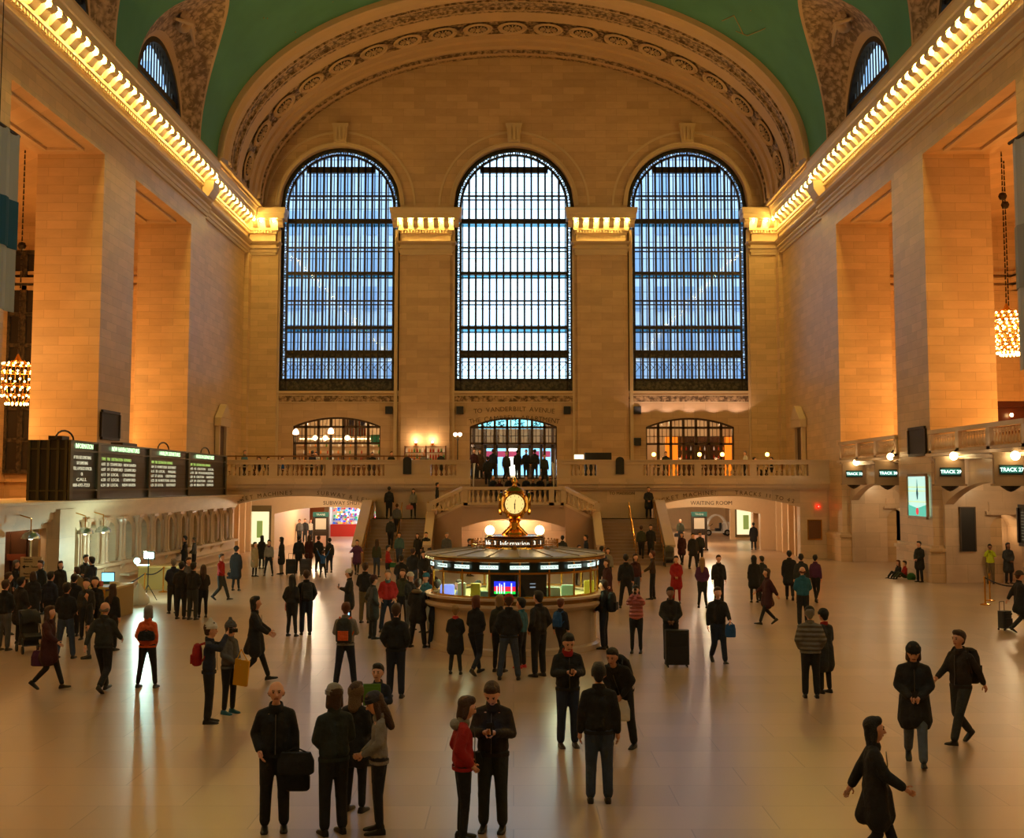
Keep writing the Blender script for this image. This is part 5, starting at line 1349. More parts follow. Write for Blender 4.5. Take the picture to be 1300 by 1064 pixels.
# cream notice on a stand at the left
x, y, _ = atZ(45, 776, 0); x, y = (45 - CX) / FOC * 41, 41
o = empty('notice_stand', (x, y, 0), 0, 'cream notice with a left arrow on a brass stand at the left', 'sign'); m = MB(); m.lathe([(.2, 0), (.2, .03), (.03, .05), (.03, 1.1)], n=12); m.build('post', BRASS, o)
m = MB(); m.box(-.36, .36, -.02, .02, 1.1, 1.84); m.build('notice_board', mat('cream_notice', (.84, .72, .52)), o)
m = MB(); m.box(-.22, -.06, -.03, -.02, 1.50, 1.53); m.prism([(-.29, 1.515), (-.2, 1.58), (-.2, 1.45)], 'y', -.03, -.02); m.build('arrow', DARK, o)
ink = mat('notice_ink', (.3, .24, .18))
for k, b_ in enumerate(('Ticket line', 'starts here')): text('lettering', b_, .07, ink, (-.1, -.025, 1.76 - .075 * k), ROTF, o)
for k, b_ in enumerate(('Please have your', 'payment ready')): text('lettering', b_, .07, ink, (0, -.025, 1.28 - .085 * k), ROTF, o)
text('lettering', 'Tickets', .09, ink, (.13, -.025, 1.51), ROTF, o)
# strollers
def stroller(px, fy, c, lab, rz=0.):
    x, y, _ = atZ(px, fy, 0); o = empty('stroller', (x, y, 0), rz, lab, 'stroller')
    m = MB()
    for s in (-1, 1): m.path([(s * .24, -.35, .12), (s * .24, .1, .6), (s * .22, .4, 1.02)], .014); m.path([(s * .24, .3, .12), (s * .24, 0, .55)], .014)
    m.tube((-.22, .4, 1.02), (.22, .4, 1.02), .02); m.tube((-.24, -.3, .2), (.24, -.3, .2), .014); m.build('frame', mat('frame_grey', (.3, .3, .32), metal=.7, rough=.3), o)
    m = MB(); m.prism([(-.32, .42), (-.3, .34), (.05, .38), (.25, .85), (.18, .9), (.0, .48)], 'x', -.2, .2); m.build('seat', cloth_plain(c), o)
    m = MB(); m.grid([[(-.22 + .44 * i / 8, .22 - .36 * sin(t), .78 + .30 * cos(t) - .02 * abs(i - 4)) for i in range(9)] for t in [pi * .55 * k / 8 - .2 for k in range(9)]]); m.build('canopy', cloth_plain(c), o, smooth=True)
    m = MB(); m.box(-.18, .18, -.1, .28, .18, .34); m.build('basket', mat('basket_black', (.1, .1, .11)), o)
    for sx in (-1, 1):
        for yy in (-.35, .3): m = MB(); m.tube((sx * .26 - .02, yy, .1), (sx * .26 + .02, yy, .1), .1, n=14); m.build('wheel', DARK, o)
def cloth_plain(c): return mat('fabric_' + c, dict(bk=(.12, .12, .12), gy=(.28, .27, .25))[c], rough=.9)
stroller(38, 828, 'bk', 'black stroller with things hung on it in the left crowd', .6); stroller(850, 719, 'gy', 'grey stroller pushed out of the right passage')
# ---------- left balcony: bar ----------
RAIL = mat('bar_rail_wood', (.46, .29, .15), rough=.4)
m = MB()
for z in (5.55, 5.95): m.box(-17.8, -5.2, 72.3, 72.36, z - .04, z + .04)
for k in range(11): x = -17.8 + k * 1.26; m.box(x - .03, x + .03, 72.28, 72.38, 4.6, 6.0)
tag(m.build('bar_railing', RAIL), 'long two bar wooden railing round the balcony bar on the left', 'railing')
# back bar against the pier
bx0, bx1 = atY(511, 560, 81)[0], atY(565, 560, 81)[0]
o = empty('back_bar', ((bx0 + bx1) / 2, 82.3, 4.6), 0, 'lit bar shelves full of bottles against the pier left of the middle doors', 'bar'); w = (bx1 - bx0) / 2
m = MB(); m.box(-w, w, -.4, .5, 0, 1.2); m.box(-w, w, .2, .5, 1.2, 1.25)
for z in (1.45, 1.85, 2.25): m.box(-w, w, 0, .5, z - .03, z)
for x in (-w, 0, w - .08): m.box(x, x + .08, 0, .5, 1.2, 2.3)
m.build('shelves', WOOD, o)
bot = MB(); bot.lathe([(.045, 0), (.05, .02), (.05, .17), (.018, .22), (.016, .29), (0, .29)], n=7, cap=False)
BOT = {}
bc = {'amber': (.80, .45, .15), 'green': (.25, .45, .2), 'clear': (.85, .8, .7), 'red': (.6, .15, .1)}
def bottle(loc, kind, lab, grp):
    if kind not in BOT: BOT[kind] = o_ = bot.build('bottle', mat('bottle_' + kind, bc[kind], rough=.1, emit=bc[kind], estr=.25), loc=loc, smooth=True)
    else: o_ = copy_obj(BOT[kind], None, loc)
    return tag(o_, lab, 'bottle', grp)
rr = random.Random(3)
for z in (5.82, 6.05, 6.45):
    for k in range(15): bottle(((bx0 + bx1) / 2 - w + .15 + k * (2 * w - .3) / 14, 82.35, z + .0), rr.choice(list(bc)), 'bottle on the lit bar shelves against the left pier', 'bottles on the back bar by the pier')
for k, px in enumerate((528, 549)):
    p = atY(px, 551, 82.9); l = simple('wall_uplight', MB().lathe([(.03, -.1), (.12, .1), (.0, .1)], n=10), BRASS, (p[0], 82.95, 7.0), 'brass wall light washing up the pier above the bar, %s of two' % ('left' if k == 0 else 'right'), 'lamp')
    m = MB(); m.ball((0, 0, .16), .09, 8); m.build('bulb', emis('bar_bulb', (1., .75, .45), 20.), l); lamp(p[0], 82.7, 7.35, 45, (1., .68, .35))
def post_lamp(px, py, Y, lab, twin=False, st=9.):
    x, _, z = atY(px, py, Y); o = empty('post_lamp', (x, Y, 4.6), 0, lab, 'lamp'); m = MB(); m.tube((0, 0, 0), (0, 0, z - 4.6 - .15), .035); m.lathe([(.14, 0), (.05, .15)], n=10)
    if twin: m.path([(-.14, 0, z - 4.75), (0, 0, z - 4.95), (.14, 0, z - 4.75)], .02)
    m.build('post', BRZ, o)
    for dx in ((-.14, .14) if twin else (0,)):
        m = MB(); m.lathe([(.09, -.14), (.19, -.10), (.17, .08), (.06, .22), (0, .23)] if not twin else [(.05, -.1), (.13, .0), (.1, .1), (0, .14)], c=(dx, 0, z - 4.6), n=12, cap=False); m.build('shade', emis('shade_glow', (1., .80, .62), 7.), o, smooth=True)
    lamp(x, Y - .35, z, 30, (1., .75, .5))
post_lamp(375.5, 549, 74, 'lamp post with a pale tulip shade at the left end of the arched screen'); post_lamp(420, 548, 74, 'lamp post with a pale tulip shade before the middle of the arched screen'); post_lamp(581, 552, 73, 'twin globe lamp post left of the middle steps', True)
for k, px in enumerate((400, 413, 441)):
    p = atY(px, 556, 82); l = simple('pendant_lamp', MB().ball((0, 0, 0), .17, 10), emis('pendant_glow', (1., .82, .62), 9.), p, 'small round lamp hanging in the left bar, %s of three' % ['leftmost', 'middle', 'rightmost'][k], 'lamp'); m = MB(); m.tube((0, 0, .15), (0, 0, 1.), .012); m.build('cord', BRZ, l)
# shelves of the bar behind the arch
o = empty('bar_shelves', (-12.6, 87.5, 4.6), 0, 'long bar shelves glowing inside the left arched screen', 'bar'); m = MB(); m.box(-3, 3.4, 0, .6, 0, 1.1)
for z in (1.4, 1.9, 2.4, 2.9): m.box(-3, 3.4, .3, .6, z - .03, z)
m.build('shelves', WOOD, o)
for z in (6.0, 6.5, 7.0):
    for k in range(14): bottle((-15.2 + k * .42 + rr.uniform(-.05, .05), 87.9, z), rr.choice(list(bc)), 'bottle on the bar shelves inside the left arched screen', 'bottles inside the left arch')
m = MB(); m.box(-15.4, -9.4, 87.3, 87.4, 7.5, 7.6); tag(m.build('shelf_light', emis('shelf_strip', (1., .78, .5), 6.)), 'warm light strip over the bar shelves in the left arch', 'lamp')
# flags inside the arch
FB = mat('flag_blue', (.12, .16, .35)); FR = mat('flag_red', (.66, .14, .14)); FW = mat('flag_white', (.82, .80, .76))
for k, (px, kind) in enumerate(((435, 'g'), (443, 'us'), (458, 'us'), (476, 'gr'), (487, 'gr'))):
    if px == 435: continue
    Y = 84.9; x = (px - CX) / FOC * Y
    if kind == 'us':
        o = empty('flag', (x, Y, 8.9), 0, 'hanging striped flag with a blue canton in the left arch, %s of two' % ('left' if k == 1 else 'right'), 'flag')
        for j in range(7): m = MB(); m.box(-.35 + j * .1, -.25 + j * .1, -.02 * (j % 2), .03, -1.25, 0); m.build('stripe', FR if j % 2 == 0 else FW, o)
        m = MB(); m.box(0, .36, -.06, .0, -.55, .01); m.build('canton', FB, o)
    else: simple('flag', boxmb(-.3, .3, 0, .04, -.7, 0), mat('green_flag', (.22, .55, .35), emit=(.2, .5, .3), estr=.2), (x, Y, 7.75), 'green pennant at the right of the left arch, %s one' % ('first' if k == 3 else 'second'), 'flag')
# tables and chairs on the balcony
def table(x, y, lab, grp='balcony bar tables'):
    o = empty('bar_table', (x, y, 4.6), 0, lab, 'table', grp); m = MB(); m.lathe([(.38, .72), (.4, .74), (.38, .76), (0, .76)], n=16); m.build('table_top', mat('white_top', (.8, .72, .58)), o); m = MB(); m.lathe([(.22, 0), (.03, .04), (.03, .72)], n=8); m.build('leg', BRZ, o)
def chair(x, y, rz, lab, grp):
    o = empty('chair', (x, y, 4.6), rz, lab, 'chair', grp); m = MB(); m.box(-.2, .2, -.2, .2, .44, .48); m.build('seat', WOOD, o); m = MB(); m.box(-.2, .2, .17, .2, .62, .95); m.box(-.2, -.17, .17, .2, .48, .95); m.box(.17, .2, .17, .2, .48, .95); m.build('backrest', WOOD, o)
    for a in (-.17, .17):
        for b in (-.17, .17): m = MB(); m.box(a - .015, a + .015, b - .015, b + .015, 0, .45); m.build('leg', WOOD, o)
for x in (-16.6, -14.6, -12.4, -9.4, -7.2): table(x, 73.6, 'small round bar table behind the left balcony balustrade'); chair(x + .75, 73.6, pi / 2 + pi, 'wooden chair beside a small bar table on the left balcony', 'balcony bar chairs'); chair(x - .75, 73.6, pi / 2, 'wooden chair beside a small bar table on the left balcony', 'balcony bar chairs')
# ---------- right balcony: restaurant ----------
for k, px in enumerate((852.5, 928)):
    p = atY(px, 570, 85.2); m = MB(); m.box(-.42, .42, -.15, .15, 0, 3.0); simple('lit_column', m, mat('amber_glass', (.85, .45, .10), emit=(1., .48, .10), estr=1.3), (p[0], 85.2, 4.6), 'glowing amber glass column, %s of the restaurant back bar' % ('left' if k == 0 else 'right'), 'column')
xa, xb = atY(857, 570, 86)[0], atY(923, 570, 86)[0]
o = empty('back_bar', (xa, 86.2, 4.6), 0, 'dark restaurant bar shelves between the amber columns', 'bar'); m = MB(); m.box(0, xb - xa, 0, .6, 0, 1.2); m.box(0, xb - xa, .5, .6, 0, 3.1)
for z in (1.5, 2.1, 2.7): m.box(0, xb - xa, .15, .6, z - .03, z)
m.box(1.3, 1.34, .1, .6, 1.2, 3); m.build('shelves', mat('dark_bar_wood', (.24, .12, .07), rough=.4), o)
for z in (6.1, 6.7):
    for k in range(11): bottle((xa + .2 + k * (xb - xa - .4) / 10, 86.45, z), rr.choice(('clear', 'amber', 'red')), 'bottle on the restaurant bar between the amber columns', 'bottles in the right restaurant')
for k, (px, py) in enumerate(((830, 577), (888, 577), (917, 577), (974, 577))):
    x, _, z = atY(px, py, 74.5); o = tag(empty('candle_lamp', (x, 74.5, 5.36)), 'small glowing table lamp on the right balcony, %s from the left' % ['first', 'second', 'third', 'last'][k], 'lamp')
    m = MB(); m.lathe([(.06, 0), (.02, .03), (.02, z - 5.36 - .1)], n=8); m.build('stem', BRASS, o); m = MB(); m.ball((0, 0, z - 5.36), .13, 10); m.build('globe', emis('candle_glow', (1., .68, .30), 12.), o, smooth=True); lamp(x, 74.2, z + .1, 12, (1., .6, .3))
    table(x, 74.5, 'small table with a glowing lamp on the right balcony', 'right balcony tables'); chair(x + .7, 74.5, pi / 2 + pi, 'chair at a lamp lit table on the right balcony', 'right balcony chairs')
# lit plaque and menu by the right side of the steps
x, _, z = atY(735, 580, 72.5); o = simple('lit_menu_box', boxmb(-.28, .28, -.06, .06, -.13, .13), emis('menu_glow', (1., .88, .62), 3.), (x, 72.5, z), 'small glowing menu box on the balcony right of the steps', 'sign'); boxmb(-.03, .03, -.03, .03, 4.6 - z, -.13).build('stand', BRZ, o)
x, _, z = atY(757, 578, 73.5); simple('service_counter', boxmb(-.7, .9, -.3, .3, 0, z + .15 - 4.6), DARK, (x, 73.5, 4.6), 'low dark service counter on the balcony right of the steps', 'counter')
# uplighting troughs on the sill of the right window
for k in range(5):
    x = 9.0 + k * 1.6; sp = bpy.data.lights.new('sill_light', 'SPOT'); sp.energy = 40; sp.color = (1., .68, .5); sp.spot_size = 2.2; sp.shadow_soft_size = .1; so = bpy.data.objects.new('sill_light', sp); COL.objects.link(so); so.location = (x, YF - .9, 9.2); so.rotation_euler = (pi - .45, 0, 0)
# patrons (built with the people below)
# ---------- people ----------
HUE = dict(bk=(.10, .10, .115), nv=(.10, .13, .21), db=(.13, .17, .26), gy=(.32, .32, .33), lg=(.52, .50, .47), dg=(.17, .18, .18), br=(.24, .17, .12), dbr=(.15, .11, .09), be=(.60, .52, .40), ol=(.22, .23, .15),
           rd=(.62, .08, .08), mr=(.24, .07, .09), pk=(.74, .42, .40), pu=(.33, .14, .30), og=(.85, .36, .14), tl=(.10, .36, .45), gn=(.18, .38, .20), wh=(.80, .78, .74), cr=(.66, .60, .48), jn=(.20, .25, .34), jl=(.32, .36, .42),
           bl=(.10, .30, .52), kh=(.42, .36, .24), pf=(.44, .41, .37), hv=(.72, .78, .10), dgn=(.14, .17, .15), tc=(.27, .40, .42), co=(.82, .25, .27))
HAIRC = dict(bk=(.09, .075, .07), br=(.26, .16, .10), lb=(.34, .22, .13), bd=(.58, .45, .28), rh=(.38, .18, .09), gr=(.48, .45, .42), wh=(.72, .70, .67))
SKINS = [(.88, .66, .54), (.84, .61, .49), (.76, .54, .42), (.52, .35, .26), (.88, .70, .60)]
def cloth(c, kind='j'):
    n = 'cloth_%s_%s' % (c, kind)
    if n in MATS: return MATS[n]
    m = mat(n, HUE[c], rough=.8, var=.22, vscale=7., bump=.8, bscale=9. if kind != 'p' else 6.)
    if kind == 'p':     # quilted rows
        nt = m.node_tree; b = nt.nodes['Principled BSDF']; g = nt.nodes.new('ShaderNodeNewGeometry'); w = nt.nodes.new('ShaderNodeTexWave')
        w.bands_direction = 'Z'; w.inputs['Scale'].default_value = 3.4; w.inputs['Distortion'].default_value = .6; nt.links.new(g.outputs['Position'], w.inputs['Vector'])
        bp = nt.nodes.new('ShaderNodeBump'); bp.inputs['Strength'].default_value = .8; bp.inputs['Distance'].default_value = .05
        nt.links.new(w.outputs['Fac'], bp.inputs['Height']); nt.links.new(bp.outputs['Normal'], b.inputs['Normal'])
    return m
def skin_m(i): return mat('skin_%d' % i, SKINS[i], rough=.55, var=.05, vscale=20.)
def hair_m(c): return mat('hair_' + c, HAIRC[c], rough=.6, var=.25, vscale=60., bump=.5, bscale=60.)
FUR = mat('fur_trim', (.50, .40, .28), rough=.95, var=.3, vscale=60, bump=.9, bscale=70)
SHO = mat('dark_shoe', (.07, .06, .055), rough=.45)
EYE_M = mat('eye_dark', (.06, .04, .035), rough=.2); LIP = mat('lips', (.55, .28, .25), rough=.5)
JOBS = []
def cap(m, p, q, r0, r1=None, n=9, mi=0):
    r1 = r0 if r1 is None else r1
    m.tube(p, q, r0, r1, n, mi); m.ball(p, r0, n, mi); m.ball(q, r1, n, mi)
def skinned(m, name, mt, parent, vox, extra=None, smooth=3):
    """queue a union mesh: voxel remeshed into one continuous surface"""
    me = bpy.data.meshes.new(name); me.from_pydata(m.v, [], m.f)
    o = bpy.data.objects.new(name, me); COL.objects.link(o); o.parent = parent
    r = o.modifiers.new('r', 'REMESH'); r.mode = 'VOXEL'; r.voxel_size = vox; r.use_smooth_shade = True
    s = o.modifiers.new('s', 'SMOOTH'); s.factor = .5; s.iterations = smooth
    JOBS.append((o, mt, extra)); return o
def harvest():
    dg = bpy.context.evaluated_depsgraph_get()
    res = [(o, bpy.data.meshes.new_from_object(o.evaluated_get(dg)), mt, ex) for o, mt, ex in JOBS]
    for o, me, mt, ex in res:
        if ex is not None and ex.v:
            v = [tuple(p.co) for p in me.vertices]; f = [tuple(p.vertices) for p in me.polygons]; off = len(v)
            old = me; me = bpy.data.meshes.new(o.name); me.from_pydata(v + ex.v, [], f + [tuple(i + off for i in q) for q in ex.f])
            me.shade_smooth(); bpy.data.meshes.remove(old)
        me.materials.clear(); me.materials.append(mt)
        o.modifiers.clear(); old = o.data; o.data = me; me.name = o.name; bpy.data.meshes.remove(old)
    JOBS.clear()
ARMS = {'down': ((.225, .02, 1.16), (.245, -.03, .90)), 'pocket': ((.25, .08, 1.15), (.19, -.08, .97)), 'phone': ((.235, -.02, 1.15), (.07, -.27, 1.20)), 'photo': ((.23, -.20, 1.34), (.07, -.30, 1.56)),
        'cross': ((.24, -.06, 1.16), (-.05, -.20, 1.18)), 'hold': ((.23, -.01, 1.15), (.07, -.21, 1.0)), 'up': ((.33, -.02, 1.60), (.42, -.05, 1.84)), 'fwd': ((.22, -.10, 1.17), (.21, -.30, 1.04)),
        'back': ((.24, .12, 1.18), (.25, .24, .96)), 'face': ((.22, -.16, 1.25), (.06, -.17, 1.52)), 'lap': ((.22, -.05, 1.17), (.08, -.28, 1.02)), 'out': ((.30, -.12, 1.20), (.36, -.34, 1.18)), 'low': ((.20, -.06, 1.14), (.10, -.16, .88))}
def person(loc, H=1.72, face=0., legs='stand', arms='down', arm2=None, coat='j', cc='bk', tc='bk', hair='s:br', hat=None, sk=1, label='', vox=.028, lean=0., fem=False, near=False, headrot=0., nod=0., z0=0., grp=None, shoe=None, child=False, scarf=None, flip=1, blurb=None):
    k = H / 1.75; S = (.86 if fem else 1.)
    pel = .95; legj = {}
    for s in (-1, 1):
        hx = .09
        if legs == 'stand': legj[s] = ((s * hx, 0, .90), (s * .105, -.015, .49), (s * .115, .01, .085), 0)
        elif legs == 'wide': legj[s] = ((s * hx, 0, .89), (s * .15, -.02, .49), (s * .20, .01, .085), 0)
        elif legs == 'shift': legj[s] = ((s * hx, 0, .90), (s * .10, -.05 if s > 0 else 0, .49), (s * .14, -.06 if s > 0 else .03, .085), 0)
        elif legs == 'walk':
            if s == flip: legj[s] = ((s * hx, 0, .89), (s * .09, -.16, .50), (s * .09, -.30, .10), .15)
            else: legj[s] = ((s * hx, 0, .89), (s * .09, -.02, .47), (s * .09, .28, .17), -.5)
        elif legs == 'sit': legj[s] = ((s * hx, .0, .50), (s * .13, -.40, .52), (s * .13, -.42, .085), 0)
        elif legs == 'floor': legj[s] = ((s * hx, 0, .13), (s * .16, -.34, .36), (s * .14, -.62, .075), 0)
    dz = {'sit': -.43, 'floor': -.80}.get(legs, 0.)
    R = Matrix.Rotation(lean, 3, 'X'); piv = Vector((0, 0, pel + dz))
    def T(p, tors=True):
        v = Vector((p[0] * S if tors else p[0], p[1], p[2] + (dz if tors else 0)))
        if tors: v = piv + R @ (v - piv)
        return v * k
    b = MB(); r = lambda x: x * k
    # torso and neck
    for s in (-1, 1):
        cap(b, T((s * .08, 0, .96)), T((s * .07, -.005, 1.12)), r(.092 if not fem else .10), r(.085)); cap(b, T((s * .07, -.005, 1.12)), T((s * .085, 0, 1.34)), r(.088), r(.09))
        cap(b, T((s * .08, 0, 1.32)), T((s * .15, .01, 1.395)), r(.085), r(.05)); cap(b, T((0, .01, 1.45)), T((s * .14, .012, 1.405)), r(.058), r(.045))
    nk = T((0, .005, 1.43)); hd0 = T((0, -.012, 1.52)); cap(b, nk, hd0, r(.062), r(.055))
    hk = k * (1.2 if child else 1.06)
    HR = Matrix.Rotation(headrot, 3, 'Z') @ Matrix.Rotation(nod + lean * .35, 3, 'X')
    hc = hd0 + HR @ Vector((0, -.012, .115)) * hk * 1.0
    def Hd(x, y, z): return hc + HR @ Vector((x, y, z)) * hk
    cap(b, Hd(0, .018, .03), Hd(0, -.01, .02), .088 * hk, .085 * hk, 12); cap(b, Hd(0, -.02, -.02), Hd(0, -.035, -.075), .072 * hk, .042 * hk, 12); cap(b, Hd(0, .03, .05), Hd(0, .0, .055), .078 * hk, .076 * hk, 12)
    cap(b, Hd(0, -.095, .012), Hd(0, -.108, -.022), .012 * hk, .019 * hk, 6)
    for s in (-1, 1): cap(b, Hd(s * .083, .005, .01), Hd(s * .085, .012, -.025), .018 * hk, .012 * hk, 6)
    # legs in the body
    for s in (-1, 1):
        h, kn, an, tp = legj[s]; h = Vector(h) * k; kn = Vector(kn) * k; an = Vector(an) * k
        cap(b, h, kn, r(.082), r(.052)); cap(b, kn, an, r(.052), r(.036)); cap(b, T((s * .07, 0, .97)), h, r(.09), r(.085))
    # arms and hands
    ex = MB(); wr = {}; al = {}
    for s in (-1, 1):
        nm = arms if (s > 0 or arm2 is None) else arm2
        if nm == 'swing': nm = 'fwd' if s == -flip else 'back'
        e, w = ARMS[nm]; sh = T((s * .172, .01, 1.385)); e = T((s * e[0], e[1], e[2])); w = T((s * w[0], w[1], w[2]))
        cap(b, sh, e, r(.050), r(.038)); cap(b, e, w, r(.038), r(.026))
        al[s] = (sh, e, w)
        d = (w - e).normalized(); up = Vector((0, 0, 1)) if abs(d.z) < .8 else Vector((0, -1, 0))
        side = d.cross(up).normalized(); pn = side.cross(d).normalized()
        hold = nm in ('phone', 'photo', 'hold', 'cross', 'lap', 'face')
        if hold: d2 = (d * .75 + Vector((-s * .5, -.1, .15))).normalized()
        else: d2 = d
        palm = w + d2 * r(.075); cap(b, w, palm, r(.030), r(.034)); wr[s] = palm
        wd = (Vector((0, 1, 0)) if not hold else Vector((0, 0, 1))); wd = (wd - d2 * wd.dot(d2)).normalized(); cu = d2.cross(wd).normalized() * (1 if s < 0 else -1)
        nn = 6 if near else 4
        for q, L in zip((-1.5, -.5, .5, 1.5), (.062, .078, .082, .070)):
            p0 = palm + wd * r(.0175 * q) + d2 * r(.018); p1 = p0 + (d2 + cu * .35).normalized() * r(L * .52); p2 = p1 + (d2 + cu * (1.2 if hold else .7)).normalized() * r(L * .5)
            ex.tube(p0, p1, r(.0095), r(.0088), nn); ex.tube(p1, p2, r(.0088), r(.007), nn)
        p0 = w + d2 * r(.03) + wd * r(.026) * -1; p1 = p0 + (d2 * .7 - wd * .8 + cu * .3).normalized() * r(.045); p2 = p1 + (d2 + cu * .5).normalized() * r(.032)
        ex.tube(p0, p1, r(.012), r(.010), nn); ex.tube(p1, p2, r(.010), r(.008), nn)
    body = skinned(b, 'person', skin_m(sk), None, vox * .85, ex)
    body.location = (loc[0], loc[1], loc[2] + z0); body.rotation_euler = (0, 0, face)
    tag(body, label, 'person', grp)
    # trousers
    t = MB(); g = .016
    for s in (-1, 1):
        h, kn, an, tp = legj[s]; h = Vector(h) * k; kn = Vector(kn) * k; an = Vector(an) * k
        a2 = kn.lerp(an, .93); slim = .0 if not fem else -.01
        cap(t, h, kn, r(.092 + g), r(.062 + g + slim)); cap(t, kn, a2, r(.062 + g + slim), r(.052 + g + slim * 1.4)); cap(t, T((s * .075, .0, .99)), h, r(.098 + g * .5), r(.09 + g))
    skinned(t, 'trousers', cloth(tc, 't'), body, vox)
    # coat
    c = MB(); g = .026 if coat in ('j', 's', 'f') else .040
    if coat == 's': g = .02
    for s in (-1, 1):
        cap(c, T((s * .075, 0, .98)), T((s * .07, -.005, 1.12)), r(.098 + g), r(.088 + g)); cap(c, T((s * .07, -.005, 1.12)), T((s * .08, 0, 1.31)), r(.086 + g * .8), r(.088 + g * .8))
        cap(c, T((s * .082, 0, 1.32)), T((s * .148, .01, 1.388)), r(.082 + g * .7), r(.052 + g * .6)); cap(c, T((0, .012, 1.44)), T((s * .14, .012, 1.40)), r(.052 + g * .6), r(.046 + g * .6))
        sh, e, w = al[s]; cap(c, sh, e, r(.048 + g * .75), r(.042 + g * .8)); cap(c, e, e.lerp(w, .93), r(.044 + g * .8), r(.036 + g * .6))
    if coat in ('c', 'k', 'd'):
        bt = {'c': .56, 'k': .66, 'd': .50}[coat]
        lz = bt if legs not in ('sit', 'floor') else None
        if lz:
            yo = -.03 if legs == 'walk' else 0
            for s in (-1, 1): cap(c, T((s * .075, 0, 1.0)), T((s * .10, yo, lz + .08)), r(.105 + g), r(.118 + g))
            c.box(r(-.17), r(.17), r(-.10), r(.10), r(lz), r(lz + .2)) if legs not in ('walk',) else None
            if legs == 'walk': cap(c, T((0, -.10, .95)), T((0, -.13, lz + .10)), r(.10), r(.11)); cap(c, T((0, .04, .95)), T((0, .13, lz + .10)), r(.10), r(.11))
        else:
            for s in (-1, 1): h, kn, an, tp = legj[s]; cap(c, Vector(h) * k, Vector(h).lerp(Vector(kn), .7) * k, r(.125), r(.11))
    c_o = skinned(c, 'coat' if coat in ('c', 'k', 'd') else ('sweater' if coat == 's' else 'jacket'), cloth(cc, 'p' if coat == 'p' else 'j'), body, vox)
    # collar, hood, scarf
    q = MB(); rows = []
    for (rr, zz, yy) in ((.085, 1.43, .0), (.092, 1.475, -.002), (.082, 1.52, .002), (.070, 1.52, .002)): rows.append([tuple(T((rr * cos(2 * pi * i / 12) / S, rr * .95 * sin(2 * pi * i / 12) + yy, zz + .02 * sin(2 * pi * i / 12)))) for i in range(12)])
    q.grid(rows, close=True); o = q.build('scarf' if scarf else 'collar', cloth(scarf, 'j') if scarf else cloth(cc, 'j'), body, smooth=True)
    if coat == 'k' or hat == 'hoodup':
        q = MB()
        if hat == 'hoodup':
            cap(q, Hd(0, .03, .03), Hd(0, .02, .02), .118 * hk, .116 * hk, 10); cap(q, Hd(0, .03, -.05), T((0, .04, 1.46)), .10 * hk, .10 * k, 10)
        else: cap(q, T((-.09, .09, 1.47)), T((.09, .09, 1.47)), r(.062), r(.062))
        skinned(q, 'hood', FUR if coat == 'k' else cloth(cc, 'j'), body, vox)
    if coat == 'h': q = MB(); cap(q, T((-.06, .10, 1.44)), T((.06, .10, 1.44)), r(.07), r(.07)); skinned(q, 'hood', cloth(scarf or 'lg', 'j'), body, vox)
    if near or vox < .025:      # zip line, pocket welts and hem band
        q = MB(); hz = {'c': .62, 'k': .72, 'd': .56}.get(coat, .93)
        if legs not in ('sit', 'floor'):
            rows = [[tuple(T(((.19 + g * .4) * cos(2 * pi * i / 20) / S, (.118 + g * .6) * sin(2 * pi * i / 20), zz))) for i in range(20)] for zz in (.885, .93)]
            if coat in ('j', 's', 'p', 'h'): q.grid(rows, close=True); q.build('hem_band', cloth(cc, 'j'), body, smooth=True); q = MB()
            if coat != 's':
                q.path([T((0, -.102 - g * 1.0, 1.40)), T((0, -.112 - g * 1.05, 1.25)), T((0, -.108 - g * 1.05, 1.08)), T((0, -.125 - g, .93))], .006, 5); q.build('zip', mat('zip_metal', (.45, .44, .42), rough=.35, metal=.8), body)
    # shoes
    for s in (-1, 1):
        h, kn, an, tp = legj[s]; an = Vector(an) * k; q = MB(); rows = []
        for (y, w_, h_, zo) in ((.075, .022, .05, 0), (.06, .034, .085, 0), (0, .040, .10, 0), (-.06, .042, .065, 0), (-.13, .047, .05, 0), (-.185, .038, .038, 0), (-.205, .012, .02, .004)):
            y2 = y * 1.0; rows.append([(an.x + r(w_ * cx_), an.y + r(y2) , an.z + r(-.085 + h_ * cz_ + zo + (tp * (-y2) if tp > 0 else tp * y2 * -.0))) for cx_, cz_ in ((-1, 0), (-1.05, .35), (-.7, .85), (0, 1.), (.7, .85), (1.05, .35), (1, 0))])
        q.grid(rows, close=True); q.poly(rows[0]); q.poly(rows[-1][::-1])
        if tp < 0: M = Matrix.Translation(an) @ Matrix.Rotation(.55, 4, 'X') @ Matrix.Translation(-an); q.xf(M)
        q.build('shoe', mat('shoe_' + shoe, HUE[shoe], rough=.5) if shoe else SHO, body, smooth=True)
    # hair / hats
    hs, hcol = (hair.split(':') + ['br'])[:2]
    q = MB()
    if hs in ('s', 'l', 'm', 'u'):
        cap(q, Hd(0, .045, .055), Hd(0, .02, .07), .094 * hk, .090 * hk, 12); cap(q, Hd(-.03, -.03, .108), Hd(.03, -.035, .11), .048 * hk, .044 * hk, 10); cap(q, Hd(0, .06, -.03), Hd(0, .05, .02), .062 * hk, .078 * hk, 10)
        for s in (-1, 1): cap(q, Hd(s * .06, .02, .05), Hd(s * .072, .02, .0), .04 * hk, .026 * hk, 8)
        if hs == 'm':
            for s in (-1, 1): cap(q, Hd(s * .06, .02, .02), Hd(s * .078, .02, -.10), .045 * hk, .035 * hk, 8)
            cap(q, Hd(0, .06, .0), Hd(0, .06, -.11), .065 * hk, .055 * hk, 8)
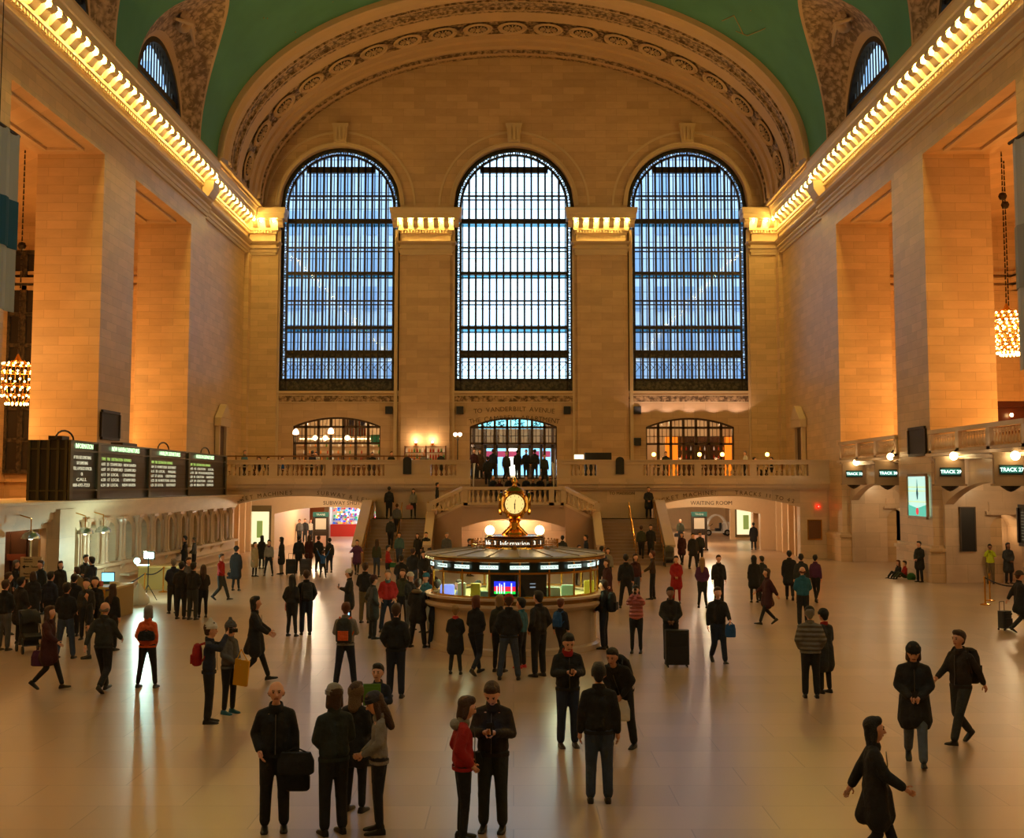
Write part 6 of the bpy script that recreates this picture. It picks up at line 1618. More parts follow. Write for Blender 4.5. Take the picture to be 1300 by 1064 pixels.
        if hs == 'l':
            for s in (-1, 1): cap(q, Hd(s * .06, .02, .02), Hd(s * .082, .0, -.12), .045 * hk, .036 * hk, 8); cap(q, Hd(s * .082, .0, -.12), Hd(s * .085, -.04 if s > 0 else .05, -.28), .036 * hk, .022 * hk, 8)
            cap(q, Hd(0, .06, .0), Hd(0, .085, -.15), .07 * hk, .07 * hk, 8); cap(q, Hd(0, .085, -.15), Hd(0, .10, -.33), .07 * hk, .05 * hk, 8)
        if hs == 'u': q.ball(Hd(0, .09, .10), .045 * hk, 8)
    elif hs == 'b':
        cap(q, Hd(-.06, .05, -.01), Hd(.06, .05, -.01), .045 * hk, .045 * hk, 8)
        for s in (-1, 1): cap(q, Hd(s * .075, .03, .01), Hd(s * .08, .0, .0), .02 * hk, .012 * hk, 6)
    if q.v: skinned(q, 'hair', hair_m(hcol), body, vox * .8 if near else vox * .85)
    if hat and hat != 'hoodup':
        kind, hc_ = hat.split(':'); q = MB()
        cap(q, Hd(0, .03, .07), Hd(0, -.005, .075), .098 * hk, .096 * hk, 12)
        rows = [[tuple(Hd(rr * cos(2 * pi * i / 14), .008 + rr * 1.1 * sin(2 * pi * i / 14), zz)) for i in range(14)] for rr, zz in ((.099, .045), (.106, .035), (.106, .085), (.098, .09))]
        if kind == 'pom': q.ball(Hd(0, .02, .19), .042 * hk, 8)
        if kind == 'peak': cap(q, Hd(-.05, -.08, .055), Hd(.05, -.08, .055), .03 * hk); cap(q, Hd(-.035, -.12, .045), Hd(.035, -.12, .045), .016 * hk)
        if kind == 'wide': pass
        ho = skinned(q, 'hat', cloth(hc_, 'h'), body, vox * .85)
        if kind != 'peak': q2 = MB(); q2.grid(rows, close=True); q2.build('hat_brim', cloth(hc_, 'h'), ho, smooth=True)
        if kind == 'wide': q2 = MB(); q2.lathe([(.06, 0), (.17, -.01), (.17, .005), (.06, .015)], n=16); q2.xf(Matrix.Translation(Hd(0, 0, .05))); q2.build('hat_brim', cloth(hc_, 'h'), ho)
    if near:
        for s in (-1, 1): q = MB(); q.ball(Hd(s * .032, -.084, .018), .010 * hk, 8); q.build('eye', EYE_M, body, smooth=True); 
        q = MB(); cap(q, Hd(-.02, -.083, -.055), Hd(.02, -.083, -.055), .0065 * hk, .0065 * hk, 6); q.build('mouth', LIP, body, smooth=True)
        for s in (-1, 1): q = MB(); q.tube(Hd(s * .018, -.094, .038), Hd(s * .048, -.084, .040), .005 * hk, n=5); q.build('eyebrow', hair_m(hcol), body)
    M = Matrix.LocRotScale(body.location, body.rotation_euler, None)
    return dict(o=body, M=M, wr=wr, k=k, T=T, back=T((0, .15, 1.25)))
def at_hand(p, s, off=(0, 0, 0)): return p['M'] @ (p['wr'][s] + Vector(off))
def backpack(p, c, label, sc=1., c2=None):
    k = p['k'] * sc; b = p['T']((0, .215, 1.22)); o = empty('backpack', p['M'] @ b, p['o'].rotation_euler.z, label, 'backpack')
    m = MB(); rows = []
    for z, w, d in ((-.23, .12, .07), (-.21, .15, .10), (-.05, .155, .115), (.12, .145, .10), (.21, .11, .07), (.235, .06, .03)): rows.append([(w * k * cos(t) * (1 if abs(cos(t)) < .8 else 1.05), d * k * sin(t), z * k) for t in [2 * pi * i / 14 for i in range(14)]])
    m.grid(rows, close=True); m.poly(rows[0][::-1]); m.poly(rows[-1]); m.build('bag_body', cloth(c, 'j'), o, smooth=True)
    m = MB(); m.box(-.10 * k, .10 * k, .09 * k, .135 * k, -.18 * k, .0); m.build('front_pocket', cloth(c2 or c, 'j'), o)
    for s in (-1, 1): m = MB(); m.path([(s * .09 * k, -.08 * k, -.18 * k), (s * .16 * k, -.16 * k, -.05 * k), (s * .15 * k, -.22 * k, .12 * k), (s * .11 * k, -.16 * k, .24 * k), (s * .08 * k, -.04 * k, .2 * k)], .016 * k, 5); m.build('strap', cloth(c2 or c, 'j'), o)
    return o
def suitcase(x, y, c, label, rz=0., h=.62, w=.42, z=0., up=True):
    o = empty('suitcase', (x, y, z), rz, label, 'suitcase'); m = MB()
    d = .13; pr = []
    for i in range(16):
        t = 2 * pi * i / 16; pr.append((w / 2 * max(-1, min(1, 1.25 * cos(t))), d * max(-1, min(1, 1.25 * sin(t)))))
    m.prism(pr, 'z', .06, .06 + h); m.build('case', mat('case_' + c, HUE[c], rough=.5, var=.1), o)
    m = MB(); m.box(-w * .4, w * .4, -d - .03, -d, .12, .12 + h * .45); m.box(-w * .4, w * .4, -d - .025, -d, .2 + h * .5, h); m.build('front_pocket', mat('case2_' + c, tuple(q * .85 for q in HUE[c]), rough=.6), o)
    if up: m = MB(); m.path([(-.1, d * .7, h), (-.1, d * .7, h + .32), (.1, d * .7, h + .32), (.1, d * .7, h)], .011, 6); m.build('pull_handle', mat('handle_grey', (.25, .25, .26), rough=.3, metal=.8), o)
    for sx in (-1, 1):
        for sy in (-1, 1): m = MB(); m.tube((sx * w * .4 - .012, sy * d * .8, .03), (sx * w * .4 + .012, sy * d * .8, .03), .03, n=10); m.build('wheel', DARK, o)
    return o
def bag(pos, c, label, w=.16, h=.2, hh=.12, rz=0., cat='bag', name='handbag', d=.06):
    """pos = the point gripped; the bag hangs below"""
    o = empty(name, pos, rz, label, cat); m = MB(); rows = []
    for z, q in ((-hh - h, .85), (-hh - h + .02, 1.), (-hh - h * .4, 1.), (-hh, .8)): rows.append([(w * q * max(-1, min(1, 1.3 * cos(t))), d * q * max(-1, min(1, 1.3 * sin(t))), z) for t in [2 * pi * i / 12 for i in range(12)]])
    m.grid(rows, close=True); m.poly(rows[0][::-1]); m.poly(rows[-1]); m.build('bag_body', cloth(c, 'j'), o, smooth=False)
    m = MB(); m.path([(-w * .6, 0, -hh), (-w * .3, 0, -.02), (0, 0, .005), (w * .3, 0, -.02), (w * .6, 0, -hh)], .010, 5); m.build('strap', cloth(c, 'j'), o); return o
def phone(p, s, label, lit=True, off=(0, -.02, .04), tilt=.4):
    pos = at_hand(p, s, off); o = empty('phone', pos, p['o'].rotation_euler.z, label, 'phone')
    m = MB(); m.box(-.038, .038, -.005, .005, -.075, .075); m.build('case', DARK, o)
    m = MB(); m.box(-.034, .034, .005, .008, -.068, .068); m.build('screen', emis('phone_screen', (.55, .8, 1.), 2.2) if lit else DARK, o); return o
def auto_vox(Y): return .017 if Y < 19 else (.022 if Y < 28 else (.028 if Y < 42 else .036))
F = dict(cam=0., away=pi, right=pi / 2, left=-pi / 2, fr=pi / 4, fl=-pi / 4, ar=3 * pi / 4, al=-3 * pi / 4)
PEOPLE = {}
def add(key, px, py, ref='f', H=1.72, z=0., **kw):
    if ref == 'f': x, y, _ = atZ(px, py, z)
    else:
        hh = H * (.62 if kw.get('legs') == 'sit' and False else 1.)
        x, y, _ = atZ(px, py, z + hh)
    f = kw.pop('face', 'cam'); f = F[f] if isinstance(f, str) else radians(f)
    kw.setdefault('vox', auto_vox(y)); kw.setdefault('near', y < 19)
    kw['sk'] = kw.get('sk', (len(PEOPLE) * 7) % 3)
    p = person((x, y, z), H=H, face=f, **kw); PEOPLE[key] = p; p['x'], p['y'] = x, y; return p
person((BC[0] - .95, BC[1] - .95, .12), H=1.62, face=radians(20), coat='j', cc='bk', tc='bk', hair='s:bk', arms='hold', vox=.028, sk=1, label='clerk in black behind the glass of the booth, left of the coloured monitor')
person((BC[0] - 1.45, BC[1] - .75, .12), H=1.62, face=radians(-60), coat='s', cc='wh', tc='bk', hair='s:br', arms='hold', vox=.028, sk=0, label='clerk in white behind the left panes of the booth')
for px, fc, c, h, lab, Y, lg in ((311, 60, 'tc', 's:gr', 'grey haired patron in pale blue at the far left of the balcony bar', 74.0, 'stand'), (330, -40, 'bk', 's:br', 'patron in dark clothes second from the left at the balcony bar', 74.2, 'sit'), (341, 30, 'dg', 'm:bk', 'patron in grey third from the left at the balcony bar', 74.3, 'sit'), (359, 20, 'bl', 's:bk', 'patron in blue near the left lamp post of the bar', 74.0, 'sit'),
                                 (397, 160, 'bk', 's:bk', 'waiter in black standing before the left arched screen', 75.0, 'stand'), (408, -60, 'wh', 's:br', 'person in a white shirt bending at a bar table', 74.6, 'stand'), (473, 10, 'bk', 's:bk', 'bartender in black before the bottles in the left arch', 79.0, 'stand'), (497, 30, 'bk', 's:br', 'patron in black right of the left arched screen', 77.0, 'stand'), (538, 0, 'lg', 'b:gr', 'patron in pale clothes before the bar shelves at the pier', 78.0, 'stand'), (560, 10, 'dg', 's:br', 'patron in dark grey at the right end of the pier bar', 77.0, 'stand'),
                                 (946, -70, 'wh', 's:gr', 'restaurant guest in white on the right balcony', 76.0, 'stand'), (957, 70, 'bk', 's:bk', 'restaurant guest in black beside the guest in white', 75.2, 'sit'), (979, -60, 'bk', 's:bk', 'restaurant guest at the rightmost lamp of the balcony', 75.2, 'sit'), (757, 0, 'bk', 's:bk', 'person in black behind the service counter right of the steps', 74.4, 'sit'), (845, 0, 'bk', 's:br', 'guest in black near the left amber column', 77., 'stand')):
    person(((px - CX) / FOC * Y, Y, 4.6 if lg == 'stand' else 4.62), H=1.72, face=radians(fc), legs=lg, coat='j', cc=c, tc='bk', hair=h, arms='lap' if lg == 'sit' else 'hold', vox=.036, sk=0, lean=.5 if 'bending' in lab else 0., label=lab)
def stair_pt(px, top, H):
    """someone on a side flight: find the tread so that the head shows at row `top`"""
    best = None
    for i in range(0, 15):
        Y = 64.7 + 4.0 * (i - .5) / 14; z = 2.33 * i / 14
        d = ray(px, top); t = Y / d[1]; e = abs(EYE + d[2] * t - (z + H))
        if best is None or e < best[0]: best = (e, d[0] * t, Y, z)
    return best[1:]
# --- nearest people ---
p = add('bald', 351, 868, 't', 1.78, face=10, coat='j', cc='bk', tc='bk', hair='b:br', sk=0, arms='down', arm2='pocket', label='balding man in a black zip jacket looking up towards the viewer at the lower left')
q = MB(); q.box(-.045, .045, -.006, 0, -.012, .012); 
bag(at_hand(p, 1), 'bk', 'black shoulder bag hanging from the hand of the balding man', .17, .26, .1)
p = add('green', 425, 874, 't', 1.75, face=-150, coat='j', cc='dgn', tc='bk', hair='m:br', hat='brim:lg', sk=1, arms='hold', label='person seen from behind in a dark green coat and grey checked cap')
bag((p['x'] - .45, p['y'] - .1, 1.05), 'bk', 'black bag carried at the left side of the person in the dark green coat', .22, .26, .05)
p = add('flag', 482, 882, 't', 1.66, face=-80, coat='s', cc='lg', tc='bk', hair='l:br', hat='brim:nv', sk=0, arms='hold', fem=True, nod=.35, label='long haired woman in a light grey sweater and striped knit hat')
add('furgirl', 452, 870, 't', 1.62, face=160, coat='k', cc='bk', tc='bk', hair='m:br', hat='hoodup', sk=1, fem=True, arms='hold', label='person in black with a furry brown hood behind the green coat')
p = add('boy', 480, 848, 't', 1.45, face=-10, coat='j', cc='nv', tc='nv', hair='s:bk', sk=0, child=True, arms='phone', label='dark haired child facing the viewer holding up something green')
g = at_hand(p, -1); m = MB(); m.box(-.13, .13, -.02, .02, -.02, .30); m.box(-.1, .1, -.03, .03, .0, .25); o = m.build('green_bag', mat('green_plastic', (.32, .50, .14), rough=.5), loc=(g[0], g[1] - .05, g[2] - .05)); tag(o, 'bright green paper bag held up by the child', 'bag')
add('redcoat', 588, 888, 't', 1.66, face=100, coat='h', cc='rd', tc='bk', hair='m:br', sk=0, fem=True, arms='pocket', scarf='lg', nod=.25, label='woman in a bright red hooded coat beside the man with the phone')
p = add('phoneman', 626, 866, 't', 1.80, face=-8, coat='j', cc='dbr', tc='dg', hair='s:br', sk=0, arms='phone', nod=.6, label='man in a dark brown jacket bending his head over a phone')
phone(p, 1, 'phone in both hands of the man in the brown jacket')
bag((p['x'] - .28, p['y'] - .15, 1.0), 'bk', 'dark camera bag at the hip of the man with the phone', .15, .18, .02)
p = add('redcollar', 721, 948, 'f', 1.80, face=10, coat='j', cc='bk', tc='db', hair='s:bk', sk=0, arms='phone', nod=.45, scarf='rd', label='slim young man in a black jacket with red collar and blue jeans', shoe='br', near=True)
phone(p, -1, 'small phone held by the young man with the red collar', False)
add('backman', 760, 846, 't', 1.80, face=178, coat='j', cc='bk', tc='jn', hair='s:bk', sk=1, arms='down', label='man in plain black jacket and jeans, back to the viewer, nearest at the middle')
p = add('bender', 790, 948, 'f', 1.76, face=-25, legs='wide', lean=.75, coat='j', cc='bk', tc='bk', hair='s:bk', sk=2, arms='hold', near=True, label='man in black bending forward over a white carrier bag')
g = at_hand(p, -1); bag(g, 'wh', 'white carrier bag with a red print held by the bending man', .2, .32, .05)
backpack(p, 'bk', 'black backpack on the bending man').rotation_euler = (.75, 0, p['o'].rotation_euler.z)
p = add('beanie', 1163, 970, 'f', 1.80, face=-15, legs='walk', coat='c', cc='bk', tc='jl', hair='m:br', hat='brim:bk', sk=0, arms='hold', nod=.35, near=True, label='person in a black coat, knit hat and light ripped jeans walking at the lower right')
phone(p, -1, 'phone in the hand of the walker in the black knit hat', False)
p = add('bprunner', 1222, 944, 'f', 1.80, face=-60, legs='walk', coat='j', cc='dbr', tc='dg', hair='s:br', sk=1, arms='swing', near=True, label='tall walker in brown with a big backpack at the lower right'); backpack(p, 'dbr', 'big brown backpack on the tall walker at the lower right', 1.2)
add('lowdark', 1108, 915, 't', 1.65, face=80, legs='walk', coat='c', cc='bk', tc='bk', hair='m:bk', sk=1, arms='swing', fem=True, near=True, label='dark coated walker cut off at the bottom right, nearest of all')
# --- left foreground ---
p = add('orange', 186, 873, 'f', 1.66, face=175, legs='wide', coat='j', cc='og', tc='bk', hair='m:gr', sk=0, fem=True, arms='pocket', near=False, label='grey haired woman in an orange jacket standing alone with legs apart')
bag(p['M'] @ Vector((-.05, .2, 1.22)), 'bk', 'black handbag on the back of the woman in orange', .17, .19, .03)
add('lgman', 130, 879, 'f', 1.80, face=170, legs='walk', coat='j', cc='dg', tc='bk', hair='b:gr', sk=0, arms='swing', label='grey haired man in a dark coat walking away at the left')
p = add('maroon', 60, 875, 'f', 1.68, face=80, legs='walk', coat='c', cc='mr', tc='bk', hair='l:br', sk=0, fem=True, arms='swing', label='long haired woman in a dark maroon coat striding to the right at far left')
bag(at_hand(p, 1), 'pu', 'purple bag swinging from the hand of the woman in maroon', .22, .32, .1)
add('jeansman', 82, 836, 'f', 1.80, face=180, legs='wide', coat='j', cc='bk', tc='jn', hair='s:bk', sk=1, arms='hold', label='man in black with a red hem and faded jeans behind the woman in maroon')
add('edgeman', 4, 826, 'f', 1.76, face=170, coat='j', cc='bk', tc='gy', hair='s:br', sk=0, arms='hold', label='man in grey jeans cut by the left edge of the picture')
add('edge2', 24, 818, 'f', 1.74, face=150, legs='shift', coat='c', cc='bk', tc='bk', hair='s:bk', sk=1, arms='hold', label='man in a long black coat just right of the one at the left edge')
add('g1', 8, 806, 'f', 1.72, face=120, coat='j', cc='dbr', tc='bk', hair='s:br', sk=0, label='man in a brown black jacket in the crowd behind the left edge man')
add('g2', 40, 800, 'f', 1.66, face=-160, coat='c', cc='bk', tc='bk', hair='m:br', sk=2, fem=True, label='woman in a black coat in the left crowd beside the stroller')
p = add('g3', 62, 806, 'f', 1.74, face=160, coat='j', cc='nv', tc='bk', hair='s:bk', sk=1, label='man in a navy jacket in the left crowd between the stroller and the jeans man')
add('g4', 92, 808, 'f', 1.70, face=-170, coat='j', cc='bk', tc='bk', hair='s:bk', sk=0, label='shorter man in black right behind the man in faded jeans')
add('g5', 96, 790, 'f', 1.66, face=-120, coat='j', cc='kh', tc='bk', hair='s:br', sk=1, label='person in a mustard jacket deep in the left crowd')
add('g6', 112, 836, 'f', 1.62, face=-70, coat='j', cc='bk', tc='gy', hair='l:bk', sk=0, fem=True, label='young woman in black turning her face, left of the grey haired man')
add('g7', 141, 826, 'f', 1.66, face=165, coat='j', cc='bk', tc='bk', hair='l:br', sk=0, fem=True, label='woman with long brown hair partly hidden behind the grey haired man')
add('g8', 108, 812, 'f', 1.60, face=0, coat='j', cc='dg', tc='bk', hair='s:bk', sk=0, child=True, label='girl with tied dark hair facing the viewer by the white desk')
add('g9', 119, 810, 'f', 1.62, face=10, coat='j', cc='bk', tc='bk', hair='m:bk', sk=0, child=True, label='second girl facing the viewer by the white desk, the taller one')
add('g10', 18, 778, 'f', 1.70, face=90, coat='j', cc='bk', tc='bk', hair='s:gr', sk=0, label='grey haired man in black furthest back in the left crowd')
add('g11', 50, 780, 'f', 1.72, face=-30, coat='j', cc='dg', tc='bk', hair='s:br', sk=1, label='man in dark grey below the cream notice sign')
add('g12', 75, 776, 'f', 1.64, face=40, coat='c', cc='dbr', tc='bk', hair='m:br', sk=0, fem=True, label='woman in a brown coat below the right side of the cream notice sign')
add('desk1', 115, 776, 'f', 1.78, face=-110, coat='j', cc='bk', tc='kh', hair='s:bk', sk=1, arms='cross', label='man in a black sweater standing at the lit desk with folded arms')
add('desk2', 107, 770, 'f', 1.76, face=60, coat='j', cc='bk', tc='bk', hair='s:bk', sk=0, arms='hold', label='man in black facing right behind the man with folded arms')
# photographer pair
p = add('photog', 264, 918, 'f', 1.74, face=100, coat='j', cc='nv', tc='bk', hair='s:br', hat='pom:wh', sk=0, arms='photo', near=True, label='photographer in a navy jacket and white bobble hat holding up a camera')
backpack(p, 'rd', 'dark red backpack on the photographer in the white hat', .85)
g = at_hand(p, 1, (0, -.05, .03)); o = empty('camera_body', g, p['o'].rotation_euler.z, 'black camera held to the eye of the photographer', 'camera'); m = MB(); m.box(-.07, .07, -.03, .03, -.045, .045); m.box(-.025, .025, -.03, .03, .045, .07); m.build('housing', DARK, o); m = MB(); m.tube((0, -.03, 0), (0, -.12, 0), .036, n=12); m.build('lens', BRZ, o)
p = add('pal', 290, 906, 'f', 1.66, face=60, coat='j', cc='gy', tc='bk', hair='m:br', hat='pom:gy', sk=0, fem=True, arms='hold', shoe='tl', near=True, label='companion in teal shoes close behind the photographer')
bag(at_hand(p, 1, (0, -.02, .1)), 'wh', 'white scarf bundle in the arms of the companion', .1, .2, .02)
y_ = MATS.get('cloth_yellow') or mat('cloth_yellow', (.85, .62, .08), rough=.7)
g = at_hand(p, -1, (0, -.05, .05)); m = MB(); m.prism([(-.14, -.42), (.12, -.46), (.16, .0), (-.1, .05)], 'y', -.05, .05); o = m.build('yellow_bag', y_, loc=tuple(g)); tag(o, 'bright yellow shopping bag between the photographer and the companion', 'bag'); m = MB(); m.path([(-.08, 0, .02), (0, 0, .22), (.12, 0, 0)], .01, 5); m.build('strap', y_, o)
add('ghost', 322, 865, 'f', 1.78, face=95, legs='walk', coat='c', cc='bk', tc='bk', hair='m:bk', sk=1, fem=True, arms='fwd', label='tall figure in a long black coat hurrying right past the photographer')
add('coupleL', 370, 808, 'f', 1.68, face=170, legs='shift', coat='j', cc='bk', tc='bk', hair='l:bk', sk=1, fem=True, arms='pocket', label='woman in black of the couple in the middle left floor')
p = add('coupleR', 388, 806, 'f', 1.78, face=-165, coat='j', cc='bk', tc='nv', hair='s:br', sk=0, arms='pocket', label='man of the couple in the middle left floor, with a backpack'); backpack(p, 'bk', 'black backpack on the man of the couple')
bag(at_hand(PEOPLE['coupleL'], 1, (0, 0, .1)), 'pk', 'rose coloured scarf or bag at the side of the woman of the couple', .1, .28, .0)
# queue group behind the barrier belt
for key, px, fy, fc, c, t_, h, lab in (('q1', 219, 779, -150, 'nv', 'bk', 's:gr', 'grey haired man in a navy jacket in the queue by the belt barrier'), ('q2', 229, 786, 175, 'bk', 'bk', 's:bk', 'man in black second in the queue by the belt barrier'), ('q3', 244, 787, 165, 'bk', 'dg', 's:bk', 'broad man in black in the middle of the queue by the belt barrier'),
                                       ('q4', 257, 784, -160, 'dbr', 'bk', 'l:br', 'woman in a brown black coat at the right end of the queue'), ('q5', 238, 776, 40, 'gy', 'bk', 's:br', 'man in grey facing the others in the queue')):
    add(key, px, fy, 'f', 1.76 if h[0] == 's' else 1.64, face=fc, coat='j', cc=c, tc=t_, hair=h, fem=h[0] == 'l', arms='hold', label=lab)
add('redwalk', 280, 762, 'f', 1.66, face=70, legs='walk', coat='j', cc='rd', tc='dg', hair='s:br', sk=0, arms='swing', label='walker in a red jacket and grey trousers near the ticket counter')
add('counter1', 234, 729, 'f', 1.78, face=-80, coat='c', cc='bk', tc='bk', hair='s:bk', sk=1, arms='hold', label='man in a black coat standing at the ticket counter')
add('counter2', 246, 727, 'f', 1.66, face=-90, coat='j', cc='gy', tc='bk', hair='s:gr', sk=0, arms='hold', label='person in grey standing at the ticket counter right of the man in black')
p = add('bootwoman', 299, 750, 'f', 1.74, face=175, coat='d', cc='bk', tc='bk', hair='s:bk', hat='brim:bk', sk=0, fem=True, legs='shift', label='woman in a belted black coat, cap and boots near the far left'); bag(at_hand(p, 1), 'bk', 'black bag on the right of the woman in the belted coat', .17, .25, .1)
add('beige', 323, 732, 'f', 1.56, face=60, coat='d', cc='cr', tc='bk', hair='s:bk', sk=0, fem=True, label='short woman in a long cream raincoat')
add('blkhair', 332, 722, 'f', 1.64, face=160, coat='c', cc='bk', tc='bk', hair='l:bk', sk=0, fem=True, label='woman with long black hair between the raincoat and the purple scarf')
add('pscarf', 341, 731, 'f', 1.64, face=0, legs='wide', coat='j', cc='lg', tc='bk', hair='s:bk', sk=0, fem=True, scarf='pu', arms='down', label='woman in a pale jacket with a purple scarf')
add('longblk', 357, 729, 'f', 1.72, face=-100, coat='d', cc='bk', tc='lg', hair='m:bk', sk=1, fem=True, label='woman in a long black coat and pale trousers left of the suitcases')
add('suitman', 379, 728, 'f', 1.78, face=180, coat='j', cc='bk', tc='bk', hair='s:bk', sk=1, label='man in black standing between two suitcases')
x, y, _ = atZ(369, 730, 0); suitcase(x, y, 'bk', 'black wheeled suitcase left of the man between the suitcases', .3, .68, .46)
x, y, _ = atZ(388, 731, 0); suitcase(x, y, 'br', 'brown wheeled suitcase right of the man between the suitcases', 0, .72, .5)
add('sw2', 392, 722, 'f', 1.66, face=175, coat='c', cc='mr', tc='bk', hair='l:br', sk=0, fem=True, label='woman in dark red behind the brown suitcase')
add('kidp1', 404, 726, 'f', 1.72, face=170, coat='j', cc='bk', tc='bk', hair='s:br', sk=0, legs='shift', label='adult in black left of the child with raised arms')
add('kid', 410, 733, 'f', 1.18, face=175, coat='j', cc='bl', tc='bk', hair='s:br', sk=0, child=True, arms='up', legs='wide', label='small child in a blue jacket holding both arms up')
add('kidp2', 418, 727, 'f', 1.64, face=-160, coat='j', cc='bk', tc='nv', hair='s:bk', sk=0, fem=True, label='woman in black right of the child with raised arms')
# in the left passage
for key, px, fy, fc, lg, c, t_, h, lab in (('c1', 355, 688, 0, 'walk', 'gy', 'gy', 'l:br', 'woman in grey walking out of the left passage by the wall'), ('c2', 366, 685, 10, 'walk', 'nv', 'jn', 's:br', 'man in blue in the left passage'), ('c3', 375, 683, -10, 'stand', 'nv', 'bk', 's:bk', 'man in navy in the middle of the group in the left passage'),
                                           ('c4', 380, 690, 0, 'stand', 'gy', 'dg', 's:br', 'man in a grey coat in front of the group in the left passage'), ('c5', 387, 689, 0, 'stand', 'bk', 'bk', 's:bk', 'man in black in the group in the left passage'), ('c6', 394, 688, 15, 'walk', 'wh', 'bk', 'l:rh', 'woman in white beside the map stand in the left passage'),
                                           ('c7', 398, 683, 0, 'stand', 'bk', 'bk', 's:bk', 'dark figure right behind the map stand in the left passage')):
    add(key, px, fy, 'f', 1.72 if h[0] == 's' else 1.64, face=fc, legs=lg, coat='j', cc=c, tc=t_, hair=h, fem=h[0] == 'l', label=lab)
add('shop', 454, 674, 'f', 1.70, face=-80, legs='walk', coat='c', cc='dg', tc='bk', hair='s:bk', sk=1, label='traveller in dark clothes passing the bright shop in the left passage'); x, y, _ = atZ(446, 676, 0); suitcase(x, y, 'co', 'red suitcase pulled past the bright shop', 0, .6, .5)
add('cr1', 460, 709, 'f', 1.60, face=60, legs='walk', lean=.3, coat='j', cc='bk', tc='bk', hair='m:bk', sk=1, arms='swing', label='person in black leaning forward at the foot of the left stairs')
add('cr2', 453, 730, 'f', 1.62, face=0, coat='c', cc='pu', tc='bk', hair='s:br', sk=0, fem=True, legs='walk', arms='out', label='woman in a purple coat left of the left stairs')
# around the foot of the left stairs
add('olive', 478, 733, 'f', 1.70, face=160, coat='j', cc='ol', tc='jn', hair='l:br', sk=0, fem=True, label='long haired woman in olive and jeans at the foot of the left stairs')
p = add('redw', 492, 740, 'f', 1.58, face=80, coat='j', cc='rd', tc='bk', hair='u:bk', sk=0, fem=True, arms='hold', label='dark haired woman in red at the foot of the left stairs'); bag(at_hand(p, 1), 'gn', 'light green bag held by the woman in red at the stairs', .16, .2, .02)
for key, px, top, H, fc, lg, c, t_, h, lab in (('s3', 504, 642, 1.68, 180, 'walk', 'gy', 'bk', 's:br', 'person in grey climbing the upper part of the left stairs'), ('s4', 496, 656, 1.66, 180, 'walk', 'dg', 'bk', 's:gr', 'stooped person in grey climbing the left stairs below another in grey'),
                                               ('s5', 507, 675, 1.70, 0, 'walk', 'tc', 'jn', 's:bk', 'person in grey green coming down beside the middle handrail of the left stairs'), ('s6', 530, 677, 1.66, -10, 'stand', 'bk', 'bk', 'l:br', 'woman in black halfway down the right half of the left stairs'), ('s6b', 541, 684, 1.72, 0, 'stand', 'bk', 'bk', 's:bk', 'man in black by the inner parapet of the left stairs')):
    x, y, z = stair_pt(px, top, H); pp = person((x, y, z), H=H, face=radians(fc), legs=lg, coat='j', cc=c, tc=t_, hair=h, vox=.036, fem=h[0] == 'l', label=lab, sk=0)
for key, px, fc, H, c, t_, h, lab in (('s1', 498, 180, 1.78, 'bk', 'bk', 's:bk', 'tall dark figure on the landing of the left stairs by the outer parapet'), ('s2', 528, 0, 1.66, 'lg', 'bk', 'l:bk', 'woman in a pale jacket standing on the left landing')):
    x, y, z = atZ(px, 657, 2.33); y = min(y, 70.0); pp = person((x, y, 2.33), H=H, face=radians(fc), coat='j', cc=c, tc=t_, hair=h, vox=.036, fem=h[0] == 'l', label=lab, sk=0)
    if key == 's2': bag(at_hand(pp, -1), 'pk', 'pink bag held by the woman on the left landing', .2, .25, .03)
person((-4.35, 69.2, 2.66), H=1.68, face=radians(90), legs='walk', coat='j', cc='bk', tc='bk', hair='s:bk', vox=.036, label='person in black on the short steps leading to the middle landing', sk=1)
# near the booth, left side
p = add('wbeanie', 443, 796, 'f', 1.68, face=-95, coat='c', cc='bk', tc='bk', hair='s:br', hat='brim:wh', sk=0, fem=True, arms='phone', arm2='down', label='woman in a long dark coat and white knit hat holding a phone'); phone(p, 1, 'phone held by the woman in the white knit hat', False)
add('tanp', 463, 791, 'f', 1.80, face=170, coat='j', cc='bk', tc='kh', hair='s:br', sk=0, arms='hold', label='man in a black jacket and tan trousers left of the red hat')
add('redhat', 473, 811, 'f', 1.70, face=120, coat='c', cc='dg', tc='bk', hair='s:bk', hat='brim:mr', sk=1, arms='pocket', label='man in a dark coat and dark red knit hat')
add('redjk', 492, 802, 'f', 1.74, face=0, legs='wide', coat='j', cc='rd', tc='nv', hair='s:gr', sk=0, arms='pocket', scarf='tc', label='grey haired man in a red jacket over a blue shirt')
add('longh', 511, 794, 'f', 1.66, face=-10, coat='j', cc='ol', tc='bk', hair='l:lb', sk=0, fem=True, label='woman with long light brown hair right of the red jacket')
add('b8', 530, 822, 'f', 1.74, face=165, legs='wide', coat='k', cc='bk', tc='bk', hair='s:br', sk=1, arms='hold', label='person in black with fur hood beside the navy parka')
add('b9', 555, 822, 'f', 1.72, face=178, legs='wide', coat='k', cc='nv', tc='nv', hair='s:bk', sk=1, arms='hold', label='person in a navy parka with fur hood near the left of the booth')
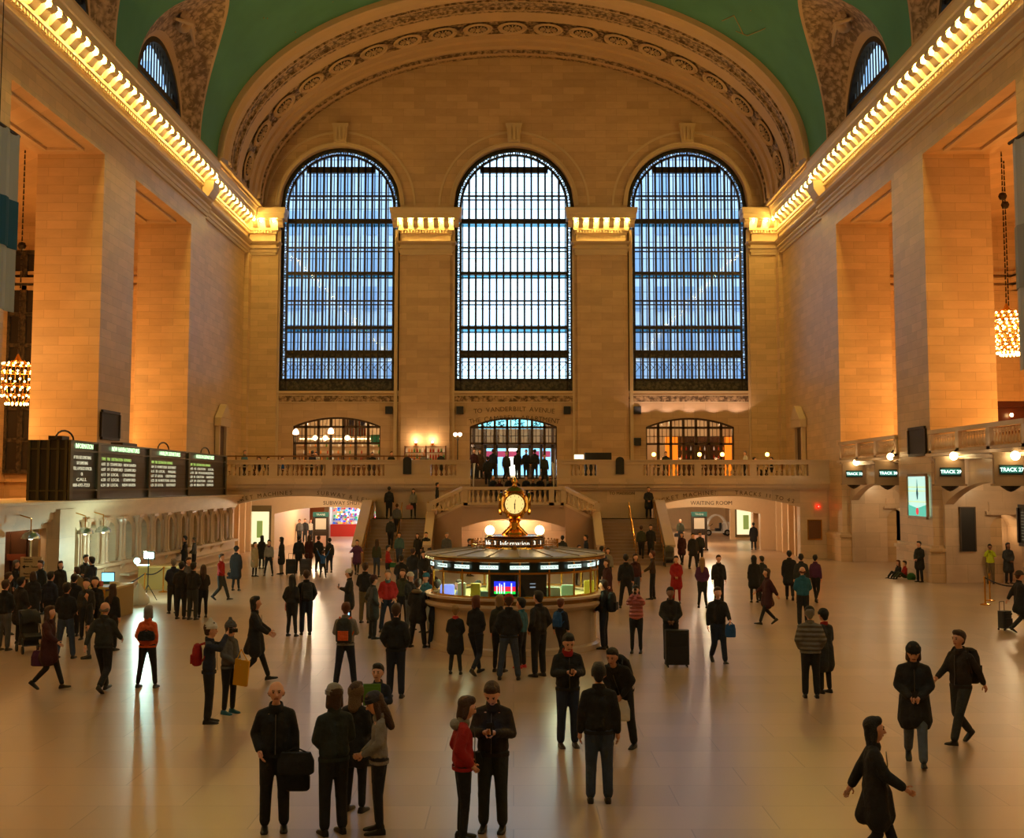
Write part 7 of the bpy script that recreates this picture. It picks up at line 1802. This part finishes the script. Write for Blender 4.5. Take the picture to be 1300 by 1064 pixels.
for key, px, fy, fc, H, c, t_, h, hat, lab in (('b1', 520, 800, 60, 1.64, 'bk', 'gy', 's:br', 'brim:wh', 'person in a white hat between the long haired woman and the fur hoods'), ('b2', 541, 803, -40, 1.66, 'tl', 'lg', 's:br', 'brim:tl', 'person in a teal hat by the left of the booth'), ('b3', 548, 790, 150, 1.7, 'mr', 'bk', 's:bk', None, 'person in dark red behind the navy parka'),
                                               ('b4', 524, 755, 170, 1.76, 'bk', 'jn', 's:br', None, 'man in black and jeans near the foot of the left stairs, right half'), ('b5', 537, 758, 20, 1.7, 'bk', 'bk', 'l:bk', None, 'woman in black between the stairs and the booth'), ('b6', 545, 752, -20, 1.7, 'dg', 'bk', 's:bk', None, 'man in dark grey just left of the booth roof'),
                                               ('b7', 509, 768, 180, 1.72, 'bk', 'bk', 's:bk', None, 'man in black behind the grey haired man in red')):
    add(key, px, fy, 'f', H, face=fc, coat='j', cc=c, tc=t_, hair=h, hat=hat, fem=h[0] == 'l', arms='hold', label=lab)
p = add('bpman', 438, 872, 'f', 1.72, face=178, coat='j', cc='lg', tc='nv', hair='s:rh', sk=0, arms='phone', legs='wide', near=False, label='person with reddish hair and a pale and navy jacket taking a picture')
backpack(p, 'dg', 'grey and orange hiking backpack on the red haired person', 1.1, 'og'); phone(p, 1, 'lit phone held up by the red haired person', True, (0, -.02, .25))
add('jeansback', 502, 886, 'f', 1.82, face=175, coat='j', cc='bk', tc='nv', hair='s:br', sk=0, arms='pocket', near=False, label='tall man in black jacket and dark jeans, back turned, left of the booth')
# in front of the booth
p = add('girl', 578, 856, 'f', 1.48, face=178, legs='shift', coat='c', cc='bk', tc='dg', hair='s:bd', sk=0, fem=True, child=True, scarf='co', arms='hold', label='fair haired girl in a black coat with a coral scarf')
add('redhair', 604, 857, 'f', 1.72, face=150, legs='walk', coat='j', cc='bk', tc='nv', hair='m:rh', sk=0, fem=True, arms='hold', label='woman with curly red hair, black jacket and dark jeans')
add('rbeanie', 646, 863, 'f', 1.80, face=178, legs='wide', coat='j', cc='bk', tc='jn', hair='s:br', hat='brim:rd', sk=0, arms='pocket', label='man in a red knit hat, black jacket and jeans facing the booth')
add('blondb', 634, 853, 'f', 1.70, face=160, coat='j', cc='dg', tc='bk', hair='m:bd', sk=0, fem=True, label='fair haired person partly hidden left of the red knit hat')
add('child2', 662, 848, 'f', 1.55, face=-120, coat='j', cc='tl', tc='bk', hair='s:bk', sk=0, child=True, shoe='co', label='child in teal and black right of the red knit hat')
add('tallman', 684, 859, 'f', 1.84, face=-140, coat='j', cc='bk', tc='bk', hair='s:bk', sk=0, arms='pocket', label='tall man in an open black jacket right of the red knit hat')
p = add('kidbooth', 712, 838, 'f', 1.42, face=150, coat='j', cc='nv', tc='bk', hair='s:rh', sk=0, child=True, legs='walk', label='child in a navy jacket with a blue bag walking round the booth'); backpack(p, 'bl', 'bright blue bag on the back of the child at the booth', .95)
p = add('boothbp', 767, 824, 'f', 1.74, face=-110, coat='j', cc='bk', tc='nv', hair='s:br', sk=0, arms='hold', label='man in a dark jacket and jeans leaning to the right end of the booth'); backpack(p, 'bk', 'black backpack of the man at the right end of the booth', 1.1)
# right of the booth
p = add('pink', 808, 829, 'f', 1.66, face=-10, legs='stand', coat='p', cc='pk', tc='bk', hair='l:bk', sk=0, fem=True, arms='photo', label='woman in a pink quilted jacket photographing with a phone'); phone(p, 1, 'lit phone in front of the face of the woman in pink', True, (0, -.03, .05))
add('r1', 795, 772, 'f', 1.80, face=178, legs='wide', coat='j', cc='bk', tc='bk', hair='s:bk', sk=1, label='broad man in black standing back turned right of the booth')
add('r2', 807, 764, 'f', 1.70, face=20, coat='j', cc='mr', tc='jn', hair='m:br', sk=0, fem=True, label='woman in dark red right beside the broad man in black')
add('r3', 829, 761, 'f', 1.76, face=-100, legs='shift', coat='j', cc='br', tc='bk', hair='s:rh', sk=0, arms='fwd', label='man in brown turning left below the right stairs')
add('r4', 771, 776, 'f', 1.70, face=-60, legs='walk', coat='c', cc='mr', tc='gy', hair='m:br', sk=0, fem=True, label='walker in a dark maroon coat just right of the booth roof')
add('r5', 764, 750, 'f', 1.74, face=150, coat='j', cc='nv', tc='bk', hair='s:bk', sk=1, label='man in navy at the foot of the right stairs, left side')
add('r6', 772, 746, 'f', 1.60, face=0, coat='j', cc='lg', tc='bk', hair='m:br', sk=0, fem=True, label='woman in light grey at the foot of the right stairs')
add('ladyred', 859, 766, 'f', 1.66, face=-5, coat='c', cc='rd', tc='rd', hair='s:bk', sk=0, fem=True, arms='hold', label='woman in a knee length red coat standing alone')
p = add('sm', 852, 842, 'f', 1.76, face=-5, coat='j', cc='bk', tc='bk', hair='s:bk', sk=3, arms='hold', label='dark skinned man in a black hooded jacket behind a big suitcase'); x, y, _ = atZ(859, 846, 0); suitcase(x, y - .1, 'bk', 'very large black suitcase in front of the man in the hooded jacket', 0, .80, .56, up=False)
p = add('bluebag', 912, 842, 'f', 1.76, face=5, legs='walk', coat='j', cc='bk', tc='nv', hair='s:br', sk=0, arms='fwd', arm2='down', label='man in black walking towards the viewer with a blue bag'); bag(at_hand(p, 1, (0, 0, 0)), 'bl', 'bright blue carrier bag in the hand of the walking man', .12, .30, .05)
add('purple', 892, 772, 'f', 1.70, face=170, legs='shift', coat='j', cc='pu', tc='bk', hair='l:bd', sk=0, fem=True, arms='pocket', label='fair haired woman in a purple sweater')
add('e3', 913, 768, 'f', 1.72, face=0, coat='j', cc='bk', tc='bk', hair='s:br', sk=0, label='man in black facing the viewer right of the woman in purple')
add('e4', 958, 765, 'f', 1.66, face=180, coat='c', cc='bk', tc='bk', hair='m:bk', sk=1, fem=True, hat='hoodup', label='person in a black hooded coat in the middle right floor')
add('e4b', 968, 763, 'f', 1.60, face=-150, coat='c', cc='dg', tc='bk', hair='s:bk', sk=0, label='person in dark grey close to the black hooded coat')
add('e5', 975, 793, 'f', 1.66, face=-80, legs='walk', coat='c', cc='mr', tc='bk', hair='m:br', sk=0, fem=True, arms='swing', label='woman in a plum coat and heels walking left in the right floor')
add('e6', 1003, 762, 'f', 1.78, face=170, legs='walk', coat='c', cc='bk', tc='bk', hair='s:bk', sk=0, label='tall dark walker, left one of the three at the right middle')
add('e7', 1018, 768, 'f', 1.76, face=175, legs='walk', coat='j', cc='dg', tc='bk', hair='s:bk', sk=1, label='man in dark grey walking behind the one in dark teal')
add('e8', 1036, 765, 'f', 1.68, face=150, legs='walk', coat='j', cc='pu', tc='bk', hair='s:bk', sk=0, fem=True, label='walker in a purple jacket right of the three')
p = add('tealman', 1020, 796, 'f', 1.76, face=178, coat='j', cc='tl', tc='bk', hair='b:rh', sk=0, arms='hold', label='thin haired man in a dark teal jacket seen from behind'); 
p = add('puffer', 1030, 886, 'f', 1.76, face=172, coat='p', cc='pf', tc='bk', hair='s:gr', hat='peak:bk', sk=0, arms='pocket', near=False, label='man in a grey beige quilted jacket and black cap seen from behind')
p = add('beret', 1048, 880, 'f', 1.66, face=-150, legs='stand', coat='d', cc='dg', tc='bk', hair='s:bk', hat='brim:bk', sk=0, fem=True, arms='hold', scarf='rd', near=False, label='woman in a black beret and red scarf beside the quilted jacket'); bag(at_hand(p, 1, (0, 0, .3)), 'bk', 'black shoulder bag of the woman in the beret', .1, .24, .3)
# right passage and wall
add('w1', 957, 698, 'f', 1.74, face=180, coat='c', cc='bk', tc='bk', hair='s:bk', sk=1, label='dark figure alone in the mouth of the right passage')
p = add('w2', 1006, 702, 'f', 1.72, face=-20, coat='c', cc='bk', tc='bk', hair='s:br', sk=0, arms='face', label='person in black leaning on the wall at the right end of the arch'); bag(at_hand(p, -1, (0, 0, -.4)), 'bk', 'black bag of the person leaning at the right end of the arch', .14, .22, .02)
add('c11', 846, 686, 'f', 1.66, face=0, legs='walk', coat='c', cc='bk', tc='bk', hair='l:bk', sk=0, fem=True, label='woman in a short black coat far inside the right passage')
p = add('c12', 864, 691, 'f', 1.76, face=0, legs='walk', coat='j', cc='ol', tc='bk', hair='b:gr', sk=0, label='balding man in olive walking out of the right passage'); bag(at_hand(p, -1), 'bk', 'dark bag in the hand of the balding man in olive', .2, .25, .05)
add('c13', 866, 717, 'f', 1.68, face=-20, legs='walk', coat='c', cc='mr', tc='bk', hair='m:bk', sk=0, fem=True, label='woman in dark maroon behind the stroller')
add('c14', 880, 722, 'f', 1.76, face=10, legs='wide', coat='k', cc='bk', tc='bk', hair='s:bk', sk=0, label='broad figure in a black fur hooded jacket right of the stroller')
add('c14b', 889, 715, 'f', 1.66, face=0, coat='j', cc='dg', tc='bk', hair='s:br', sk=0, label='person in dark grey close behind the broad figure')
add('f4', 1168, 739, 'f', 1.74, face=-60, coat='c', cc='bk', tc='bk', hair='s:bk', sk=1, arms='hold', label='person in black standing against the right pier under the screen')
p = add('f5', 1149, 735, 'f', 1.4, face=-80, legs='floor', coat='j', cc='rd', tc='ol', hair='s:br', sk=0, child=True, arms='lap', label='child in a red top sitting on the floor by the right pier')
add('f5b', 1141, 734, 'f', 1.4, face=-70, legs='floor', coat='j', cc='bk', tc='bk', hair='l:rh', sk=0, child=True, arms='lap', label='child in black sitting left of the child in red')
x, y, _ = atZ(1157, 736, 0); o = empty('floor_bag', (x, y, 0), .3, 'green bag on the floor behind the sitting child in red', 'bag'); m = MB(); m.lathe([(.16, 0), (.2, .08), (.17, .22), (.08, .30), (.0, .31)], n=10); m.build('bag_body', cloth('gn', 'j'), o, smooth=True)
add('f6', 1258, 741, 'f', 1.66, face=-20, coat='j', cc='hv', tc='kh', hair='s:bk', sk=3, arms='face', label='worker in a yellow high visibility vest at the right gate')
add('f7', 1281, 741, 'f', 1.72, face=10, coat='d', cc='dg', tc='bk', hair='m:bk', sk=3, arms='hold', label='person in a long dark coat right of the worker in yellow')
p = add('f8', 1296, 803, 'f', 1.72, face=90, legs='walk', coat='c', cc='bk', tc='bk', hair='s:br', hat='wide:br', sk=0, arms='swing', label='traveller in a brimmed hat leaving at the right edge'); x, y, _ = atZ(1276, 800, 0); suitcase(x, y, 'bk', 'small black suitcase trailing behind the traveller at the right edge', .5, .5, .36)
# right stairs
x, y, z = atZ(815, 656, 2.33); person((x, min(y, 70.), 2.33), H=1.76, face=0, coat='c', cc='bk', tc='bk', hair='s:br', arms='hold', vox=.036, sk=0, label='man in a dark coat standing at the top of the right stairs')
for px, top, H, fc, lg, c, t_, h, lab in ((814, 668, 1.7, 170, 'walk', 'ol', 'bk', 's:br', 'person in olive climbing the right stairs by the outer parapet'), (826, 668, 1.76, 0, 'walk', 'bk', 'bk', 's:bk', 'person in black coming down along the outer parapet of the right stairs')):
    x, y, z = stair_pt(px, top, H); person((x, y, z), H=H, face=radians(fc), legs=lg, coat='j', cc=c, tc=t_, hair=h, vox=.036, sk=0, label=lab)
# behind the booth, in front of the stair block
for px, top, H, fc, lg, c, t_, h, lab in ((567, 677, 1.74, 10, 'stand', 'gy', 'bk', 's:gr', 'grey clad man in a cap behind the left of the booth'), (596, 685, 1.70, 60, 'stand', 'bk', 'bk', 's:bk', 'man in black behind the booth, at the left foot of the lit arch'), (688, 681, 1.74, 90, 'walk', 'dg', 'bk', 's:bk', 'dark walker passing behind the booth inside the lit arch'),
                                          (714, 681, 1.72, 180, 'stand', 'dg', 'bk', 's:bk', 'person in dark grey at the right foot of the lit arch'), (744, 680, 1.74, -80, 'walk', 'nv', 'bk', 's:bk', 'walker in navy behind the right end of the booth'), (735, 693, 1.66, 20, 'stand', 'mr', 'bk', 'm:br', 'woman in dark red behind the right end of the booth')):
    x, y, _ = atZ(px, top, H); y2 = min(y, 64.5); person((x * y2 / y, y2, 0), H=H, face=radians(fc), legs=lg, coat='j', cc=c, tc=t_, hair=h, vox=.036, sk=0, label=lab)
# on the middle steps and in the doorway
for i, (px, lab, c, h) in enumerate(((626, 'person with pale hair sitting leftmost on the middle steps', 'nv', 's:wh'), (634, 'woman in dark red sitting on the middle steps', 'mr', 'm:br'), (646, 'man in black sitting on the middle steps left of the clock tip', 'bk', 's:bk'), (656, 'person in navy sitting right behind the clock tip', 'nv', 's:bk'),
                                     (668, 'man in navy sitting on the middle steps right of the clock tip', 'nv', 's:br'), (677, 'person in dark grey sitting on the middle steps', 'dg', 's:br'), (686, 'broad grey haired man sitting on the middle steps', 'bk', 's:gr'), (699, 'woman in grey sitting low on the middle steps', 'gy', 's:bk'),
                                     (706, 'woman in pale grey sitting low near the right rail of the middle steps', 'lg', 'm:br'), (717, 'person in black sitting rightmost by the middle balustrade', 'bk', 's:br'))):
    Y = 71.0; x = (px - CX) / FOC * Y
    x = max(-2.2, min(2.15, x)); st = 1 if i % 2 else 2
    person((x, 71.35 + .3 * st - .3, 3.31 + .16 * st - .16), H=1.70, face=radians(random.uniform(-25, 25)), legs='sit', coat='j', cc=c, tc='bk', hair=h, arms='lap', vox=.036, sk=0, label=lab)
for px, dy, c, h, lab, lg in ((602, 2.6, 'mr', 's:br', 'person in brown at the left rail at the top of the middle steps', 'stand'), (609, 3.6, 'br', 'l:br', 'woman in a brown coat in the left of the doorway', 'stand'), (619, 1.6, 'bk', 's:bk', 'tall man in black on the upper middle steps, left', 'walk'), (626, 2.9, 'nv', 's:br', 'man in navy in the doorway above the sitting pale haired person', 'stand'),
                              (643, 2.2, 'dg', 's:gr', 'man in dark grey before the bright door glass', 'walk'), (657, 4.6, 'bk', 's:bk', 'dark figure against the brightest door', 'walk'), (668, 3.9, 'bk', 's:bk', 'man in a black jacket right of the brightest door', 'walk'), (679, 3.4, 'bk', 's:bk', 'tallest man in black in the right half of the doorway', 'stand'), (691, 2.0, 'dg', 's:br', 'man in grey coming down the middle steps on the right', 'walk')):
    Y = 70.7 + dy; st = min(9, int(dy / .3) + 1); z = ZP + (4.6 - ZP) * st / 9 if dy < 2.7 else 4.6
    person(((px - CX) / FOC * Y, Y, z), H=1.78, face=radians(random.choice((0, 180, 20))), legs=lg, coat='j' if h != 'l:br' else 'c', cc=c, tc='bk', hair=h, vox=.036, sk=0, label=lab)
harvest()
